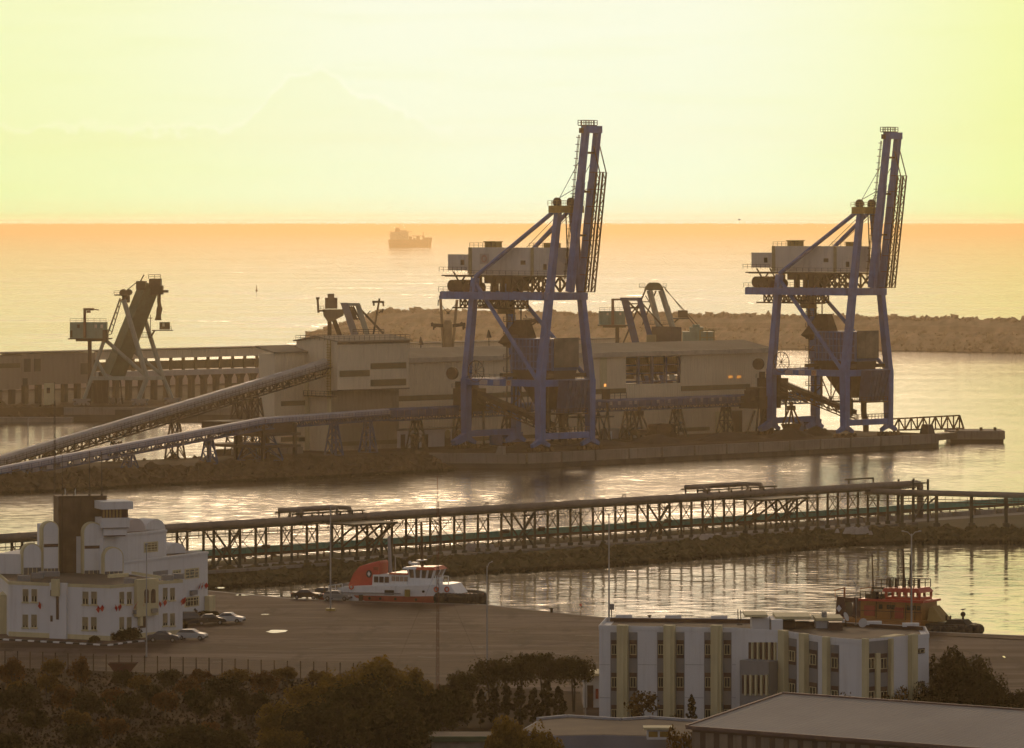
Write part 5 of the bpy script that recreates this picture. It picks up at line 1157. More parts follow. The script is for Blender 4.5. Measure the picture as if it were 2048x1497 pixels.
obj('brace', MB().beam(ony(1855, 1008, YP + .4), ony(1871, 996, YP + .4), .3), TRESTLE, T)
# covered belt behind the trestle
T = thing('covered_belt', 'long low belt conveyor with a green cover on the water side of the jetty', 'conveyor', J(0, 24, 2.2))
ga0, ga1 = -120, 224
cv, fr_, rl = MB(), MB(), MB()
for i in range(int((ga1 - ga0) / 3)):
    a = ga0 + i * 3
    cv.hexa([J(a, 23.2, 3.55), J(a + 2.9, 23.2, 3.55), J(a + 2.9, 25, 3.55), J(a, 25, 3.55)], [J(a, 23.4, 4.55), J(a + 2.9, 23.4, 4.55), J(a + 2.9, 24.8, 4.55), J(a, 24.8, 4.55)])
    if i % 2 == 0: fr_.beam(J(a, 23.4, 2.2), J(a, 23.4, 3.6), .28).beam(J(a, 24.8, 2.2), J(a, 24.8, 3.6), .28)
    if (i * 7) % 11 < 2 and a < 130: obj('roller_box', MB().tube(J(a + .5, 22.9, 4.5), J(a + 1.9, 22.9, 4.5), .35, 8), STEEL, T)
    if i % 4 == 0: fr_.beam(J(a, 23.4, 3.5), J(a + 3, 23.4, 2.3), .14)
fr_.beam(J(ga0, 23.3, 3.3), J(ga1, 23.3, 3.3), .2, .5).beam(J(ga0, 24.9, 3.3), J(ga1, 24.9, 3.3), .2, .5).beam(J(ga0, 22.8, 2.9), J(ga1, 22.8, 2.9), .1)
obj('cover', cv, BELTG, T); obj('frame', fr_, RUST, T)
for i in range(14):
    a = 118 + i * 6.6; mb = MB().hexa([J(a, 19, 2.2), J(a + 4.6, 19, 2.2), J(a + 4.6, 20.4, 2.2), J(a, 20.4, 2.2)], [J(a, 19.2, 3.0), J(a + 4.6, 19.2, 3.0), J(a + 4.6, 20.3, 3.0), J(a, 20.3, 3.0)])
    o = obj('barrier_block', mb, CONC, None); tag(o, 'grey concrete barrier block, one of a straight row beside the green covered belt', 'barrier block', 'barrier blocks beside the covered belt')
# steel frames of two short cross-braces leaning over the road
for i, (px, lb) in enumerate([(955, 'pale pile of broken spoil under the trestle left of the middle lamp post'), (1418, 'pale pile of broken spoil under the right-hand pipe loop'), (1715, 'pale pile of broken spoil under the trestle near the jetty corner')]):
    c = onz(px, 1102 - (px - 955) * .047, 2.2); mb = MB(); rr = random.Random(i)
    T = thing('spoil_pile', lb, 'spoil pile', c, group='piles of spoil under the trestle')
    for k in range(26):
        p = c + V((rr.gauss(0, 1.0), rr.gauss(0, .7), rr.uniform(0, .5))); s = rr.uniform(.35, .8); mb.hexa([p + V((-s, -s, -.3)), p + V((s, -s * .7, -.3)), p + V((s * .8, s, -.3)), p + V((-s, s * .8, -.3))], [p + V((-s * .4, -s * .5, s)), p + V((s * .5, -s * .3, s * .8)), p + V((s * .3, s * .4, s)), p + V((-s * .5, s * .4, s * .7))])
    obj('rubble', mb, mat('pale_spoil', (.45, .40, .35), .9), T)
# ------------------------------------------------------------------ tugs at the near quay
def local_thing(name, label, cat, px, y, d, group=None, z=0.0):
    x = (px - PX0) * y / F; rz = math.atan2(d[1], d[0])
    return thing(name, label, cat, (x, y, z), rz, group, local=True)
def hull(T, L, Bm, zs, mats, name='hull', st=.85, bowp=2.2):
    """a ship's hull; zs = [(z, flare)...] rows of (height, half breadth factor, bow overhang, sheer)"""
    rings = []
    for z, k, ov, sh in zs:
        r = []
        for i in range(9):
            t = i / 8; x = -L / 2 + t * (L + ov) if False else -L / 2 - ov * .15 + t * (L + ov * 1.15); w = Bm / 2 * k * (st + (1 - st) * min(1, t / .3)) * (1 - max(0, (t - .62) / .38) ** bowp) ** .75
            r.append((x, -w, z + sh * max(0, (t - .4) / .6) ** 2))
        rings.append(r + [(x, -y, z) for x, y, z in r[:-1]][::-1])
    m = MB()
    m.loft(rings); return m
D1 = (.93, -.37)
T = local_thing('tugboat', 'white and orange tugboat with a big slanted orange funnel moored at the quay', 'tugboat', 806, 730.5, D1, None, .5); T.scale = (.85, .9, .9)
m = hull(T, 28, 9, [(-1.0, .8, 0, 0), (1.6, .98, .6, .5), (3.0, 1.0, 1.0, .55)], None); obj('hull', m, TUGRED, T)
m = MB().loft([[(-13.2, -4.1, 1.7), (-6, -4.4, 1.75), (1.3, -4.3, 2.6), (8.4, -3.6, 3.15), (8.4, 3.6, 3.15), (1.3, 4.3, 2.6), (-13.2, 4.1, 1.7)], [(-12.0, -4.2, 3.2), (-9.0, -4.3, 4.4), (2, -4.3, 4.7), (7.6, -3.6, 5.0), (7.6, 3.6, 5.0), (2, 4.3, 4.7), (-12.0, 4.2, 3.2)]])
dh = obj('deckhouse', m, WHITEP, T)
for x0, x1, z0, z1 in ((-1.4, .3, 3.3, 4.0), (-6.2, -5.5, 2.1, 3.1)): obj('opening', MB().box(x0, x1, -4.55, -4.38, z0, z1), DARK, dh)
m = MB()
for x in (-8.2, -4.2, -2.2, .6, 4.4): m.disc((x, -4.52, 2.6), (0, 1, 0), .22, .1, 10)
for x in (5.6,): m.disc((x, -4.1, 3.9), (0, 1, 0), .2, .3, 10)
obj('porthole', m, DARK, dh)
obj('rubbing_strake', MB().beam((-11, -4.6, 3.35), (1.6, -4.6, 3.5), .18).beam((-13, -4.6, 1.9), (2, -4.6, 2.0), .22), GREYR, dh)
m = MB().loft([[(-4.6, -2.6, 4.5), (2.0, -2.7, 4.7), (2.0, 2.7, 4.7), (-4.6, 2.6, 4.5)], [(-4.5, -2.5, 6.25), (2.0, -2.6, 6.45), (2.0, 2.6, 6.45), (-4.5, 2.5, 6.25)]])
c2 = obj('cabin', m, WHITEP, T)
for i in range(3): x = -4.2 + i * 1.0; obj('window', MB().box(x, x + .75, -2.72, -2.5, 5.05, 6.0), WINB, c2)
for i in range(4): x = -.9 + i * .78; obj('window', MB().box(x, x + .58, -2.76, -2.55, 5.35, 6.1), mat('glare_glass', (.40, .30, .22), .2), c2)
obj('cabin_roof', MB().box(-1.3, 2.1, -2.85, 2.8, 6.42, 6.68), ORANGE, c2)
m = MB().loft([[(1.9, -2.5, 4.7), (6.4, -2.3, 4.8), (6.4, 2.3, 4.8), (1.9, 2.5, 4.7)], [(1.9, -2.4, 5.9), (6.6, -2.2, 5.9), (6.6, 2.2, 5.9), (1.9, 2.4, 5.9)]])
wh = obj('wheelhouse', m, WHITEP, T)
m = MB().loft([[(2.2, -2.1, 5.9), (6.3, -2.0, 5.9), (6.3, 2.0, 5.9), (2.2, 2.1, 5.9)], [(2.0, -2.3, 7.3), (6.9, -2.3, 7.3), (6.9, 2.3, 7.3), (2.0, 2.3, 7.3)]])
obj('window', m, mat('wheelhouse_glass', (.16, .12, .09), .12, spec=.6), wh)
m = MB()
for k in range(5): t = k / 4; m.beam((2.15 + t * 4.2, -2.16 + t * .1, 5.9), (1.95 + t * 5.0, -2.38, 7.35), .26)
for k in (-1, 0, 1): m.beam((6.35, k * 1.9, 5.9), (6.97, k * 2.2, 7.35), .24)
obj('window_frame', m, WHITEP, wh)
obj('wheelhouse_roof', MB().loft([[(1.0, -2.6, 7.3), (7.1, -2.5, 7.3), (7.1, 2.5, 7.3), (1.0, 2.6, 7.3)], [(1.2, -2.4, 7.62), (6.4, -2.2, 7.7), (6.4, 2.2, 7.7), (1.2, 2.4, 7.62)]]), WHITEP, wh)
obj('visor', MB().loft([[(3.6, -2.62, 7.25), (7.2, -2.56, 7.25), (7.2, 2.56, 7.25), (3.6, 2.62, 7.25)], [(3.6, -2.5, 7.66), (6.5, -2.3, 7.76), (6.5, 2.3, 7.76), (3.6, 2.5, 7.66)]]), ORANGE, wh)
m = MB().loft([[(-9.6, -1.9, 3.9), (-3.9, -2.1, 4.1), (-3.9, 1.9, 4.1), (-9.6, 1.7, 3.9)], [(-8.4, -1.8, 6.4), (-3.6, -2.0, 6.7), (-3.6, 1.8, 6.7), (-8.4, 1.6, 6.4)], [(-7.4, -1.6, 7.5), (-3.4, -1.8, 8.1), (-3.4, 1.6, 8.1), (-7.4, 1.4, 7.5)], [(-5.6, -1.3, 8.05), (-3.6, -1.5, 8.5), (-3.6, 1.3, 8.5), (-5.6, 1.2, 8.05)]])
fn = obj('funnel', m, REDP, T)
em = MB(); n = 18
for i in range(n):
    t0, t1 = 2 * math.pi * i / n, 2 * math.pi * (i + 1) / n; em.add([(-5.4, -2.1, 6.35), (-5.4 + .55 * math.cos(t0), -2.1, 6.35 + .62 * math.sin(t0)), (-5.4 + .55 * math.cos(t1), -2.1, 6.35 + .62 * math.sin(t1))], [(0, 1, 2)])
obj('emblem', em, BLACKB, fn)
obj('emblem_mark', MB().add([(-5.4, -2.14, 6.8), (-5.7, -2.14, 6.35), (-5.4, -2.14, 5.9), (-5.1, -2.14, 6.35)], [(0, 1, 2, 3)]), WHITEP, fn)
obj('louvre', MB().box(-4.6, -3.7, -2.05, -1.6, 7.0, 7.5), TUGRED, fn)
obj('mast', MB().tube((3.6, 0, 7.6), (3.4, 0, 14.8), .3, 8, .2).box(2.9, 4.3, -.3, .3, 11.2, 11.4).beam((2.8, 0, 13), (4.2, 0, 13), .14), RUST, T)
obj('exhaust_post', MB().tube((-2.6, .6, 6.3), (-2.9, .6, 12.4), .36, 10, .26).beam((-1.7, .6, 6.3), (-1.7, .6, 9), .14), POLE, T)
obj('radar', MB().ball((1.3, 0, 8.2), .28).box(1.7, 2.9, -.5, .5, 7.9, 8.3).box(3.0, 4.0, -1.2, 1.2, 8.6, 8.75), WHITEP, T)
m = MB()
for x in (-7.6, 7.9, 9.6): 
    for i in range(12):
        t0, t1 = 2 * math.pi * i / 12, 2 * math.pi * (i + 1) / 12; z = 4.35 if x < 0 else 4.3; y = -4.5 if x < 0 else -3.9 + (x - 7.9) * .35
        m.beam((x + .36 * math.cos(t0), y, z + .36 * math.sin(t0)), (x + .36 * math.cos(t1), y, z + .36 * math.sin(t1)), .2)
obj('life_ring', m, ORANGE, T)
m = MB().loft([[(7.6, -3.9, 3.2), (11.0, -2.4, 3.5), (11.0, 2.4, 3.5), (7.6, 3.9, 3.2)], [(7.6, -3.7, 5.05), (9.7, -2.5, 5.05), (9.7, 2.5, 5.05), (7.6, 3.7, 5.05)]])
bb = obj('bulwark', m, WHITEP, T)
obj('rail', MB().rail([(7.2, -2.6, 5.05), (9.4, -2.2, 5.05)], 1.3, .12, .8).rail([(-12, -4.2, 3.2), (-9.4, -4.3, 3.6)], 1.2, .1, 1), WHITEP, bb)
m = MB()
for i in range(12):
    t = i / 11; x = 8.4 + 6.0 * t ** .8; w = 4.1 * (1 - (max(0, t - .15) / .86) ** 2.2) ** .6
    for s in (-1, 1): m.ball((x, s * w, 2.9 - .1 * t), .95, 8, 5, sz=1.0); m.ball((x, s * w, 1.9), .9, 8, 5)
m.box(9, 13, -2.6, 2.6, 1.4, 3.3)
obj('bow_fender', m, BLACK, T)
m = MB().disc((-10.2, 0, 3.9), (0, 1, 0), .8, 2.4, 14).box(-11, -9.6, -1.6, 1.6, 3.0, 3.5).beam((-12.6, -2, 3.2), (-12.6, -2, 5.2), .1)
obj('tow_winch', m, GREYR, T)
m = MB().beam((-13.6, -2.4, 2.4), (-13.6, -2.4, 4.4), .14).beam((-13.6, 2.4, 2.4), (-13.6, 2.4, 4.4), .14).beam((-13.6, -2.4, 4.4), (-13.6, 2.4, 4.4), .14)
obj('stern_hoop', m, RUST, T)
m = MB().tube((3.0, -4.9, 3.1), (3.0, -4.9, 4.2), .5, 10); obj('dock_tyre', m, YELLOWP, T)

D2 = (.870, -.492)
T = local_thing('tugboat', 'yellow and red tugboat with a dark stern gantry moored behind the white office roof', 'tugboat', 1812, 682, D2)
m = hull(T, 20, 7.2, [(-1.0, .8, 0, 0), (1.5, .98, .5, .4), (2.3, 1.0, .8, .9)], None); obj('hull', m, BLACKB, T)
obj('bulwark', MB().loft([[(-10, -3.4, 2.1), (4, -3.62, 2.1), (4, 3.62, 2.1), (-10, 3.4, 2.1)], [(-10, -3.3, 3.5), (4, -3.5, 3.5), (4, 3.5, 3.5), (-10, 3.3, 3.5)]]), YELL, T)
dh = obj('deckhouse', MB().loft([[(-5.6, -2.7, 3.4), (3.6, -2.7, 3.4), (3.6, 2.7, 3.4), (-5.6, 2.7, 3.4)], [(-5.6, -2.6, 5.9), (3.4, -2.6, 5.9), (3.4, 2.6, 5.9), (-5.6, 2.6, 5.9)]]), YELL, T)
for x0, x1, z0, z1 in ((-5.0, -3.4, 3.9, 5.3), (-.4, .9, 3.7, 5.2)): obj('door', MB().box(x0, x1, -2.8, -2.6, z0, z1), TUGRED, dh)
for x in (-2.8, -1.6, -.9, 1.4, 2.2, 2.9): obj('window', MB().box(x, x + .5, -2.76, -2.55, 4.9, 5.5), DARK, dh)
m = MB()
for x in (-3.2, -1.0, 1.2, 2.6): m.beam((x, -2.76, 3.5), (x, -2.7, 5.9), .08)
m.beam((-5.6, -2.78, 4.6), (3.6, -2.78, 4.6), .08); obj('panel_strip', m, RUST, dh)
obj('house_roof', MB().box(-5.8, 3.9, -2.9, 2.9, 5.9, 6.2), REDP, dh)
wh = obj('wheelhouse', MB().loft([[(-2.2, -1.9, 6.2), (3.0, -1.9, 6.2), (3.0, 1.9, 6.2), (-2.2, 1.9, 6.2)], [(-2.2, -1.9, 6.55), (3.0, -1.9, 6.55), (3.0, 1.9, 6.55), (-2.2, 1.9, 6.55)]]), REDP, T)
m = MB()
for i in range(6): x = -2.1 + i * 1.0; m.beam((x, -1.85, 6.5), (x, -1.85, 7.3), .3).beam((x, 1.85, 6.5), (x, 1.85, 7.3), .3)
obj('window_frame', m, REDP, wh)
obj('wheelhouse_roof', MB().loft([[(-2.6, -2.1, 7.2), (3.2, -2.1, 7.2), (3.2, 2.1, 7.2), (-2.6, 2.1, 7.2)], [(-2.4, -2.0, 7.7), (2.6, -2.0, 7.8), (2.6, 2.0, 7.8), (-2.4, 2.0, 7.7)]]), REDP, wh)
m = MB().rail([(-3.6, -1.9, 7.7), (2.8, -1.9, 7.8)], 1.1, .1, .8).rail([(-3.6, 1.9, 7.7), (2.8, 1.9, 7.8)], 1.1, .1, .8)
for x in (-2.4, -1.5, -.2, 1.9): m.tube((x, 0, 7.7), (x, 0, 8.9), .2, 8)
m.box(-4.4, -2.4, -1.6, 1.6, 7.5, 7.75).ball((1.0, -.8, 8.5), .3)
obj('top_gear', m, STEEL, wh)
obj('mast', MB().tube((-.3, 0, 7.7), (-.4, 0, 12.8), .2, 8, .12).tube((.5, .3, 7.7), (.5, .3, 12.2), .15, 8, .1).beam((-1, 0, 10.4), (1, .2, 10.4), .14).beam((-.9, 0, 11.6), (.2, 0, 11.6), .1), RUST, T); obj('mast', MB().tube((-4.9, 0, 6.2), (-5.1, 0, 12.2), .14, 8, .08), RUST, T)
obj('deck_gear', MB().box(-5.2, -2.9, -1.8, 1.8, 6.2, 6.8).rail([(-5.6, -2.7, 6.2), (-2.4, -2.7, 6.2)], 1.0, .1, .7).box(-4.0, -3.3, -2.4, -1.6, 6.2, 7.2), STEEL, T)
m = MB()
for x0, x1, x2, x3 in ((-10.1, -8.2, -10.0, -8.9), (-7.6, -6.1, -7.4, -6.8)):
    m.loft([[(x0, -1.2, 3.3), (x1, -1.2, 3.3), (x1, 1.2, 3.3), (x0, 1.2, 3.3)], [(x2, -1.0, 6.2), (x3, -1.0, 6.2), (x3, 1.0, 6.2), (x2, 1.0, 6.2)]])
m.box(-9.5, -6.8, -.9, .9, 5.5, 6.1)
gt = obj('stern_gantry', m, mat('dark_red_brown_paint', (.085, .03, .025), .6), T)
m = MB().add([(-9.5, -1.32, 5.1), (-9.9, -1.32, 4.6), (-9.5, -1.32, 4.1), (-9.1, -1.32, 4.6)], [(0, 1, 2, 3)]); obj('badge', m, WHITEP, gt)
obj('davit', MB().beam((-9.0, -.6, 6.1), (-9.0, -.6, 7.5), .2).beam((-10.6, -.6, 7.0), (-8.9, -.6, 7.4), .14).beam((-10.4, -.6, 7), (-10.4, -.6, 5.6), .06).beam((-4.6, -1, 6.2), (-4.6, -1, 7.7), .18).beam((-6.4, -1, 7.4), (-4.5, -1, 7.7), .12), mat('orange_davit', (.4, .12, .04), .6), T)
obj('covered_winch', MB().loft([[(4.0, -1.8, 3.4), (6.2, -1.6, 3.4), (6.2, 1.6, 3.4), (4.0, 1.8, 3.4)], [(4.0, -1.2, 5.2), (4.5, -1.1, 5.4), (4.5, 1.1, 5.4), (4.0, 1.2, 5.2)]]) , mat('buff_tarpaulin', (.33, .22, .07), .8), T)
m = MB()
for i in range(9):
    t = i / 8; x = 5.0 + 5.7 * t; w = 3.4 * (1 - (max(0, t - .1) / .92) ** 2.4) ** .6
    for s in (-1, 1): m.ball((x, s * w, 2.3 + .1 * t), .72, 8, 5).ball if False else m.ball((x, s * w, 2.3 + .1 * t), .72, 8, 5)
m.box(4, 9.4, -2.4, 2.4, 2.0, 3.1); m.loft([[(6.4, -1.6, 3.0), (9.6, -1.2, 3.0), (9.6, 1.2, 3.0), (6.4, 1.6, 3.0)], [(6.8, -1.3, 3.7), (8.9, -1, 3.7), (8.9, 1, 3.7), (6.8, 1.3, 3.7)]])
obj('bow_fender', m, BLACK, T)
obj('bitt', MB().tube((6.3, -.6, 3.5), (6.3, -.6, 4.2), .14).tube((6.9, -.6, 3.5), (6.9, -.6, 4.2), .14).tube((8.5, 0, 3.6), (8.5, 0, 4.5), .16).ball((8.5, 0, 4.4), .36), BLACK, T)
# gulls
def gull(px, py, Y, label, fly):
    p = ony(px, py, Y); T = thing('seagull', label, 'bird', p, 0, None, local=True)
    if fly: T.scale = (.5, .5, .5)
    m = MB().ball((0, 0, 0), .12, 8, 6, sx=2.2, sz=.9).ball((.27, 0, .09), .08, 8, 5).tube((.33, 0, .08), (.43, 0, .06), .03, 5, .005)
    if fly: m.add([(-.08, 0, .05), (.12, 0, .05), (.05, .42, .22), (-.05, .8, .16), (-.1, .42, .2)], [(0, 1, 2, 3, 4)]).add([(-.08, 0, .05), (.12, 0, .05), (.05, -.42, .22), (-.05, -.8, .16), (-.1, -.42, .2)], [(0, 1, 2, 3, 4)])
    else: m.tube((-.05, .04, -.1), (-.05, .04, -.28), .015, 4).tube((-.05, -.04, -.1), (-.05, -.04, -.28), .015, 4).tube((-.2, 0, .02), (-.42, 0, .0), .06, 6, .01)
    obj('body', m, mat('gull_plumage', (.25, .23, .21), .8), T)
gull(1478, 440, 560, 'small gull flying alone in the sky between the two cranes', True)
b = T; pb_ = V(T.location) + Matrix.Rotation(T.rotation_euler.z, 3, 'Z') @ V((8.5, 0, 0)); gull(PX0 + F * pb_.x / pb_.y, HY + (H - 5.05) * F / pb_.y, pb_.y, 'gull perched on the bow bitt of the yellow and red tugboat', False)
# ------------------------------------------------------------------ parked cars
CARG = glass('car_glass', (.05, .05, .055), .1)
def paint(n, c): return mat(n, c, .5, 0, .05, 1, spec=.25)
TYRE = mat('tyre_rubber', (.015, .014, .013), .9); RIM = mat('wheel_rim', (.3, .3, .3), .4, .6)
def car(kind, paintm, label, px, py, ang, group='parked cars'):
    p = onz(px, py, 2.53); T = thing('parked_car', label, 'car', p, R(ang), group, local=True)
    if kind == 'sedan': prof = [(-2.1, .32), (-2.12, .7), (-1.98, .9), (-1.35, .95), (-.75, 1.38), (.35, 1.42), (1.05, .95), (1.95, .82), (2.12, .62), (2.1, .3)]
    elif kind == 'hatch': prof = [(-1.9, .32), (-1.95, .8), (-1.75, 1.0), (-1.35, 1.36), (.2, 1.42), (.95, .98), (1.75, .84), (1.95, .6), (1.93, .3)]
    else: prof = [(-2.2, .32), (-2.25, .9), (-2.05, 1.75), (-1.8, 1.85), (.6, 1.85), (1.2, 1.15), (2.0, .95), (2.2, .7), (2.2, .3)]
    rings = []
    for s, ins in ((-.82, 0), (.82, 0)):
        rings.append([(x, s * (1 if z < 1.0 else .84), z) for x, z in prof])
    m = MB(); n = len(prof); m.add(rings[0] + rings[1], [tuple(range(n)), tuple(range(2 * n - 1, n - 1, -1))] + [(i, n + i, n + (i + 1) % n, (i + 1) % n) for i in range(n)])
    obj('body', m, paintm, T)
    top = max(z for _, z in prof); g = MB(); xs = [x for x, z in prof if z > top - .12]; xr, xf = min(xs), max(xs)
    for s in (-1, 1):
        y0, y1 = s * .835, s * .71
        g.face((xr - .45, y0, 1.0), (xf + .55, y0, 1.0), (xf - .02, y1 * 1.02, top - .07), (xr + .08, y1 * 1.02, top - .07))
    zf = [p_ for p_ in prof if p_[0] > xf][0]
    g.face((zf[0] - .05, -.66, zf[1] + .05), (zf[0] - .05, .66, zf[1] + .05), (xf + .04, .6, top - .04), (xf + .04, -.6, top - .04))
    zr = [p_ for p_ in prof if p_[0] < xr][-1]
    g.face((zr[0] + .03, -.66, zr[1] + .04), (zr[0] + .03, .66, zr[1] + .04), (xr - .04, .6, top - .03), (xr - .04, -.6, top - .03))
    obj('window', g, CARG, T)
    for x in (-1.28, 1.3):
        for s in (-1, 1):
            w = obj('wheel', MB().disc((x, s * .76, .31), (0, 1, 0), .31, .2, 16), TYRE, T); obj('rim', MB().disc((x, s * .87, .31), (0, 1, 0), .18, .03, 12), RIM, w)
    fx, rx = prof[-2][0], prof[1][0]
    for s in (-1, 1):
        obj('headlight', MB().box(fx - .12, fx + .02, s * .42 if s > 0 else -.74, .74 if s > 0 else -.42, .62, .76), WHITEP, T)
        obj('tail_light', MB().box(rx - .02, rx + .1, s * .48 if s > 0 else -.78, .78 if s > 0 else -.48, .68, .86), REDP, T)
    obj('bumper', MB().box(prof[-1][0] - .05, prof[-1][0] + .1, -.8, .8, .3, .5).box(prof[0][0] - .1, prof[0][0] + .05, -.8, .8, .3, .5), BLACKB, T)
    return T
car('sedan', paint('dark_brown_car', (.035, .025, .022)), 'dark saloon car parked at the quay behind the pale green hatchback', 614, 1198, -18)
car('hatch', paint('dark_grey_car', (.05, .05, .05)), 'dark grey estate car half hidden between the dark saloon and the hatchback by the tug', 656, 1194, -18)
car('hatch', paint('silver_green_car', (.22, .23, .22)), 'grey-green hatchback parked nearest the orange-funnelled tugboat', 675, 1201, -16)
car('van', paint('dark_van', (.03, .028, .03)), 'dark people carrier half hidden behind the corner of the brown-towered office', 381, 1251, 20)
car('sedan', paint('black_car', (.022, .02, .022)), 'black saloon car parked between the dark people carrier and the white car', 420, 1249, 8)
car('sedan', paint('white_car', (.55, .55, .54)), 'white saloon car parked last in the row beside the brown-towered office', 458, 1246, -10)
car('sedan', paint('slate_blue_car', (.06, .07, .085)), 'slate blue saloon car parked by the hedge before the office with the brown tower', 327, 1284, -4)
car('hatch', paint('silver_car', (.40, .40, .39)), 'silver hatchback parked beside the slate blue saloon before the office', 384, 1280, -12)
# ------------------------------------------------------------------ walls measured on a vertical plane
class Wall:
    """a vertical plane from p to q (plan); rect() puts a slab on it where the picture shows it, d0..d1 metres towards the viewer"""
    def __init__(s, p, q):
        s.p, s.q = V((p[0], p[1], 0)), V((q[0], q[1], 0)); s.d = (s.q - s.p).normalized(); s.n = V((s.d.y, -s.d.x, 0))
        if s.n.y > 0: s.n = -s.n
    def t(s, px): return (onwall(px, HY + 100, s.p, s.q).xy - s.p.xy).dot(s.d.xy)
    def z(s, px, py): return onwall(px, py, s.p, s.q).z
    def slab(s, mb, t0, t1, z0, z1, d0, d1):
        a, b = s.p + s.d * t0, s.p + s.d * t1
        return mb.hexa([(*(v.xy), z0) for v in (a + s.n * d1, b + s.n * d1, b + s.n * d0, a + s.n * d0)], [(*(v.xy), z1) for v in (a + s.n * d1, b + s.n * d1, b + s.n * d0, a + s.n * d0)])
    def rect(s, mb, x0, y0, x1, y1, d0, d1):
        xm = (x0 + x1) / 2; return s.slab(mb, s.t(x0), s.t(x1), s.z(xm, y1), s.z(xm, y0), d0, d1)
    def arch(s, mb, x0, x1, y_top, y_bot, d0, d1, n=16):
        t0, t1 = s.t(x0), s.t(x1); xm = (x0 + x1) / 2; zt, zb = s.z(xm, y_top), s.z(xm, y_bot); c, r = (t0 + t1) / 2, (t1 - t0) / 2; zr = zt - r
        ts = [(t0, zb), (t1, zb)] + [(c + r * math.cos(math.pi * i / n), zr + r * math.sin(math.pi * i / n)) for i in range(n + 1)]
        f = lambda d: [(*((s.p + s.d * t + s.n * d).xy), z) for t, z in ts]
        A, B = f(d0), f(d1); k = len(A)
        return mb.add(A + B, [tuple(range(k)), tuple(range(2 * k - 1, k - 1, -1))] + [(i, (i + 1) % k, k + (i + 1) % k, k + i) for i in range(k)])
def window(T, w, x0, y0, x1, y1, frame, glassm, bars=1, sill=None, shut=0.0, shutm=None, rows=1):
    """a recessed window: reveal, pane, bars, optional blind; one part with sub-parts"""
    m = MB(); w.rect(m, x0, y0, x1, y1, -.12, .02); f = obj('window', m, frame, T)
    m = MB(); e = (x1 - x0) * .09; w.rect(m, x0 + e, y0 + e, x1 - e, y1 - e, .02, .035); obj('pane', m, glassm, f)
    m = MB(); t0, t1 = w.t(x0), w.t(x1); zb, zt = w.z((x0 + x1) / 2, y1), w.z((x0 + x1) / 2, y0)
    for i in range(bars): c = t0 + (t1 - t0) * (i + 1) / (bars + 1); w.slab(m, c - .06, c + .06, zb, zt, .035, .06)
    for i in range(rows): c = zb + (zt - zb) * (.62 if rows == 1 else (i + 1) / (rows + 1)); w.slab(m, t0, t1, c - .05, c + .05, .035, .065)
    obj('glazing_bar', m, sill or frame, f)
    if shut: m = MB(); w.slab(m, t0 + .05, t1 - .05, zt - (zt - zb) * shut, zt - .02, .03, .075); obj('blind', m, shutm or SHUT, f)
    if sill: m = MB(); w.slab(m, t0 - .12, t1 + .12, zb - .16, zb, 0, .14); obj('sill', m, sill, f)
    return f

# ------------------------------------------------------------------ the port office with the brown tower (left)
zr = 9.8
A_, B_, C_ = (-66.9, 664.6), (-52.8, 657.2), (-44.0, 668.0)
D_, E_ = (-52.0, 684), (-71.5, 690)
T = thing('port_office', 'white two-storey office with a brown tower, arched panels and small red flags on its walls', 'office building', (-56, 668, 2.5))
obj('front_block', MB().prism([A_, B_, C_, D_, E_], 2.4, zr - .4), WHITE, T)
obj('flat_roof', MB().prism([(-66.3, 665.2), (-52.8, 658.1), (-44.8, 668), (-52.4, 683), (-71, 689)], zr - .4, zr - .34), ROOFF, T)
mb = MB()
for p, q in ((A_, B_), (B_, C_), (C_, D_), (E_, A_)): mb.beam((*p, zr - .2), (*q, zr - .2), .1, .4)
obj('parapet', mb, CREAM, T)
WL, WR = Wall(A_, B_), Wall(B_, C_)
mb = MB(); WL.slab(mb, 0, (V(B_) - V(A_)).length, 2.5, 3.15, 0, .06); WR.slab(mb, 0, 14, 2.5, 3.15, 0, .06); obj('plinth', mb, CREAM, T)
for x0, x1 in ((45.5, 57), (63, 74.5), (165, 177), (182.5, 194)):
    y = 1178.5 if x0 < 100 else 1183.5
    window(T, WL, x0, y, x1, y + 26, CREAM, GLASS, 1, CREAM, .55, SHUT)
    window(T, WL, x0 - .5, y + 51, x1 - .5, y + 77, CREAM, GLASS, 1, CREAM, .85 if x0 < 100 else .7, SHUT)
for x0, x1 in ((238.5, 248), (253.5, 263)):
    window(T, WR, x0, 1184, x1, 1209, CREAM, GLASS, 1, CREAM, .6, SHUT); window(T, WR, x0, 1234.5, x1, 1260, CREAM, GLASS, 1, CREAM, .8, SHUT)
for x0, x1 in ((325.5, 335), (340, 349.5)):
    window(T, WR, x0, 1176, x1, 1201, CREAM, GLASS, 1, CREAM, .7, SHUT); window(T, WR, x0, 1227, x1, 1252, CREAM, GLASS, 1, CREAM, .8, SHUT)
mb = MB(); WL.rect(mb, 103, 1166, 136, 1281, .01, .5); bay = obj('stair_bay', mb, WHITE, T)
mb = MB(); WL.rect(mb, 110, 1158, 124, 1192, .51, .95); obj('cream_pillar', mb, CREAM, bay)
mb = MB(); WL.rect(mb, 116.5, 1192, 122, 1239, .51, .56); obj('stair_window', mb, WINB, bay)
for y in (1180, 1231): mb = MB(); WL.rect(mb, 105, y, 109.5, y + 12, .51, .55); obj('window', mb, WINB, bay)
mb = MB(); WR.rect(mb, 268, 1158, 311, 1232, .01, .55); WR.rect(mb, 275, 1232, 280, 1252, .01, .55); po = obj('entrance_portal', mb, CREAM, T)
for x0, x1 in ((282.5, 291), (296, 304.5)): mb = MB(); WR.arch(mb, x0, x1, 1178, 1206, .56, .62); obj('arched_window', mb, WINB, po)
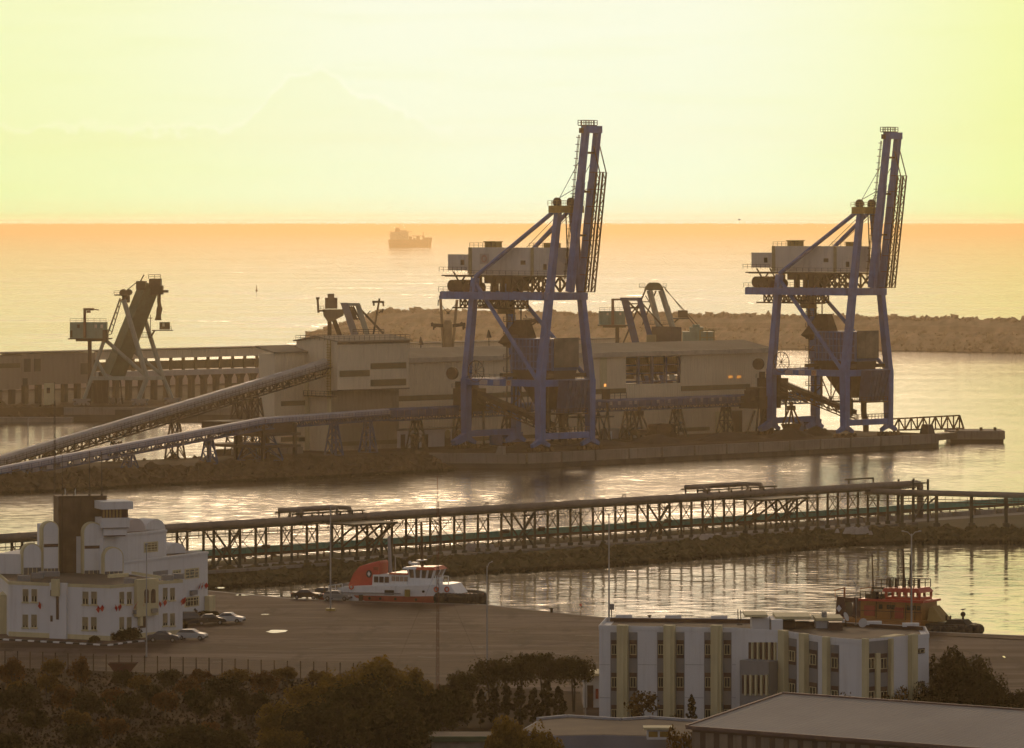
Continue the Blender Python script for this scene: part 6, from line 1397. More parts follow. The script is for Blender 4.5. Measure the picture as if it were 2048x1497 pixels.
mb = MB(); WR.rect(mb, 279, 1231, 291, 1256, .02, .12); obj('door', mb, WINB, po)
mb = MB(); WR.rect(mb, 248, 1150, 286, 1157, -3, -2.6); obj('roof_ledge', mb, CREAM, T)
# brown tower
def flat_block(name, x0, y0, x1, Y, depth, z0, m, turn=0.0, par=None):
    p, q = ony(x0, y0, Y), ony(x1, y0, Y + turn); d = V((q.x - p.x, q.y - p.y, 0)).normalized(); n = V((-d.y, d.x, 0)) * depth
    return obj(name, MB().prism([(p.x, p.y), (q.x, q.y), (q.x + n.x, q.y + n.y), (p.x + n.x, p.y + n.y)], z0, p.z), m, par or T)
tw = flat_block('tower', 117, 994, 213.5, 686, 5.2, 3, BROWNT, 1.5)
mb = MB(); Wt = Wall((ony(117, 0, 686).x, 686), (ony(213.5, 0, 687.5).x, 687.5)); Wt.rect(mb, 123, 997, 126, 1150, .0, .18); Wt.rect(mb, 160, 997, 162.5, 1150, 0, .18); Wt.rect(mb, 117, 992, 213.5, 996, -.2, .12); obj('tower_rib', mb, mat('dark_brown_rib', (.11, .07, .04), .8), tw)
# look-out cabin
YL = 684.0; Wc = Wall((ony(202, 0, YL).x, YL), (ony(258, 0, YL + 1.3).x, YL + 1.3))
mb = MB(); Wc.rect(mb, 202, 1036, 258, 1056, -4.5, .35); Wc.rect(mb, 207, 1056.5, 254, 1072, -4.5, .1); lk = obj('lookout_cabin', mb, WHITE, T)
mb = MB(); Wc.rect(mb, 201, 1003, 263, 1018.5, -5, .9); obj('cabin_roof', mb, WHITE, lk)
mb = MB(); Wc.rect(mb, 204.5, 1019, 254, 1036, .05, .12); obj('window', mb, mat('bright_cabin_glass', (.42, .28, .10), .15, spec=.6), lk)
mb = MB()
for x in (203.5, 210, 216.5, 223, 230, 237, 243.5, 250, 254.5): Wc.rect(mb, x - .9, 1018.5, x + .9, 1036, .12, .24)
Wc.rect(mb, 244, 1018.5, 253, 1036, .125, .2)
obj('window_post', mb, WINB, lk)
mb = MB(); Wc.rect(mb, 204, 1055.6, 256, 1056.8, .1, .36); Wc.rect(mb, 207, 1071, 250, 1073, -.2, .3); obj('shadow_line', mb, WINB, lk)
# stepped arched panels in front of the tower's wings
def arch_panel(x0, x1, yt, yb, Y, strip=None, base=None, turn=.8):
    w = Wall((ony(x0, 0, Y).x, Y), (ony(x1, 0, Y + turn).x, Y + turn)); a = MB(); e = 2.6
    w.arch(a, x0 - e, x1 + e, yt - e, yb, -1.3, -.02); fr = obj('arch_surround', a, CREAM, T)
    a = MB(); w.arch(a, x0, x1, yt, yb, -.02, .16); obj('arch_panel', a, WHITE, fr)
    if strip:
        a = MB(); w.rect(a, x0, strip[0], x1, strip[1], .17, .2); obj('strip_window', a, WINB, fr)
    if base:
        a = MB(); w.rect(a, x0, base[0], x1, base[1], .165, .19); b = obj('ground_window', a, mat('grey_window_panel', (.15, .13, .12), .5), fr)
        a = MB()
        for i in range(1, 4): x = x0 + (x1 - x0) * i / 4; w.rect(a, x - .6, base[0], x + .6, base[1], .195, .25)
        obj('window_post', a, CREAM, b)
arch_panel(87, 115.5, 1045, 1156, 683.5, (1088, 1094.5), (1137, 1149)); arch_panel(47, 81.5, 1089, 1156, 682.5, None, (1135.5, 1153))
arch_panel(168.5, 203.5, 1047, 1156, 684, (1091.5, 1097.5), (1141, 1150.5)); arch_panel(209.5, 244.5, 1097, 1156, 683, None, (1143, 1151.5))
flat_block('left_wing', -6, 1108, 42, 684, 9, 2.5, WHITE, -.8)
flat_block('left_annex', -6, 1190, 17, 668, 8, 2.5, CREAM, 0)
flat_block('wing_core', 86, 1052, 118, 686.5, 6, 3, WHITE, .5)
# right-hand blocks
def side_block(name, x0, Y0_, x1, Y1_, z1, depth, m):
    p, q = V((ony(x0, 0, Y0_).x, Y0_, 0)), V((ony(x1, 0, Y1_).x, Y1_, 0)); d = (q - p).normalized(); n = V((-d.y, d.x, 0)); n = n if n.y > 0 else -n; n *= depth
    o = obj(name, MB().prism([(v.x, v.y) for v in (p, q, q + n, p + n)], 2.5, z1), m, T)
    mb = MB()
    for a, b in ((p, q), (q, q + n), (p + n, q + n)): mb.beam(a + V((0, 0, z1 + .15)), b + V((0, 0, z1 + .15)), .3, .3)
    obj('parapet', mb, WHITE, o); obj('roof_felt', MB().prism([(v.x, v.y) for v in (p + n * .03 + d * .3, q + n * .03 - d * .3, q + n * .97 - d * .3, p + n * .97 + d * .3)], z1, z1 + .05), ROOFF, o)
    return o, Wall(p.xy, q.xy)
b2, W2 = side_block('upper_block', 206, 684.2, 333, 697, 14.4, 8, WHITE)
b1, W1 = side_block('rear_block', 246, 684, 415.5, 704, 10.9, 16, WHITE)
window(b2, W2, 287.5, 1084, 316, 1105, CREAM, mat('bright_glass', (.20, .14, .06), .15), 3, None, 0, None, 3)
mb = MB(); W1.rect(mb, 306, 1142, 335.5, 1157, -.1, .05); obj('shutter', mb, GREYR, b1)
window(b1, W1, 345, 1140, 362, 1147.5, CREAM, GLASS, 2); window(b1, W1, 369, 1137, 398, 1158, CREAM, GLASS, 2, None, 0, None, 2); window(b1, W1, 369, 1194, 398, 1214, CREAM, GLASS, 4, None, 0, None, 1)
mb = MB(); W1.rect(mb, 409, 1192, 421, 1222, .02, .8); obj('cream_buttress', mb, CREAM, b1)
mb = MB(); W1.rect(mb, 379, 1181, 389.5, 1190, .02, .5); obj('air_conditioner', mb, GREYR, b1)
mb = MB(); WR.rect(mb, 265, 1220, 273.5, 1228.5, .02, .5); WR.rect(mb, 295, 1217, 305, 1225, .6, 1.0); obj('air_conditioner', mb, GREYR, T)
# half-barrel roof lanterns
def barrel(x0, x1, yt, yb, Y, m):
    w = Wall((ony(x0, 0, Y).x, Y), (ony(x1, 0, Y + 2).x, Y + 2)); a = MB(); w.arch(a, x0, x1, yt, yb, -3.5, 0); return obj('barrel_lantern', a, m, T)
barrel(252, 290, 1037, 1066, 696, mat('orange_lit_render', (.62, .54, .50), .8, 0, .08, .3)); barrel(292, 331, 1038.5, 1066, 699, WHITE); barrel(332.5, 372, 1086, 1112, 703, WHITE)  # orange light on the first lantern is tinted into its render
# roof clutter
mb = MB()
for px, py in ((48, 1157), (75, 1152), (260, 1162), (335, 1156), (356, 1153)): c = onz(px, py + 4, zr + .05); mb.box(c.x - .8, c.x + .8, c.y - .5, c.y + .5, zr, zr + .7)
c = onz(98, 1152, zr + .05); mb.box(c.x - 1.4, c.x + 1.4, c.y - .8, c.y + .8, zr, zr + .6); obj('roof_unit', mb, GREYR, T)
# aerials on the tower
for px, y0, y1, lb, w in ((179, 903, 992, 'tall whip aerial on the brown tower, the middle one of the three', .10), (203.5, 904, 992, 'tall whip aerial on the brown tower, nearest the look-out cabin', .10), (125, 910, 993, 'faint thin whip aerial at the left edge of the brown tower', .06)):
    Y = 689; t = thing('aerial', lb, 'aerial', ony(px, y1, Y), 0, 'aerials on the brown tower'); obj('rod', MB().tube(ony(px, y1 + 4, Y), ony(px, y0, Y), w, 6, w * .5), STEEL, t); obj('clamp', MB().tube(ony(px, y1, Y), ony(px, y1 - 4, Y), w * 2, 6), STEEL, t)
for px, fl, lb in ((134, -1, 'small white dish on the brown tower roof, the left of two'), (147, 1, 'small white dish on the brown tower roof, the right of two')):
    c = ony(px, 991, 689); t = thing('satellite_dish', lb, 'satellite dish', c, 0, 'dishes on the brown tower'); obj('dish', MB().loft([[c + V((fl * (.1 + r * .35) + .0, -r * math.cos(a) * .6, .45 + r * math.sin(a))) for a in [k * math.pi / 5 for k in range(10)]] for r in (.05, .35, .55)], True), DISH, t); obj('stand', MB().tube(c + V((0, 0, -.6)), c + V((0, 0, .4)), .06), STEEL, t)
# flags
def flag(px, py, w, lb, sd):
    rr = random.Random(sd); p = onwall(px, py, w.p, w.q); t = thing('flag', lb, 'flag', p, 0, 'red flags on the port office')
    n = w.n; side = w.d * rr.choice((-1, 1)) * .35; b = p + n * .05; tip = p + n * .55 + side * .6 + V((0, 0, .7)); obj('pole', MB().tube(b, tip, .035, 5), WHITEP, t)
    m = MB(); pts = []; top = b.lerp(tip, .95); low = b.lerp(tip, .35); f = w.d * rr.choice((-1, 1)); k = 5
    for i in range(k):
        u = i / (k - 1); o_ = f * (.30 * u) + V((0, 0, -.62 * u)) + n * .10 * math.sin(u * 5 + sd); pts += [top + o_, low + o_ * .75 + V((0, 0, -.2 * u))]
    m.add(pts, [(2 * i, 2 * i + 1, 2 * i + 3, 2 * i + 2) for i in range(k - 1)]); obj('cloth', m, FLAG, t)
Wlw = Wall((ony(-6, 0, 684).x, 684), (ony(42, 0, 683.2).x, 683.2))
for i, (px, py, w, lb) in enumerate([(15, 1170, Wlw, 'single red flag on the far left wing of the port office'), (86, 1213, WL, 'single red flag between the left windows and the stair bay of the port office'),
    (203, 1220, WL, 'red flag at the front corner of the port office, left of a pair'), (211, 1218, WL, 'red flag at the front corner of the port office, right of a pair'),
    (228, 1218, WR, 'red flag just round the front corner of the port office, left of three'), (232.5, 1217, WR, 'red flag just round the front corner of the port office, middle of three'), (236, 1217, WR, 'red flag just round the front corner of the port office, right of three'),
    (267, 1213, WR, 'red flag left of the cream portal, left of three'), (272, 1212, WR, 'red flag left of the cream portal, middle of three'), (276.5, 1212, WR, 'red flag left of the cream portal, right of three'),
    (316, 1210, WR, 'red flag right of the cream portal, left of a pair'), (323, 1208, WR, 'red flag right of the cream portal, right of a pair'), (358, 1206, WR, 'red flag at the right end of the front block, left of a pair'), (362, 1204, WR, 'red flag at the right end of the front block, right of a pair'),
    (397, 1174, W1, 'red flag on the rear block of the port office, left of three'), (402, 1173, W1, 'red flag on the rear block of the port office, middle of three'), (406, 1173, W1, 'red flag on the rear block of the port office, right of three')]): flag(px, py, w, lb, i)
# black and white kerb round the office
kb, kw = MB(), MB(); pts = [onz(-30, 1279, 2.5), onz(120, 1287, 2.5), onz(215, 1292.5, 2.5), onz(262, 1286, 2.5), onz(300, 1283, 2.5)]
k = 0
for p, q in zip(pts, pts[1:]):
    n = max(1, int((q - p).length / 1.0))
    for i in range(n): (kw if k % 2 else kb).beam(p.lerp(q, i / n) + V((0, 0, .09)), p.lerp(q, (i + 1) / n) + V((0, 0, .09)), .35, .24); k += 1
T = thing('painted_kerb', 'black and white painted kerb along the front of the port office', 'kerb', pts[1]); obj('dark_block', kb, BLACKB, T); obj('white_block', kw, WHITEP, T)

# ------------------------------------------------------------------ the long white office on the right
G0, G1, G2, G3, G4, G5 = (9.5, 545), (24.2, 541.7), (29.2, 538), (33.2, 529.5), (36.8, 526), (44.5, 533.7)
zt = 13.5; BKW = [(44.9, 543.5), (30, 553.5), (10.5, 556)]
T = thing('white_office', 'long white three-storey office with cream pilasters and grey window bays at lower right', 'office building', (27, 540, 2.5))
obj('walls', MB().prism([G0, G1, G2, G3, G4, G5] + BKW, 2.4, zt - .45), WHITE, T)
def shrink(poly, k=.955): c = V((sum(p[0] for p in poly) / len(poly), sum(p[1] for p in poly) / len(poly))); return [tuple(c + (V(p) - c) * k) for p in poly]
full = [G0, G1, G2, G3, G4, G5] + BKW
obj('flat_roof', MB().prism(shrink(full), zt - .45, zt - .4), ROOFF, T)
mb = MB()
for i in range(len(full)): p, q = full[i], full[(i + 1) % len(full)]; mb.beam((*p, zt - .22), (*q, zt - .22), .1, .46)
for p, q in ((BKW[0], BKW[1]), (BKW[1], BKW[2])):
    for k in (.1, .36, .62, .9): c = V(p).lerp(V(q), k); mb.box(c.x - .9, c.x + .9, c.y - .35, c.y + .35, zt - .1, zt + .3)
obj('parapet', mb, WHITE, T)
obj('parapet_inside', MB().beam((10.9, 555.3, zt - .2), (30, 552.9, zt - .2), .2, .4).beam((30, 552.9, zt - .2), (44.6, 543.2, zt - .2), .2, .4), mat('brown_upstand', (.12, .06, .035), .8), T)
P = lambda x, y: (1180 + x / 2.926, 1200 + y / 2.926)                 # from the enlarged crop
Wa, Wb, Wc_, Wd, We = Wall(G0, G1), Wall(G1, G2), Wall(G2, G3), Wall(G3, G4), Wall(G4, G5)
def cr(mb, w, x0, y0, x1, y1, d0, d1): a, b = P(x0, y0), P(x1, y1); return w.rect(mb, a[0], a[1], b[0], b[1], d0, d1)
def win(w, x0, y0, x1, y1, par=None):
    a, b = P(x0, y0), P(x1, y1)
    f = obj('window', w.rect(MB(), a[0], a[1], b[0], b[1], .06, .10), WINB, par or T)
    m = MB(); h = b[1] - a[1]; wd = b[0] - a[0]; w.rect(m, a[0] + wd * .12, a[1] + h * .30, b[0] - wd * .12, a[1] + h * .76, .10, .12); obj('pane', m, GLASS, f)
    m = MB()
    for k in (.08, .46, .86): w.rect(m, a[0] + wd * k, a[1] + h * .26, a[0] + wd * (k + .065), a[1] + h * .8, .12, .16)
    w.rect(m, a[0] + wd * .05, a[1] + h * .235, b[0] - wd * .05, a[1] + h * .27, .12, .165); w.rect(m, a[0] + wd * .05, a[1] + h * .775, b[0] - wd * .05, a[1] + h * .805, .12, .165)
    obj('window_frame', m, CREAM, f)
for (px0, px1), ws in (((165, 226), ((121, 164), (228, 278))), ((438, 501), ((394, 437), (503, 553))), ((714, 776), ((669, 713), (779, 828)))):
    for x0, x1 in ws:
        mb = MB(); cr(mb, Wa, x0 - 1, 190, x1, 770, .0, .06); obj('grey_bay', mb, GREYR, T)
        for y in (236, 427, 615): win(Wa, x0 + 4, y, x1 - 3, y + 106)
    mb = MB(); cr(mb, Wa, px0, 146, px1, 775, 0, .85); cr(mb, Wa, px0 + 18, 146, px1 - 18, 775, .851, 1.05); obj('pilaster', mb, CREAM, T)
mb = MB()
for x0, x1 in ((56, 118), (280, 390), (556, 665), (832, 870)): cr(mb, Wa, x0, 379, x1, 381, .005, .03); cr(mb, Wa, x0, 572, x1, 574, .005, .03)
obj('string_course', mb, GREYR, T)
# slit windows and the grey projecting box
Wm = Wall(G0, G1)
for i in range(5):
    x0 = 929 + i * 33; mb = MB(); cr(mb, Wb, x0, 249, x0 + 22, 355, .02, .06); f = obj('window', mb, WINB, T); mb = MB(); cr(mb, Wb, x0 + 22, 249, x0 + 31, 357, .02, .28); obj('fin', mb, CREAM, f)
n = Wb.n; wf = Wall((G1[0] + n.x * 2.2, G1[1] + n.y * 2.2), (G2[0] + n.x * 2.2, G2[1] + n.y * 2.2)); mb = MB()
a, b = P(876, 358), P(1046, 700); bx = obj('projecting_box', wf.rect(mb, a[0], a[1], b[0], b[1], -2.6, 0), GREYR, T)
for i in range(5):
    x0 = 890 + i * 31; a, b = P(x0, 442), P(x0 + 19, 550)
    # the same slit seen on the box front, 2.2 m before the wall
    m = MB(); wf.rect(m, a[0], a[1], b[0], b[1], .01, .05); f = obj('window', m, WINB, bx)
    m = MB(); c, e = P(x0 + 19, 0)[0], P(x0 + 29, 0)[0]; wf.rect(m, c, a[1] - 1, e, b[1] + 3, .01, .25); obj('fin', m, CREAM, f)
# saw-tooth bays
def bay(w, cx0, cx1, wx0, wx1, ytop, ys, gtop):
    mb = MB(); cr(mb, w, cx0, ytop, cx1, 775, 0, .6); obj('pilaster', mb, CREAM, T)
    mb = MB(); cr(mb, w, wx0 - 4, gtop, wx1 + 2, 775, 0, .05); obj('grey_bay', mb, GREYR, T)
    for y in ys: win(w, wx0, y, wx1, y + 108)
bay(Wc_, 1128, 1164, 1168, 1208, 178, (272, 463), 226); bay(Wc_, 1250, 1282, 1288, 1332, 196, (293, 484), 244); bay(Wd, 1379, 1407, 1414, 1456, 216, (313, 504), 264)
mb = MB(); cr(mb, We, 1612, 240, 1742, 775, .0, .06); obj('grey_bay', mb, GREYR, T)
for x0, x1 in ((1590, 1612), (1742, 1757)): mb = MB(); cr(mb, We, x0, 226, x1, 775, 0, .5); obj('pilaster', mb, CREAM, T)
mb = MB(); cr(mb, We, 1664, 312, 1688, 775, .06, .3); obj('pilaster', mb, CREAM, T)
for y in (314, 508):
    for x0, x1 in ((1616, 1662), (1690, 1736)): win(We, x0, y, x1, y + 112)
mb = MB(); cr(mb, We, 1860, 200, 1894, 775, 0, .6); obj('pilaster', mb, CREAM, T)
win(We, 1897, 284, 1956, 315); win(We, 1897, 478, 1956, 515)
# things on its roof
def roofbox(x0, y0, x1, y1, Y, dep, m): p, q = ony(*P(x0, y1), Y), ony(*P(x1, y0), Y); return MB().box(p.x, q.x, Y, Y + dep, zt - .45, q.z), m
rb, m = roofbox(948, 108, 1050, 172, 543.5, 4, WHITE); ph = obj('penthouse', rb, WHITE, T)
obj('penthouse_roof', MB().box(ony(*P(906, 0), 543).x, ony(*P(1040, 0), 543).x, 542.6, 548, ony(*P(0, 100), 543).z, ony(*P(0, 86), 543).z), CREAM, ph)
rb, _ = roofbox(1062, 118, 1128, 178, 542.5, 4, WHITE); ph = obj('penthouse', rb, WHITE, T)
obj('penthouse_roof', MB().box(ony(*P(1088, 0), 543).x, ony(*P(1300, 0), 543).x, 544, 550, ony(*P(0, 110), 545).z, ony(*P(0, 94), 545).z), CREAM, ph)
rb, _ = roofbox(1130, 122, 1200, 175, 546, 3, ROOFF); obj('plant_box', rb, WINB, T)
rb, _ = roofbox(1202, 128, 1310, 178, 547, 2.5, ROOFF); obj('plant_box', rb, WINB, T)
rb, _ = roofbox(1322, 110, 1390, 175, 546, 3, WHITE); ph = obj('penthouse', rb, WHITE, T); obj('penthouse_roof', MB().box(ony(*P(1318, 0), 546).x, ony(*P(1480, 0), 546).x, 545.6, 551, ony(*P(0, 122), 546).z, ony(*P(0, 106), 546).z), CREAM, ph)
rb, _ = roofbox(1398, 132, 1478, 192, 543, 2.5, DARK); obj('plant_box', rb, WINB, T)
rb, _ = roofbox(1358, 74, 1386, 108, 547, 1.2, GREYR); obj('vent_box', rb, GREYR, T)
p, q = ony(*P(1725, 222), 531), ony(*P(1812, 208), 534); obj('roof_hatch', MB().beam(p, q, 1.2, .25), CREAM, T)
for x, y, lb in ((1497, 100, 'pale satellite dish on the white office roof, left of two, tilted to the right'), (1598, 136, 'pale satellite dish on the white office roof, right of two, on a tall stand')):
    c = ony(*P(x, y), 544); t = thing('satellite_dish', lb, 'satellite dish', (c.x, c.y, zt), 0, 'dishes on the white office'); m = MB(); ax = V((.75, -.45, .35)).normalized() if x < 1550 else V((-.5, -.8, .3)).normalized(); u = ax.orthogonal().normalized(); v = ax.cross(u)
    m.loft([[c + ax * (.25 * r * r) + (u * math.cos(k * math.pi / 8) + v * math.sin(k * math.pi / 8)) * r for k in range(16)] for r in (.03, .22, .42, .52)], True); obj('dish', m, DISH, t); obj('stand', MB().tube((c.x, c.y, zt), c, .07, 6), STEEL, t)
for x, y0, y1, lb in ((868, 55, 120, 'thin roof aerial on the left of the white office penthouse, left of two'), (884, 62, 122, 'thin roof aerial on the left of the white office penthouse, right of two'), (1556, 0, 150, 'thin tall roof mast behind the dishes of the white office')):
    p, q = ony(*P(x, y1), 545), ony(*P(x - 3, y0), 545); t = thing('roof_aerial', lb, 'aerial', (p.x, p.y, zt), 0, 'aerials on the white office'); obj('rod', MB().tube((p.x, p.y, zt), q, .05, 5), STEEL, t); obj('foot', MB().box(p.x - .15, p.x + .15, p.y - .15, p.y + .15, zt, zt + .2), CONC, t)
# ------------------------------------------------------------------ nearer low buildings
T = thing('industrial_shed', 'large shed with a pale corrugated roof in the lower right corner', 'shed', (30, 474, 2.5))
e0 = onz(1373, 1456, 9.0); dv = V((23, -18.0, 0)).normalized(); up = V((-dv.y, dv.x, 0)); L = 75
r0 = onz(1566, 1390.5, 11.0); e1, r1 = e0 + dv * L, r0 + dv * L; fz = r0 + (r0 - e0); fz.z = 9.0; f1 = fz + dv * L
SHEDR = mat('grey_corrugated_roof', (.40, .36, .31), .8, 0, .12, .06, spec=.03, corr=(0, 1.6, .022))
rf = MB().hexa([e0, e1, r1, r0], [v + V((0, 0, .15)) for v in (e0, e1, r1, r0)]).hexa([r0, r1, f1, fz], [v + V((0, 0, .15)) for v in (r0, r1, f1, fz)])
# turn the roof mesh into shed axes so that the ribs run down the slope
Rt = thing('roof_frame_placeholder', 'x', 'x') if False else None
ra = math.atan2(dv.y, dv.x); me = bpy.data.meshes.new('roof'); Mi = Matrix.Rotation(-ra, 4, 'Z') @ Matrix.Translation(-e0)
me.from_pydata([tuple(Mi @ V(v)) for v in rf.v], [], rf.f); me.materials.append(SHEDR); ro = bpy.data.objects.new('roof', me); COL.objects.link(ro); ro.parent = T; ro.matrix_local = PM[T.name].inverted() @ Matrix.Translation(e0) @ Matrix.Rotation(ra, 4, 'Z'); PM[ro.name] = PM[T.name]
mb = MB().beam(e0 + V((0, 0, .05)), e1 + V((0, 0, .05)), .25, .35).beam(r0 + V((0, 0, .2)), r1 + V((0, 0, .2)), .3, .2).beam(e0 + V((0, 0, .15)), r0 + V((0, 0, .15)), .3, .25)
obj('roof_edge', mb, mat('reddish_edge', (.17, .10, .08), .7), T)
i0 = e0 + up * .4 + dv * .4; i1 = e1 + up * .4; g0 = fz - up * .4 + dv * .4
obj('wall', MB().prism([(v.x, v.y) for v in (i0, i1, f1 - up * .4, g0)], 2.5, 8.9), mat('brown_wall', (.13, .085, .06), .85), T)
mb = MB()
for i in range(46):
    a = i0 + dv * (i * 1.62) - up * .08; b = a + dv * .95; mb.hexa([(a.x, a.y, 2.5), (b.x, b.y, 2.5), (b.x + up.x * .06, b.y + up.y * .06, 2.5), (a.x + up.x * .06, a.y + up.y * .06, 2.5)], [(a.x, a.y, 8.6), (b.x, b.y, 8.6), (b.x + up.x * .06, b.y + up.y * .06, 8.6), (a.x + up.x * .06, a.y + up.y * .06, 8.6)])
obj('wall_panel', mb, mat('buff_wall_panel', (.27, .205, .15), .8, 0, .2, .3, streak=.5), T)
T = thing('flat_roof_building', 'low building with a flat brown roof and white kerb in front of the white office', 'building', (12, 500, 2.5))
z = 6.6; pts = [onz(x, y, z) for x, y in ((1076, 1441), (1134, 1435.5), (1243, 1442), (1300, 1438), (1420, 1447))]; nf = [onz(x, y, z) for x, y in ((1400, 1476), (1205, 1471), (1112, 1473), (1040, 1462))]
obj('walls', MB().prism([(p.x, p.y) for p in pts + nf], 2.5, z), mat('grey_blue_wall', (.24, .24, .27), .85, 0, .1, .3), T)
obj('flat_roof', MB().prism(shrink([(p.x, p.y) for p in pts + nf], .97), z, z + .05), ROOFF, T)
mb = MB()
for p, q in zip(pts, pts[1:]): mb.beam(p + V((0, 0, .12)), q + V((0, 0, .12)), .5, .34)
obj('white_kerb', mb, mat('pale_kerb', (.36, .36, .38), .8), T)
c = onz(1317, 1478, z); mb = MB().box(c.x - 1.15, c.x + 1.15, c.y - .8, c.y + .9, z, z + 1.0); sk = obj('roof_lantern', mb, WHITE, T); obj('lantern_cap', MB().box(c.x - 1.5, c.x + 1.5, c.y - 1.1, c.y + 1.2, z + 1.0, z + 1.2), CREAM, sk)
obj('lantern_glass', MB().box(c.x - 1.0, c.x - .1, c.y - .84, c.y - .8, z + .25, z + .8).box(c.x + .1, c.x + 1.0, c.y - .84, c.y - .8, z + .25, z + .8), mat('amber_glass', (.35, .22, .05), .2), sk)
T = thing('kiosk', 'small cabin with a green roof edge at the bottom of the picture among the trees', 'cabin', onz(922, 1500, 2.5))
z = 6.0; p, q = onz(857, 1476, z), onz(988, 1476, z); obj('wall', MB().box(p.x + .3, q.x - .3, p.y + .3, p.y + 4.5, 2.5, z - .2), mat('pale_pebble_wall', (.32, .28, .23), .9, 0, .2, 2, bump=.05), T)
obj('roof', MB().box(p.x, q.x, p.y - .1, p.y + 4.9, z, z + .12), ROOFF, T); obj('roof_edge', MB().box(p.x - .06, q.x + .06, p.y - .2, p.y - .1, z - .4, z + .16).box(p.x - .06, p.x + .06, p.y - .1, p.y + 4.9, z - .4, z + .16), mat('green_fascia', (.06, .10, .045), .7), T)
obj('corner_post', MB().box(q.x - .35, q.x - .1, p.y + .1, p.y + .3, 2.5, z - .2), mat('green_post', (.06, .10, .045), .7), T)
T = thing('gatehouse', 'small white gatehouse with a dark door just left of the long white office', 'gatehouse', onz(1180, 1412, 2.5))
p, q = ony(1167, 1410, 566), ony(1215, 1352, 566); obj('wall', MB().box(p.x, q.x, 566, 571, 2.4, q.z), WHITE, T); obj('roof', MB().box(p.x - .4, q.x, 565.4, 571.4, q.z, q.z + .3), CREAM, T)
a, b = ony(1174.5, 1408, 566), ony(1186.5, 1371, 566); obj('door', MB().box(a.x, b.x, 565.9, 565.98, 2.5, b.z), WINB, T); a, b = ony(1191, 1398, 566), ony(1197, 1378, 566); obj('window', MB().box(a.x, b.x, 565.9, 565.98, a.z, b.z), TUGRED, T)
# ------------------------------------------------------------------ lamp posts, fence, small quay things
def lamp(name, label, px, ybase, ytop, arms, z0=2.5, r=.13, Y=None, foot=True, group='lamp posts'):
    c = onz(px, ybase, z0) if Y is None else V(((px - PX0) * Y / F, Y, z0)); top = V((c.x, c.y, H - (ytop - HY) * c.y / F))
    T = thing(name, label, 'lamp post', c, 0, group); obj('post', MB().tube(c, top, r, 8, r * .6), POLE, T)
    if foot: obj('base', MB().tube(c, c + V((0, 0, .35)), .75, 10, .65), YELLOWP, T)
    for sx, dz in arms:
        e = top + V((sx, 0, dz)); a = obj('arm', MB().path([top + V((0, 0, -.3)), top + V((sx * .5, 0, dz * .8)), e], .05, 6), POLE, T); obj('lamp_head', MB().loft([[e + V((sx * t, dy, dz_)) for dy, dz_ in ((-.16, 0), (.16, 0), (.1, .12), (-.1, .12))] for t in (-.05, .28)]) if sx else MB().ball(e, .2), POLE, a)
    return T
lamp('lamp_post', 'tall grey two-armed lamp post standing before the orange-funnelled tug', 661, 1222, 1012, ((-.9, .5), (.9, .5)))
lamp('lamp_post', 'tall pale two-armed lamp post rising behind the left end of the white office', 1218, 0, 1027, ((-1.0, .4), (1.0, .4)), Y=690)
lamp('lamp_post', 'slim lamp post with one curved arm just right of the orange-funnelled tug', 974, 1340, 1132, ((.55, .45),), foot=False, r=.1)
lamp('lamp_post', 'tall grey lamp post with two arms rising in front of the yellow and red tug', 1823, 0, 1068, ((-1.0, .3), (1.0, .3)), Y=652)
lamp('lamp_post', 'slim grey lamp post standing by the hedge in front of the port office', 293, 1314, 1092, ((0, .2),), foot=False, r=.1)
lamp('lamp_post', 'short lamp post with a pale head among the cypresses left of the gatehouse', 970, 1430, 1386, ((.35, .15),), foot=False, r=.07)
lamp('lamp_post', 'short pale lamp post beside the gatehouse', 1171, 1433, 1366, ((-.3, .15),), foot=False, r=.08)
lamp('lamp_post', 'slim dark lamp post standing on the crane mole left of the two conveyors', 56, 912, 838, ((.4, .3),), z0=3.5, foot=False, r=.1)
lamp('lamp_post', 'slim lamp post on the roof-side yard behind the white office dishes', 1712, 0, 1168, ((-.3, .2),), Y=600, foot=False, r=.06)
# tall guyed lattice masts
def lattice(name, label, px, ybase, ytop, w, Y, m):
    c = V(((px - PX0) * Y / F, Y, 2.5)); zt_ = H - (ytop - HY) * Y / F; T = thing(name, label, 'radio mast', c); mb = MB()
    for k in range(3):
        a = 2 * math.pi * k / 3; o_ = V((w * math.cos(a), w * math.sin(a), 0)); mb.beam(c + o_, V((c.x, c.y, zt_)) + o_ * .8, .05)
        a2 = 2 * math.pi * (k + 1) / 3; o2 = V((w * math.cos(a2), w * math.sin(a2), 0)); mb.zig(c + o_, V((c.x, c.y, zt_)) + o_ * .8, c + o2, V((c.x, c.y, zt_)) + o2 * .8, int((zt_ - 2.5) / .9), .03, False, False)
    obj('lattice', mb, m, T); obj('tip', MB().tube((c.x, c.y, zt_), (c.x, c.y, zt_ + 2.5), .03, 5), m, T)
    mb = MB()
    for k in range(3): a = 2 * math.pi * k / 3 + .5; mb.tube((c.x, c.y, zt_ * .75), (c.x + 9 * math.cos(a), c.y + 9 * math.sin(a), 2.5), .012, 4)
    obj('guy_wire', mb, STEEL, T)
lattice('radio_mast', 'very thin rust-red lattice mast rising from the trees in the lower middle', 875, 1480, 1000, .16, 527, mat('rust_red_mast', (.16, .05, .025), .8))
lattice('radio_mast', 'thin dark lattice mast rising behind the arched left wing of the port office', 109, 0, 800, .14, 700, STEEL)
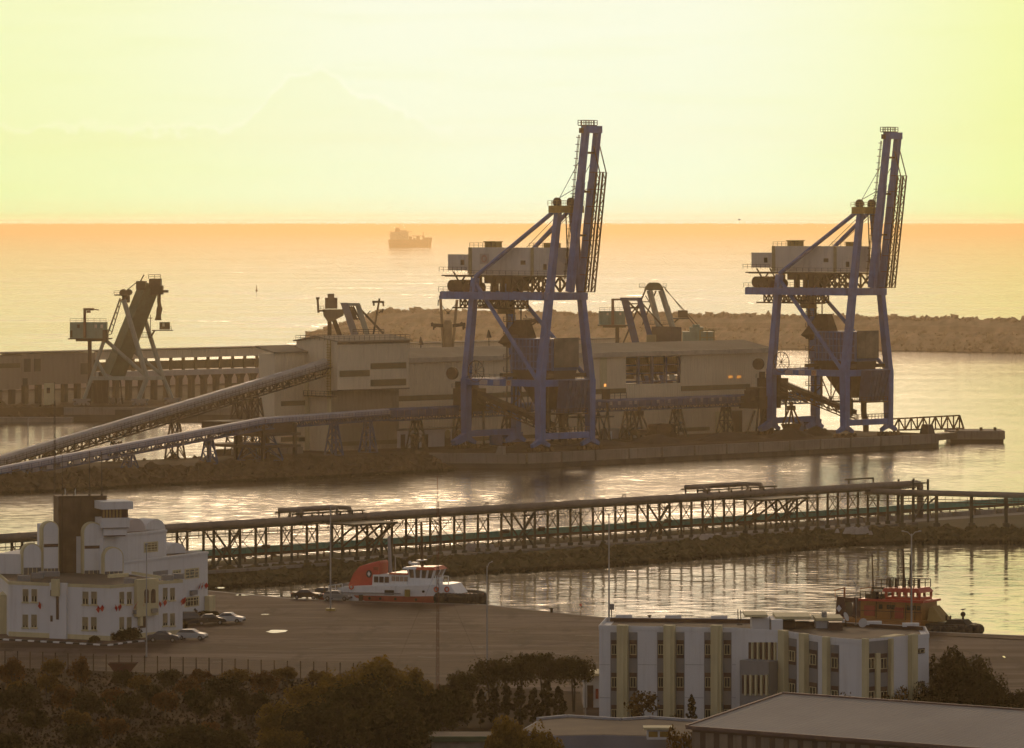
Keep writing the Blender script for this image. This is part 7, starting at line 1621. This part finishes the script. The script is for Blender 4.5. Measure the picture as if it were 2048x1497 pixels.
# fence
T = thing('mesh_fence', 'long wire mesh fence on posts between the scrubby trees and the plaza', 'fence', F0)
mb = MB(); n = 31
for i in range(n + 1): c = F0.lerp(F1, i / n); obj('post', MB().box(c.x - .07, c.x + .07, c.y - .07, c.y + .07, 2.5, 4.6), RUST, T)
mb = MB()
for zz in (2.65, 3.3, 3.9, 4.45): mb.beam(F0 + V((0, 0, zz - 2.5)), F1 + V((0, 0, zz - 2.5)), .03)
for i in range(n * 8): c = F0.lerp(F1, i / (n * 8)); mb.beam(c + V((0, 0, .1)), c + V((0, 0, 1.95)), .014)
obj('mesh', mb, mat('fence_wire', (.16, .13, .10), .7), T)
# skip behind the fence
c = onz(246, 1347, 2.5); T = thing('rubbish_skip', 'dark red-brown open skip standing behind the fence among the scrub', 'skip', c)
m = MB()
for y in (-1, 1): m.hexa([c + V((-1.0, y - .05, .25)), c + V((1.0, y - .05, .25)), c + V((1.0, y + .05, .25)), c + V((-1.0, y + .05, .25))], [c + V((-1.8, y - .05, 1.25)), c + V((1.8, y - .05, 1.25)), c + V((1.8, y + .05, 1.25)), c + V((-1.8, y + .05, 1.25))])
for s in (-1, 1): m.add([c + V((s * 1.0, -1, .25)), c + V((s * 1.0, 1, .25)), c + V((s * 1.8, 1, 1.25)), c + V((s * 1.8, -1, 1.25))], [(0, 1, 2, 3)])
m.box(c.x - 1, c.x + 1, c.y - 1, c.y + 1, 2.7, 2.8)
obj('tub', m, mat('skip_red_brown', (.10, .025, .018), .8), T); obj('bar', MB().beam(c + V((-.6, -1.1, .6)), c + V((.3, -1.1, 1.2)), .08).beam(c + V((-1.8, -1, 1.25)), c + V((1.8, -1, 1.25)), .1), RUST, T)
# things along the quay edge
def edge_pt(px):
    for p, q in ((E1, E2), (E2, E3), (E0, E1)):
        r = onwall(px, 1200, p, q)
        if min(p[0], q[0]) - .1 <= r.x <= max(p[0], q[0]) + .1: return V((r.x, r.y - .6, 2.52))
for px, lb in ((1103, 'small black bollard on the quay edge left of the ladder hoops'), (1299, 'small black bollard on the quay edge left of the long white office'), (816, 'stout pale bollard on the quay in front of the orange-funnelled tug'), (1800, 'small black bollard on the quay edge beside the yellow and red tug')):
    c = edge_pt(px); T = thing('bollard', lb, 'bollard', c, 0, 'bollards on the near quay'); obj('body', MB().tube(c, c + V((0, 0, .5)), .22, 10, .16), BLACK, T); obj('cap', MB().tube(c + V((0, 0, .5)), c + V((0, 0, .66)), .32, 10, .26), BLACK, T)
c = edge_pt(1113); T = thing('quay_ladder', 'pair of tall ladder hoops standing on the quay edge', 'ladder', c); m = MB()
for dx in (-.35, .25):
    m.path([c + V((dx - .14, 0, 0)), c + V((dx - .14, 0, .75)), c + V((dx, 0, .95)), c + V((dx + .14, 0, .75)), c + V((dx + .14, 0, 0))], .04, 6)
obj('hoop', m, GREYR, T); obj('rung', MB().beam(c + V((-.5, .7, -.3)), c + V((.4, .7, -.3)), .06).beam(c + V((-.5, .7, -.7)), c + V((.4, .7, -.7)), .06), GREYR, T)
c = edge_pt(1164); T = thing('mooring_tripod', 'rusty little tripod with a pulley standing on the quay edge', 'tripod', c); m = MB()
for k in range(3): a = 2 * math.pi * k / 3; m.beam(c + V((.55 * math.cos(a), .55 * math.sin(a), 0)), c + V((-.1, 0, 1.4)), .06)
obj('legs', m, RUST, T); obj('pulley', MB().disc(c + V((-.2, 0, 1.5)), (0, 1, 0), .2, .15, 10), REDP, T)
c = edge_pt(1223); T = thing('electric_cabinet', 'grey cabinet on a post beside the tall lamp post at the quay edge', 'cabinet', c); obj('post', MB().tube(c, c + V((0, 0, 1.4)), .07, 6), STEEL, T); obj('box', MB().box(c.x - .35, c.x + .35, c.y - .2, c.y + .2, 3.7, 4.5), GREYR, T)
c = onz(617, 1200, 2.52)
# ------------------------------------------------------------------ trees and shrubs
def leafm(name, col, col2, trans=.18):
    m = mat(name, col, .75, 0, .3, .9, col2=col2, spec=.03); nt = m.node_tree; b = nt.nodes['Principled BSDF']; src = b.inputs['Base Color'].links[0].from_socket
    tl = nt.nodes.new('ShaderNodeBsdfTranslucent'); mc = nt.nodes.new('ShaderNodeMix'); mc.data_type = 'RGBA'; mc.blend_type = 'MULTIPLY'; mc.inputs['Factor'].default_value = 1; nt.links.new(src, mc.inputs['A']); mc.inputs['B'].default_value = (2.2, 1.9, .8, 1); nt.links.new(mc.outputs['Result'], tl.inputs['Color'])
    ms = nt.nodes.new('ShaderNodeMixShader'); ms.inputs[0].default_value = .4; nt.links.new(b.outputs[0], ms.inputs[1]); nt.links.new(tl.outputs[0], ms.inputs[2]); nt.links.new(ms.outputs[0], nt.nodes['Material Output'].inputs['Surface']); return m
LEAF = {'olive': leafm('olive_leaves', (.125, .072, .018), (.042, .027, .008)), 'green': leafm('green_leaves', (.040, .034, .010), (.018, .016, .006)), 'gold': leafm('golden_lit_leaves', (.165, .105, .022), (.045, .032, .009)), 'dark': leafm('dark_leaves', (.030, .026, .008), (.010, .009, .004)), 'brown': leafm('brown_leaves', (.105, .045, .013), (.034, .018, .007))}  # gold: foliage tone with the golden backlight painted in
BARK = mat('grey_brown_bark', (.060, .042, .028), .95, 0, .3, 2, bump=.05)
def crown(rr, rx, rz, zc, clumps, leaves, size, open_=.0, shape='round'):
    mb = MB(); cl = []
    for i in range(clumps):
        for _ in range(30):
            p = V((rr.uniform(-1, 1), rr.uniform(-1, 1), rr.uniform(-1, 1)))
            if .25 < p.length < 1: break
        if shape == 'round': p.z = p.z * .85 + .1
        k = rr.uniform(.22, .42)
        if shape == 'column': q = V((p.x * rx * (1 - .55 * max(0, p.z)), p.y * rx * (1 - .55 * max(0, p.z)), zc + p.z * rz)); k *= .62
        else: q = V((p.x * rx * (1 - k * .5), p.y * rx * (1 - k * .5), zc + p.z * rz * (1 - k * .4)))
        cl.append((q, k * rx * (1.0 if shape != 'column' else 1.1)))
    for c, r in cl:
        for i in range(leaves):
            d = V((rr.gauss(0, 1), rr.gauss(0, 1), rr.gauss(0, 1) * .85)); d.normalize(); p = c + d * r * rr.uniform(.55, 1.12) ** .7; s = size * rr.uniform(.55, 1.35)
            n = (d + V((rr.gauss(0, .6), rr.gauss(0, .6), rr.gauss(0, .6) + .25))).normalized(); a = n.orthogonal().normalized(); b = n.cross(a); t = rr.uniform(0, 6.28); u = a * math.cos(t) + b * math.sin(t); v = n.cross(u)
            mb.add([p - u * s, p - v * s * .55 + n * s * .15, p + u * s, p + v * s * .55 + n * s * .1], [(0, 1, 2, 3)])
    return mb, cl
def make_tree(name, label, cat, kind, rx, rz, zc, clumps, leaves, size, sd, leafkind, trunk_r=.16, stems=1, shape='round', group=None):
    rr = random.Random(sd); T = thing(name, label, cat, (0, 0, 0), 0, group, local=True)
    mb, cl = crown(rr, rx, rz, zc, clumps, leaves, size, 0, shape); tm = MB()
    for s in range(stems):
        a = 2 * math.pi * s / max(1, stems) + rr.random(); b = V((.18 * (stems > 1) * math.cos(a), .18 * (stems > 1) * math.sin(a), -.2)); f = V((rx * .25 * (stems > 1) * math.cos(a), rx * .25 * (stems > 1) * math.sin(a), zc - rz * .35)); tm.tube(b, f, trunk_r, 7, trunk_r * .6)
        for c, r in (cl if stems == 1 else cl[s::stems])[:9]: tm.tube(f, c, trunk_r * .45, 5, trunk_r * .12)
    obj('trunk', tm, BARK, T); obj('crown', mb, LEAF[leafkind], T); return T
PROTO = {}
def variants(key, n, f):
    PROTO[key] = [f(i) for i in range(n)]
USED = {}
def put(key, label, px, ybase, wpx, hpx, i=0, rz=None, name=None, cat=None):
    c = onz(px, ybase, 2.5); s = F / c.y; P_ = PROTO[key][i % len(PROTO[key])]; W_, H_ = P_['_w'], P_['_h']; sc = (wpx / s / W_, wpx / s / W_, hpx / s / H_)
    if P_.name not in USED:
        USED[P_.name] = 1; P_.location = c; P_.scale = sc; P_.rotation_euler = (0, 0, rz if rz is not None else i * 1.7); P_['label'] = label; return P_
    return copy_tree(P_, c, rz if rz is not None else i * 1.7 + px * .01, label, sc)
def reg(key, n, name, cat, grp, **k):
    L_ = []
    for i in range(n):
        kk = dict(k); sd = kk.pop('sd') + i * 7; t = make_tree(name, 'x', cat, key, sd=sd, group=grp, **kk); t['_w'] = kk['rx'] * 2.2; t['_h'] = kk['zc'] + kk['rz'] * 1.05; L_.append(t)
    PROTO[key] = L_
reg('scrub', 3, 'scrub_tree', 'tree', 'scrubby trees on the dry ground', rx=2.0, rz=1.15, zc=2.0, clumps=22, leaves=95, size=.17, sd=1, leafkind='olive', stems=3, trunk_r=.09)
reg('scrubg', 3, 'scrub_tree', 'tree', 'scrubby trees on the dry ground', rx=2.0, rz=1.2, zc=1.9, clumps=24, leaves=95, size=.17, sd=31, leafkind='dark', stems=3, trunk_r=.09)
reg('scrubb', 2, 'scrub_tree', 'tree', 'scrubby trees on the dry ground', rx=2.0, rz=1.2, zc=1.9, clumps=22, leaves=95, size=.17, sd=51, leafkind='brown', stems=3, trunk_r=.09)
reg('grove', 3, 'grove_tree', 'tree', 'tall trees of the grove', rx=3.6, rz=2.9, zc=4.0, clumps=44, leaves=135, size=.22, sd=71, leafkind='gold', trunk_r=.25)
reg('groved', 3, 'grove_tree', 'tree', 'tall trees of the grove', rx=3.6, rz=2.9, zc=4.0, clumps=44, leaves=135, size=.22, sd=91, leafkind='green', trunk_r=.25)
reg('broad', 2, 'broad_tree', 'tree', 'dark trees beside the white office', rx=3.8, rz=3.0, zc=4.0, clumps=56, leaves=150, size=.20, sd=111, leafkind='dark', trunk_r=.3)
reg('pine', 3, 'umbrella_tree', 'tree', 'umbrella-crowned trees behind the cypresses', rx=2.8, rz=1.2, zc=4.4, clumps=30, leaves=110, size=.18, sd=131, leafkind='green', trunk_r=.14, stems=2)
reg('cypress', 2, 'cypress_tree', 'tree', 'cypresses left of the gatehouse', rx=.75, rz=2.3, zc=2.5, clumps=70, leaves=40, size=.14, sd=151, leafkind='dark', trunk_r=.1, shape='column')
reg('airy', 2, 'young_tree', 'tree', 'young trees by the office walls', rx=1.9, rz=1.6, zc=2.5, clumps=26, leaves=34, size=.15, sd=171, leafkind='olive', trunk_r=.08, stems=3)
reg('shrub', 3, 'shrub', 'shrub', 'clipped shrubs around the port office', rx=1.2, rz=.75, zc=.7, clumps=18, leaves=110, size=.12, sd=191, leafkind='dark', trunk_r=.05)
# labels: colour and place of each
def nm(px, py, kind):
    return kind
scr = [('scrubb', 22, 1376, 84, 62), ('scrub', 95, 1398, 70, 56), ('scrubb', 160, 1378, 66, 66), ('scrub', 108, 1362, 66, 50), ('scrubg', 246, 1382, 62, 44), ('scrub', 278, 1392, 66, 46), ('scrubg', 338, 1380, 70, 44), ('scrubg', 48, 1436, 110, 72), ('scrubb', 128, 1428, 84, 58),
       ('scrubg', 70, 1474, 90, 62), ('scrubg', 178, 1448, 104, 74), ('scrub', 152, 1472, 86, 56), ('scrubb', 225, 1424, 74, 54), ('scrubg', 258, 1450, 92, 66), ('scrubg', 300, 1420, 78, 54), ('scrubb', 330, 1434, 76, 58), ('scrubg', 398, 1446, 92, 72), ('scrubb', 378, 1406, 80, 54),
       ('scrubg', 446, 1412, 104, 62), ('scrub', 470, 1378, 92, 44), ('scrubb', 532, 1398, 90, 58), ('scrubg', 500, 1452, 110, 80), ('scrubb', 220, 1488, 100, 58), ('scrubg', 165, 1510, 110, 66), ('scrubg', 20, 1514, 90, 50), ('scrubg', 270, 1524, 100, 60),
       ('scrubb', 420, 1484, 70, 46), ('scrubg', 5, 1430, 70, 50), ('scrub', 570, 1372, 80, 40), ('scrub', 640, 1374, 80, 36), ('scrubb', 400, 1372, 70, 34), ('scrub', 35, 1400, 60, 44)]
desc = {'scrub': 'olive-brown', 'scrubg': 'dark green', 'scrubb': 'rust-brown'}
scr.sort(key=lambda a: (a[2] > 1440, a[2] > 1395, a[1]))
rows = [[a for a in scr if a[2] <= 1395], [a for a in scr if 1395 < a[2] <= 1440], [a for a in scr if a[2] > 1440]]
ords = ['first', 'second', 'third', 'fourth', 'fifth', 'sixth', 'seventh', 'eighth', 'ninth', 'tenth', 'eleventh', 'twelfth', 'thirteenth', 'fourteenth']
for row, rn in zip(rows, ('the row along the fence', 'the middle row of scrub', 'the nearest row of scrub')):
    for k, a in enumerate(sorted(row, key=lambda a: a[1])):
        put(a[0], '%s scrubby tree, %s from the left in %s' % (desc[a[0]], ords[k], rn), a[1], a[2], a[3] * .80, a[4] * .90, k)
gro = [('grove', 752, 1462, 150, 146, 'golden-green grove tree with the highest top in the grove'), ('grove', 688, 1452, 130, 112, 'golden-green grove tree just left of the highest one'), ('grove', 815, 1456, 110, 122, 'golden-green grove tree just right of the highest one'), ('grove', 628, 1468, 130, 104, 'golden-brown grove tree at the upper left of the grove'),
       ('grove', 566, 1500, 120, 100, 'golden-brown grove tree at the left end of the grove above the dome-shaped bush'), ('groved', 720, 1500, 170, 140, 'broad dark grove tree in the middle of the grove'), ('groved', 840, 1512, 150, 150, 'broad dark grove tree at the right end of the grove behind the thin red mast'), ('groved', 636, 1530, 170, 130, 'broad dark grove tree low in the left half of the grove'),
       ('groved', 776, 1550, 190, 150, 'dark grove tree at the bottom edge in the middle of the grove'), ('groved', 365, 1530, 150, 84, 'big dark dome-shaped bush at the bottom edge left of the grove'), ('groved', 455, 1524, 100, 70, 'small dark tree between the dome-shaped bush and the grove'), ('grove', 560, 1545, 110, 90, 'golden-brown tree at the bottom edge below the left end of the grove'), ('groved', 900, 1480, 100, 110, 'dark grove tree right of the thin red mast above the green-edged cabin')]
for k, (key, px, yb, w, h, lb) in enumerate(gro): put(key, lb, px, yb, w, h, k)
for k, (px, yb, w, h, lb) in enumerate([(985, 1432, 104, 108, 'umbrella-crowned tree, first of the row from the slim curved-arm lamp post'), (1040, 1428, 100, 112, 'umbrella-crowned tree, second of the row from the slim curved-arm lamp post'), (1090, 1426, 90, 116, 'tallest umbrella-crowned tree in the middle of the row'), (1148, 1424, 100, 104, 'umbrella-crowned tree nearest the gatehouse'), (925, 1440, 90, 90, 'low umbrella-crowned tree beside the thin red mast')]): put('pine', lb, px, yb, w, h, k)
for k, px in enumerate((905, 935, 962, 988, 1014, 1040, 1066, 1092, 1118)): put('cypress', 'dark cypress, %s from the left in the row before the umbrella-crowned trees' % ords[k], px, 1450 + (k % 3) * 3, 26 + (k * 5) % 9, 98 - (k * 7) % 24, k)
for k, (px, yb, w, h, lb) in enumerate([(1012, 1590, 100, 156, 'golden bush right of the green-edged cabin, the left of two'), (1078, 1600, 116, 150, 'golden bush right of the green-edged cabin, the right of two')]): put('grove', lb, px, yb, w, h, k)
for k, (px, yb, w, h, lb) in enumerate([(1912, 1472, 170, 172, 'big dark round tree at the right end of the long white office'), (1985, 1480, 110, 128, 'dark tree right of the big round one'), (2040, 1480, 86, 98, 'dark tree at the right edge of the picture above the shed roof'), (1850, 1480, 80, 112, 'small dark tree left of the big round one')]): put('broad', lb, px, yb, w, h, k)
for k, (px, yb, w, h, lb) in enumerate([(1278, 1470, 88, 96, 'airy young tree before the left bays of the long white office'), (1462, 1474, 26, 52, 'tiny sapling before the grey projecting box of the white office'), (1792, 1484, 84, 116, 'airy young tree before the right end of the white office'), (1705, 1486, 80, 106, 'leafy young tree above the shed ridge before the white office'), (1665, 1482, 40, 96, 'small young tree just above the peak of the shed roof'), (1352, 1474, 40, 46, 'low young tree beside the left cypress before the white office'), (1362, 1590, 70, 146, 'airy young tree between the flat-roofed building and the shed')]): put('airy', lb, px, yb, w, h, k)
put('cypress', 'slim cypress standing alone before the long white office', 1383, 1472, 22, 86, 1)
put('cypress', 'dead-dark slim cypress between the dome-shaped bush and the grove', 457, 1500, 26, 84, 0)
for k, (px, yb, w, h, lb) in enumerate([(188, 1286, 26, 14, 'small round clipped shrub before the front wall of the port office'), (237, 1282, 40, 20, 'clipped hedge shrub at the front corner of the port office, left part'), (262, 1280, 50, 24, 'clipped hedge shrub at the front corner of the port office, right part'), (331, 1262, 34, 18, 'clipped shrub behind the slate blue saloon'), (366, 1258, 28, 16, 'clipped shrub behind the silver hatchback'), (380, 1230, 34, 16, 'clipped shrub at the foot of the rear block by the people carrier'), (418, 1234, 50, 12, 'low clipped shrub behind the black saloon'), (8, 1246, 40, 34, 'dark shrub at the far left beside the port office')]): put('shrub', lb, px, yb, w, h, k)
# dry grass and weeds on the open ground
GR = mat('dry_grass', (.026, .015, .006), .95, 0, .3, .3, col2=(.012, .009, .004), spec=.02); rr = random.Random(77); mb = MB()
for i in range(9000):
    px, py = rr.uniform(-20, 900), rr.uniform(1338, 1500); c = onz(px, py, 2.5)
    if py < 1338 + (px / 800) * 30: continue
    s = rr.uniform(.08, .26); a = rr.uniform(0, 3.14); d = V((math.cos(a) * s, math.sin(a) * s, 0)); mb.add([c - d, c + d, c + d * .4 + V((rr.uniform(-.1, .1), 0, s * rr.uniform(.7, 1.8)))], [(0, 1, 2)])
o = obj('dry_grass', mb, GR); tag(o, kind='stuff')
for ob in list(bpy.data.objects):
    for key in ('_w', '_h', '_l'):
        if key in ob: del ob[key]
for k_, L_ in PROTO.items():
    for t in L_:
        if t.name not in USED:
            for ch in list(t.children): bpy.data.objects.remove(ch)
            bpy.data.objects.remove(t)
# ------------------------------------------------------------------ haze
hm = bpy.data.materials.new('warm_sea_haze'); hm.use_nodes = True; nt = hm.node_tree; nt.nodes.clear()
ho = nt.nodes.new('ShaderNodeOutputMaterial'); hv = nt.nodes.new('ShaderNodeVolumePrincipled')
hv.inputs['Color'].default_value = HAZE_COL; hv.inputs['Density'].default_value = HAZE_D; hv.inputs['Anisotropy'].default_value = HAZE_G
nt.links.new(hv.outputs[0], ho.inputs['Volume'])
o = obj('haze', MB().box(-62000, 62000, -60, 251000, -4, 87), hm); tag(o, kind='stuff')
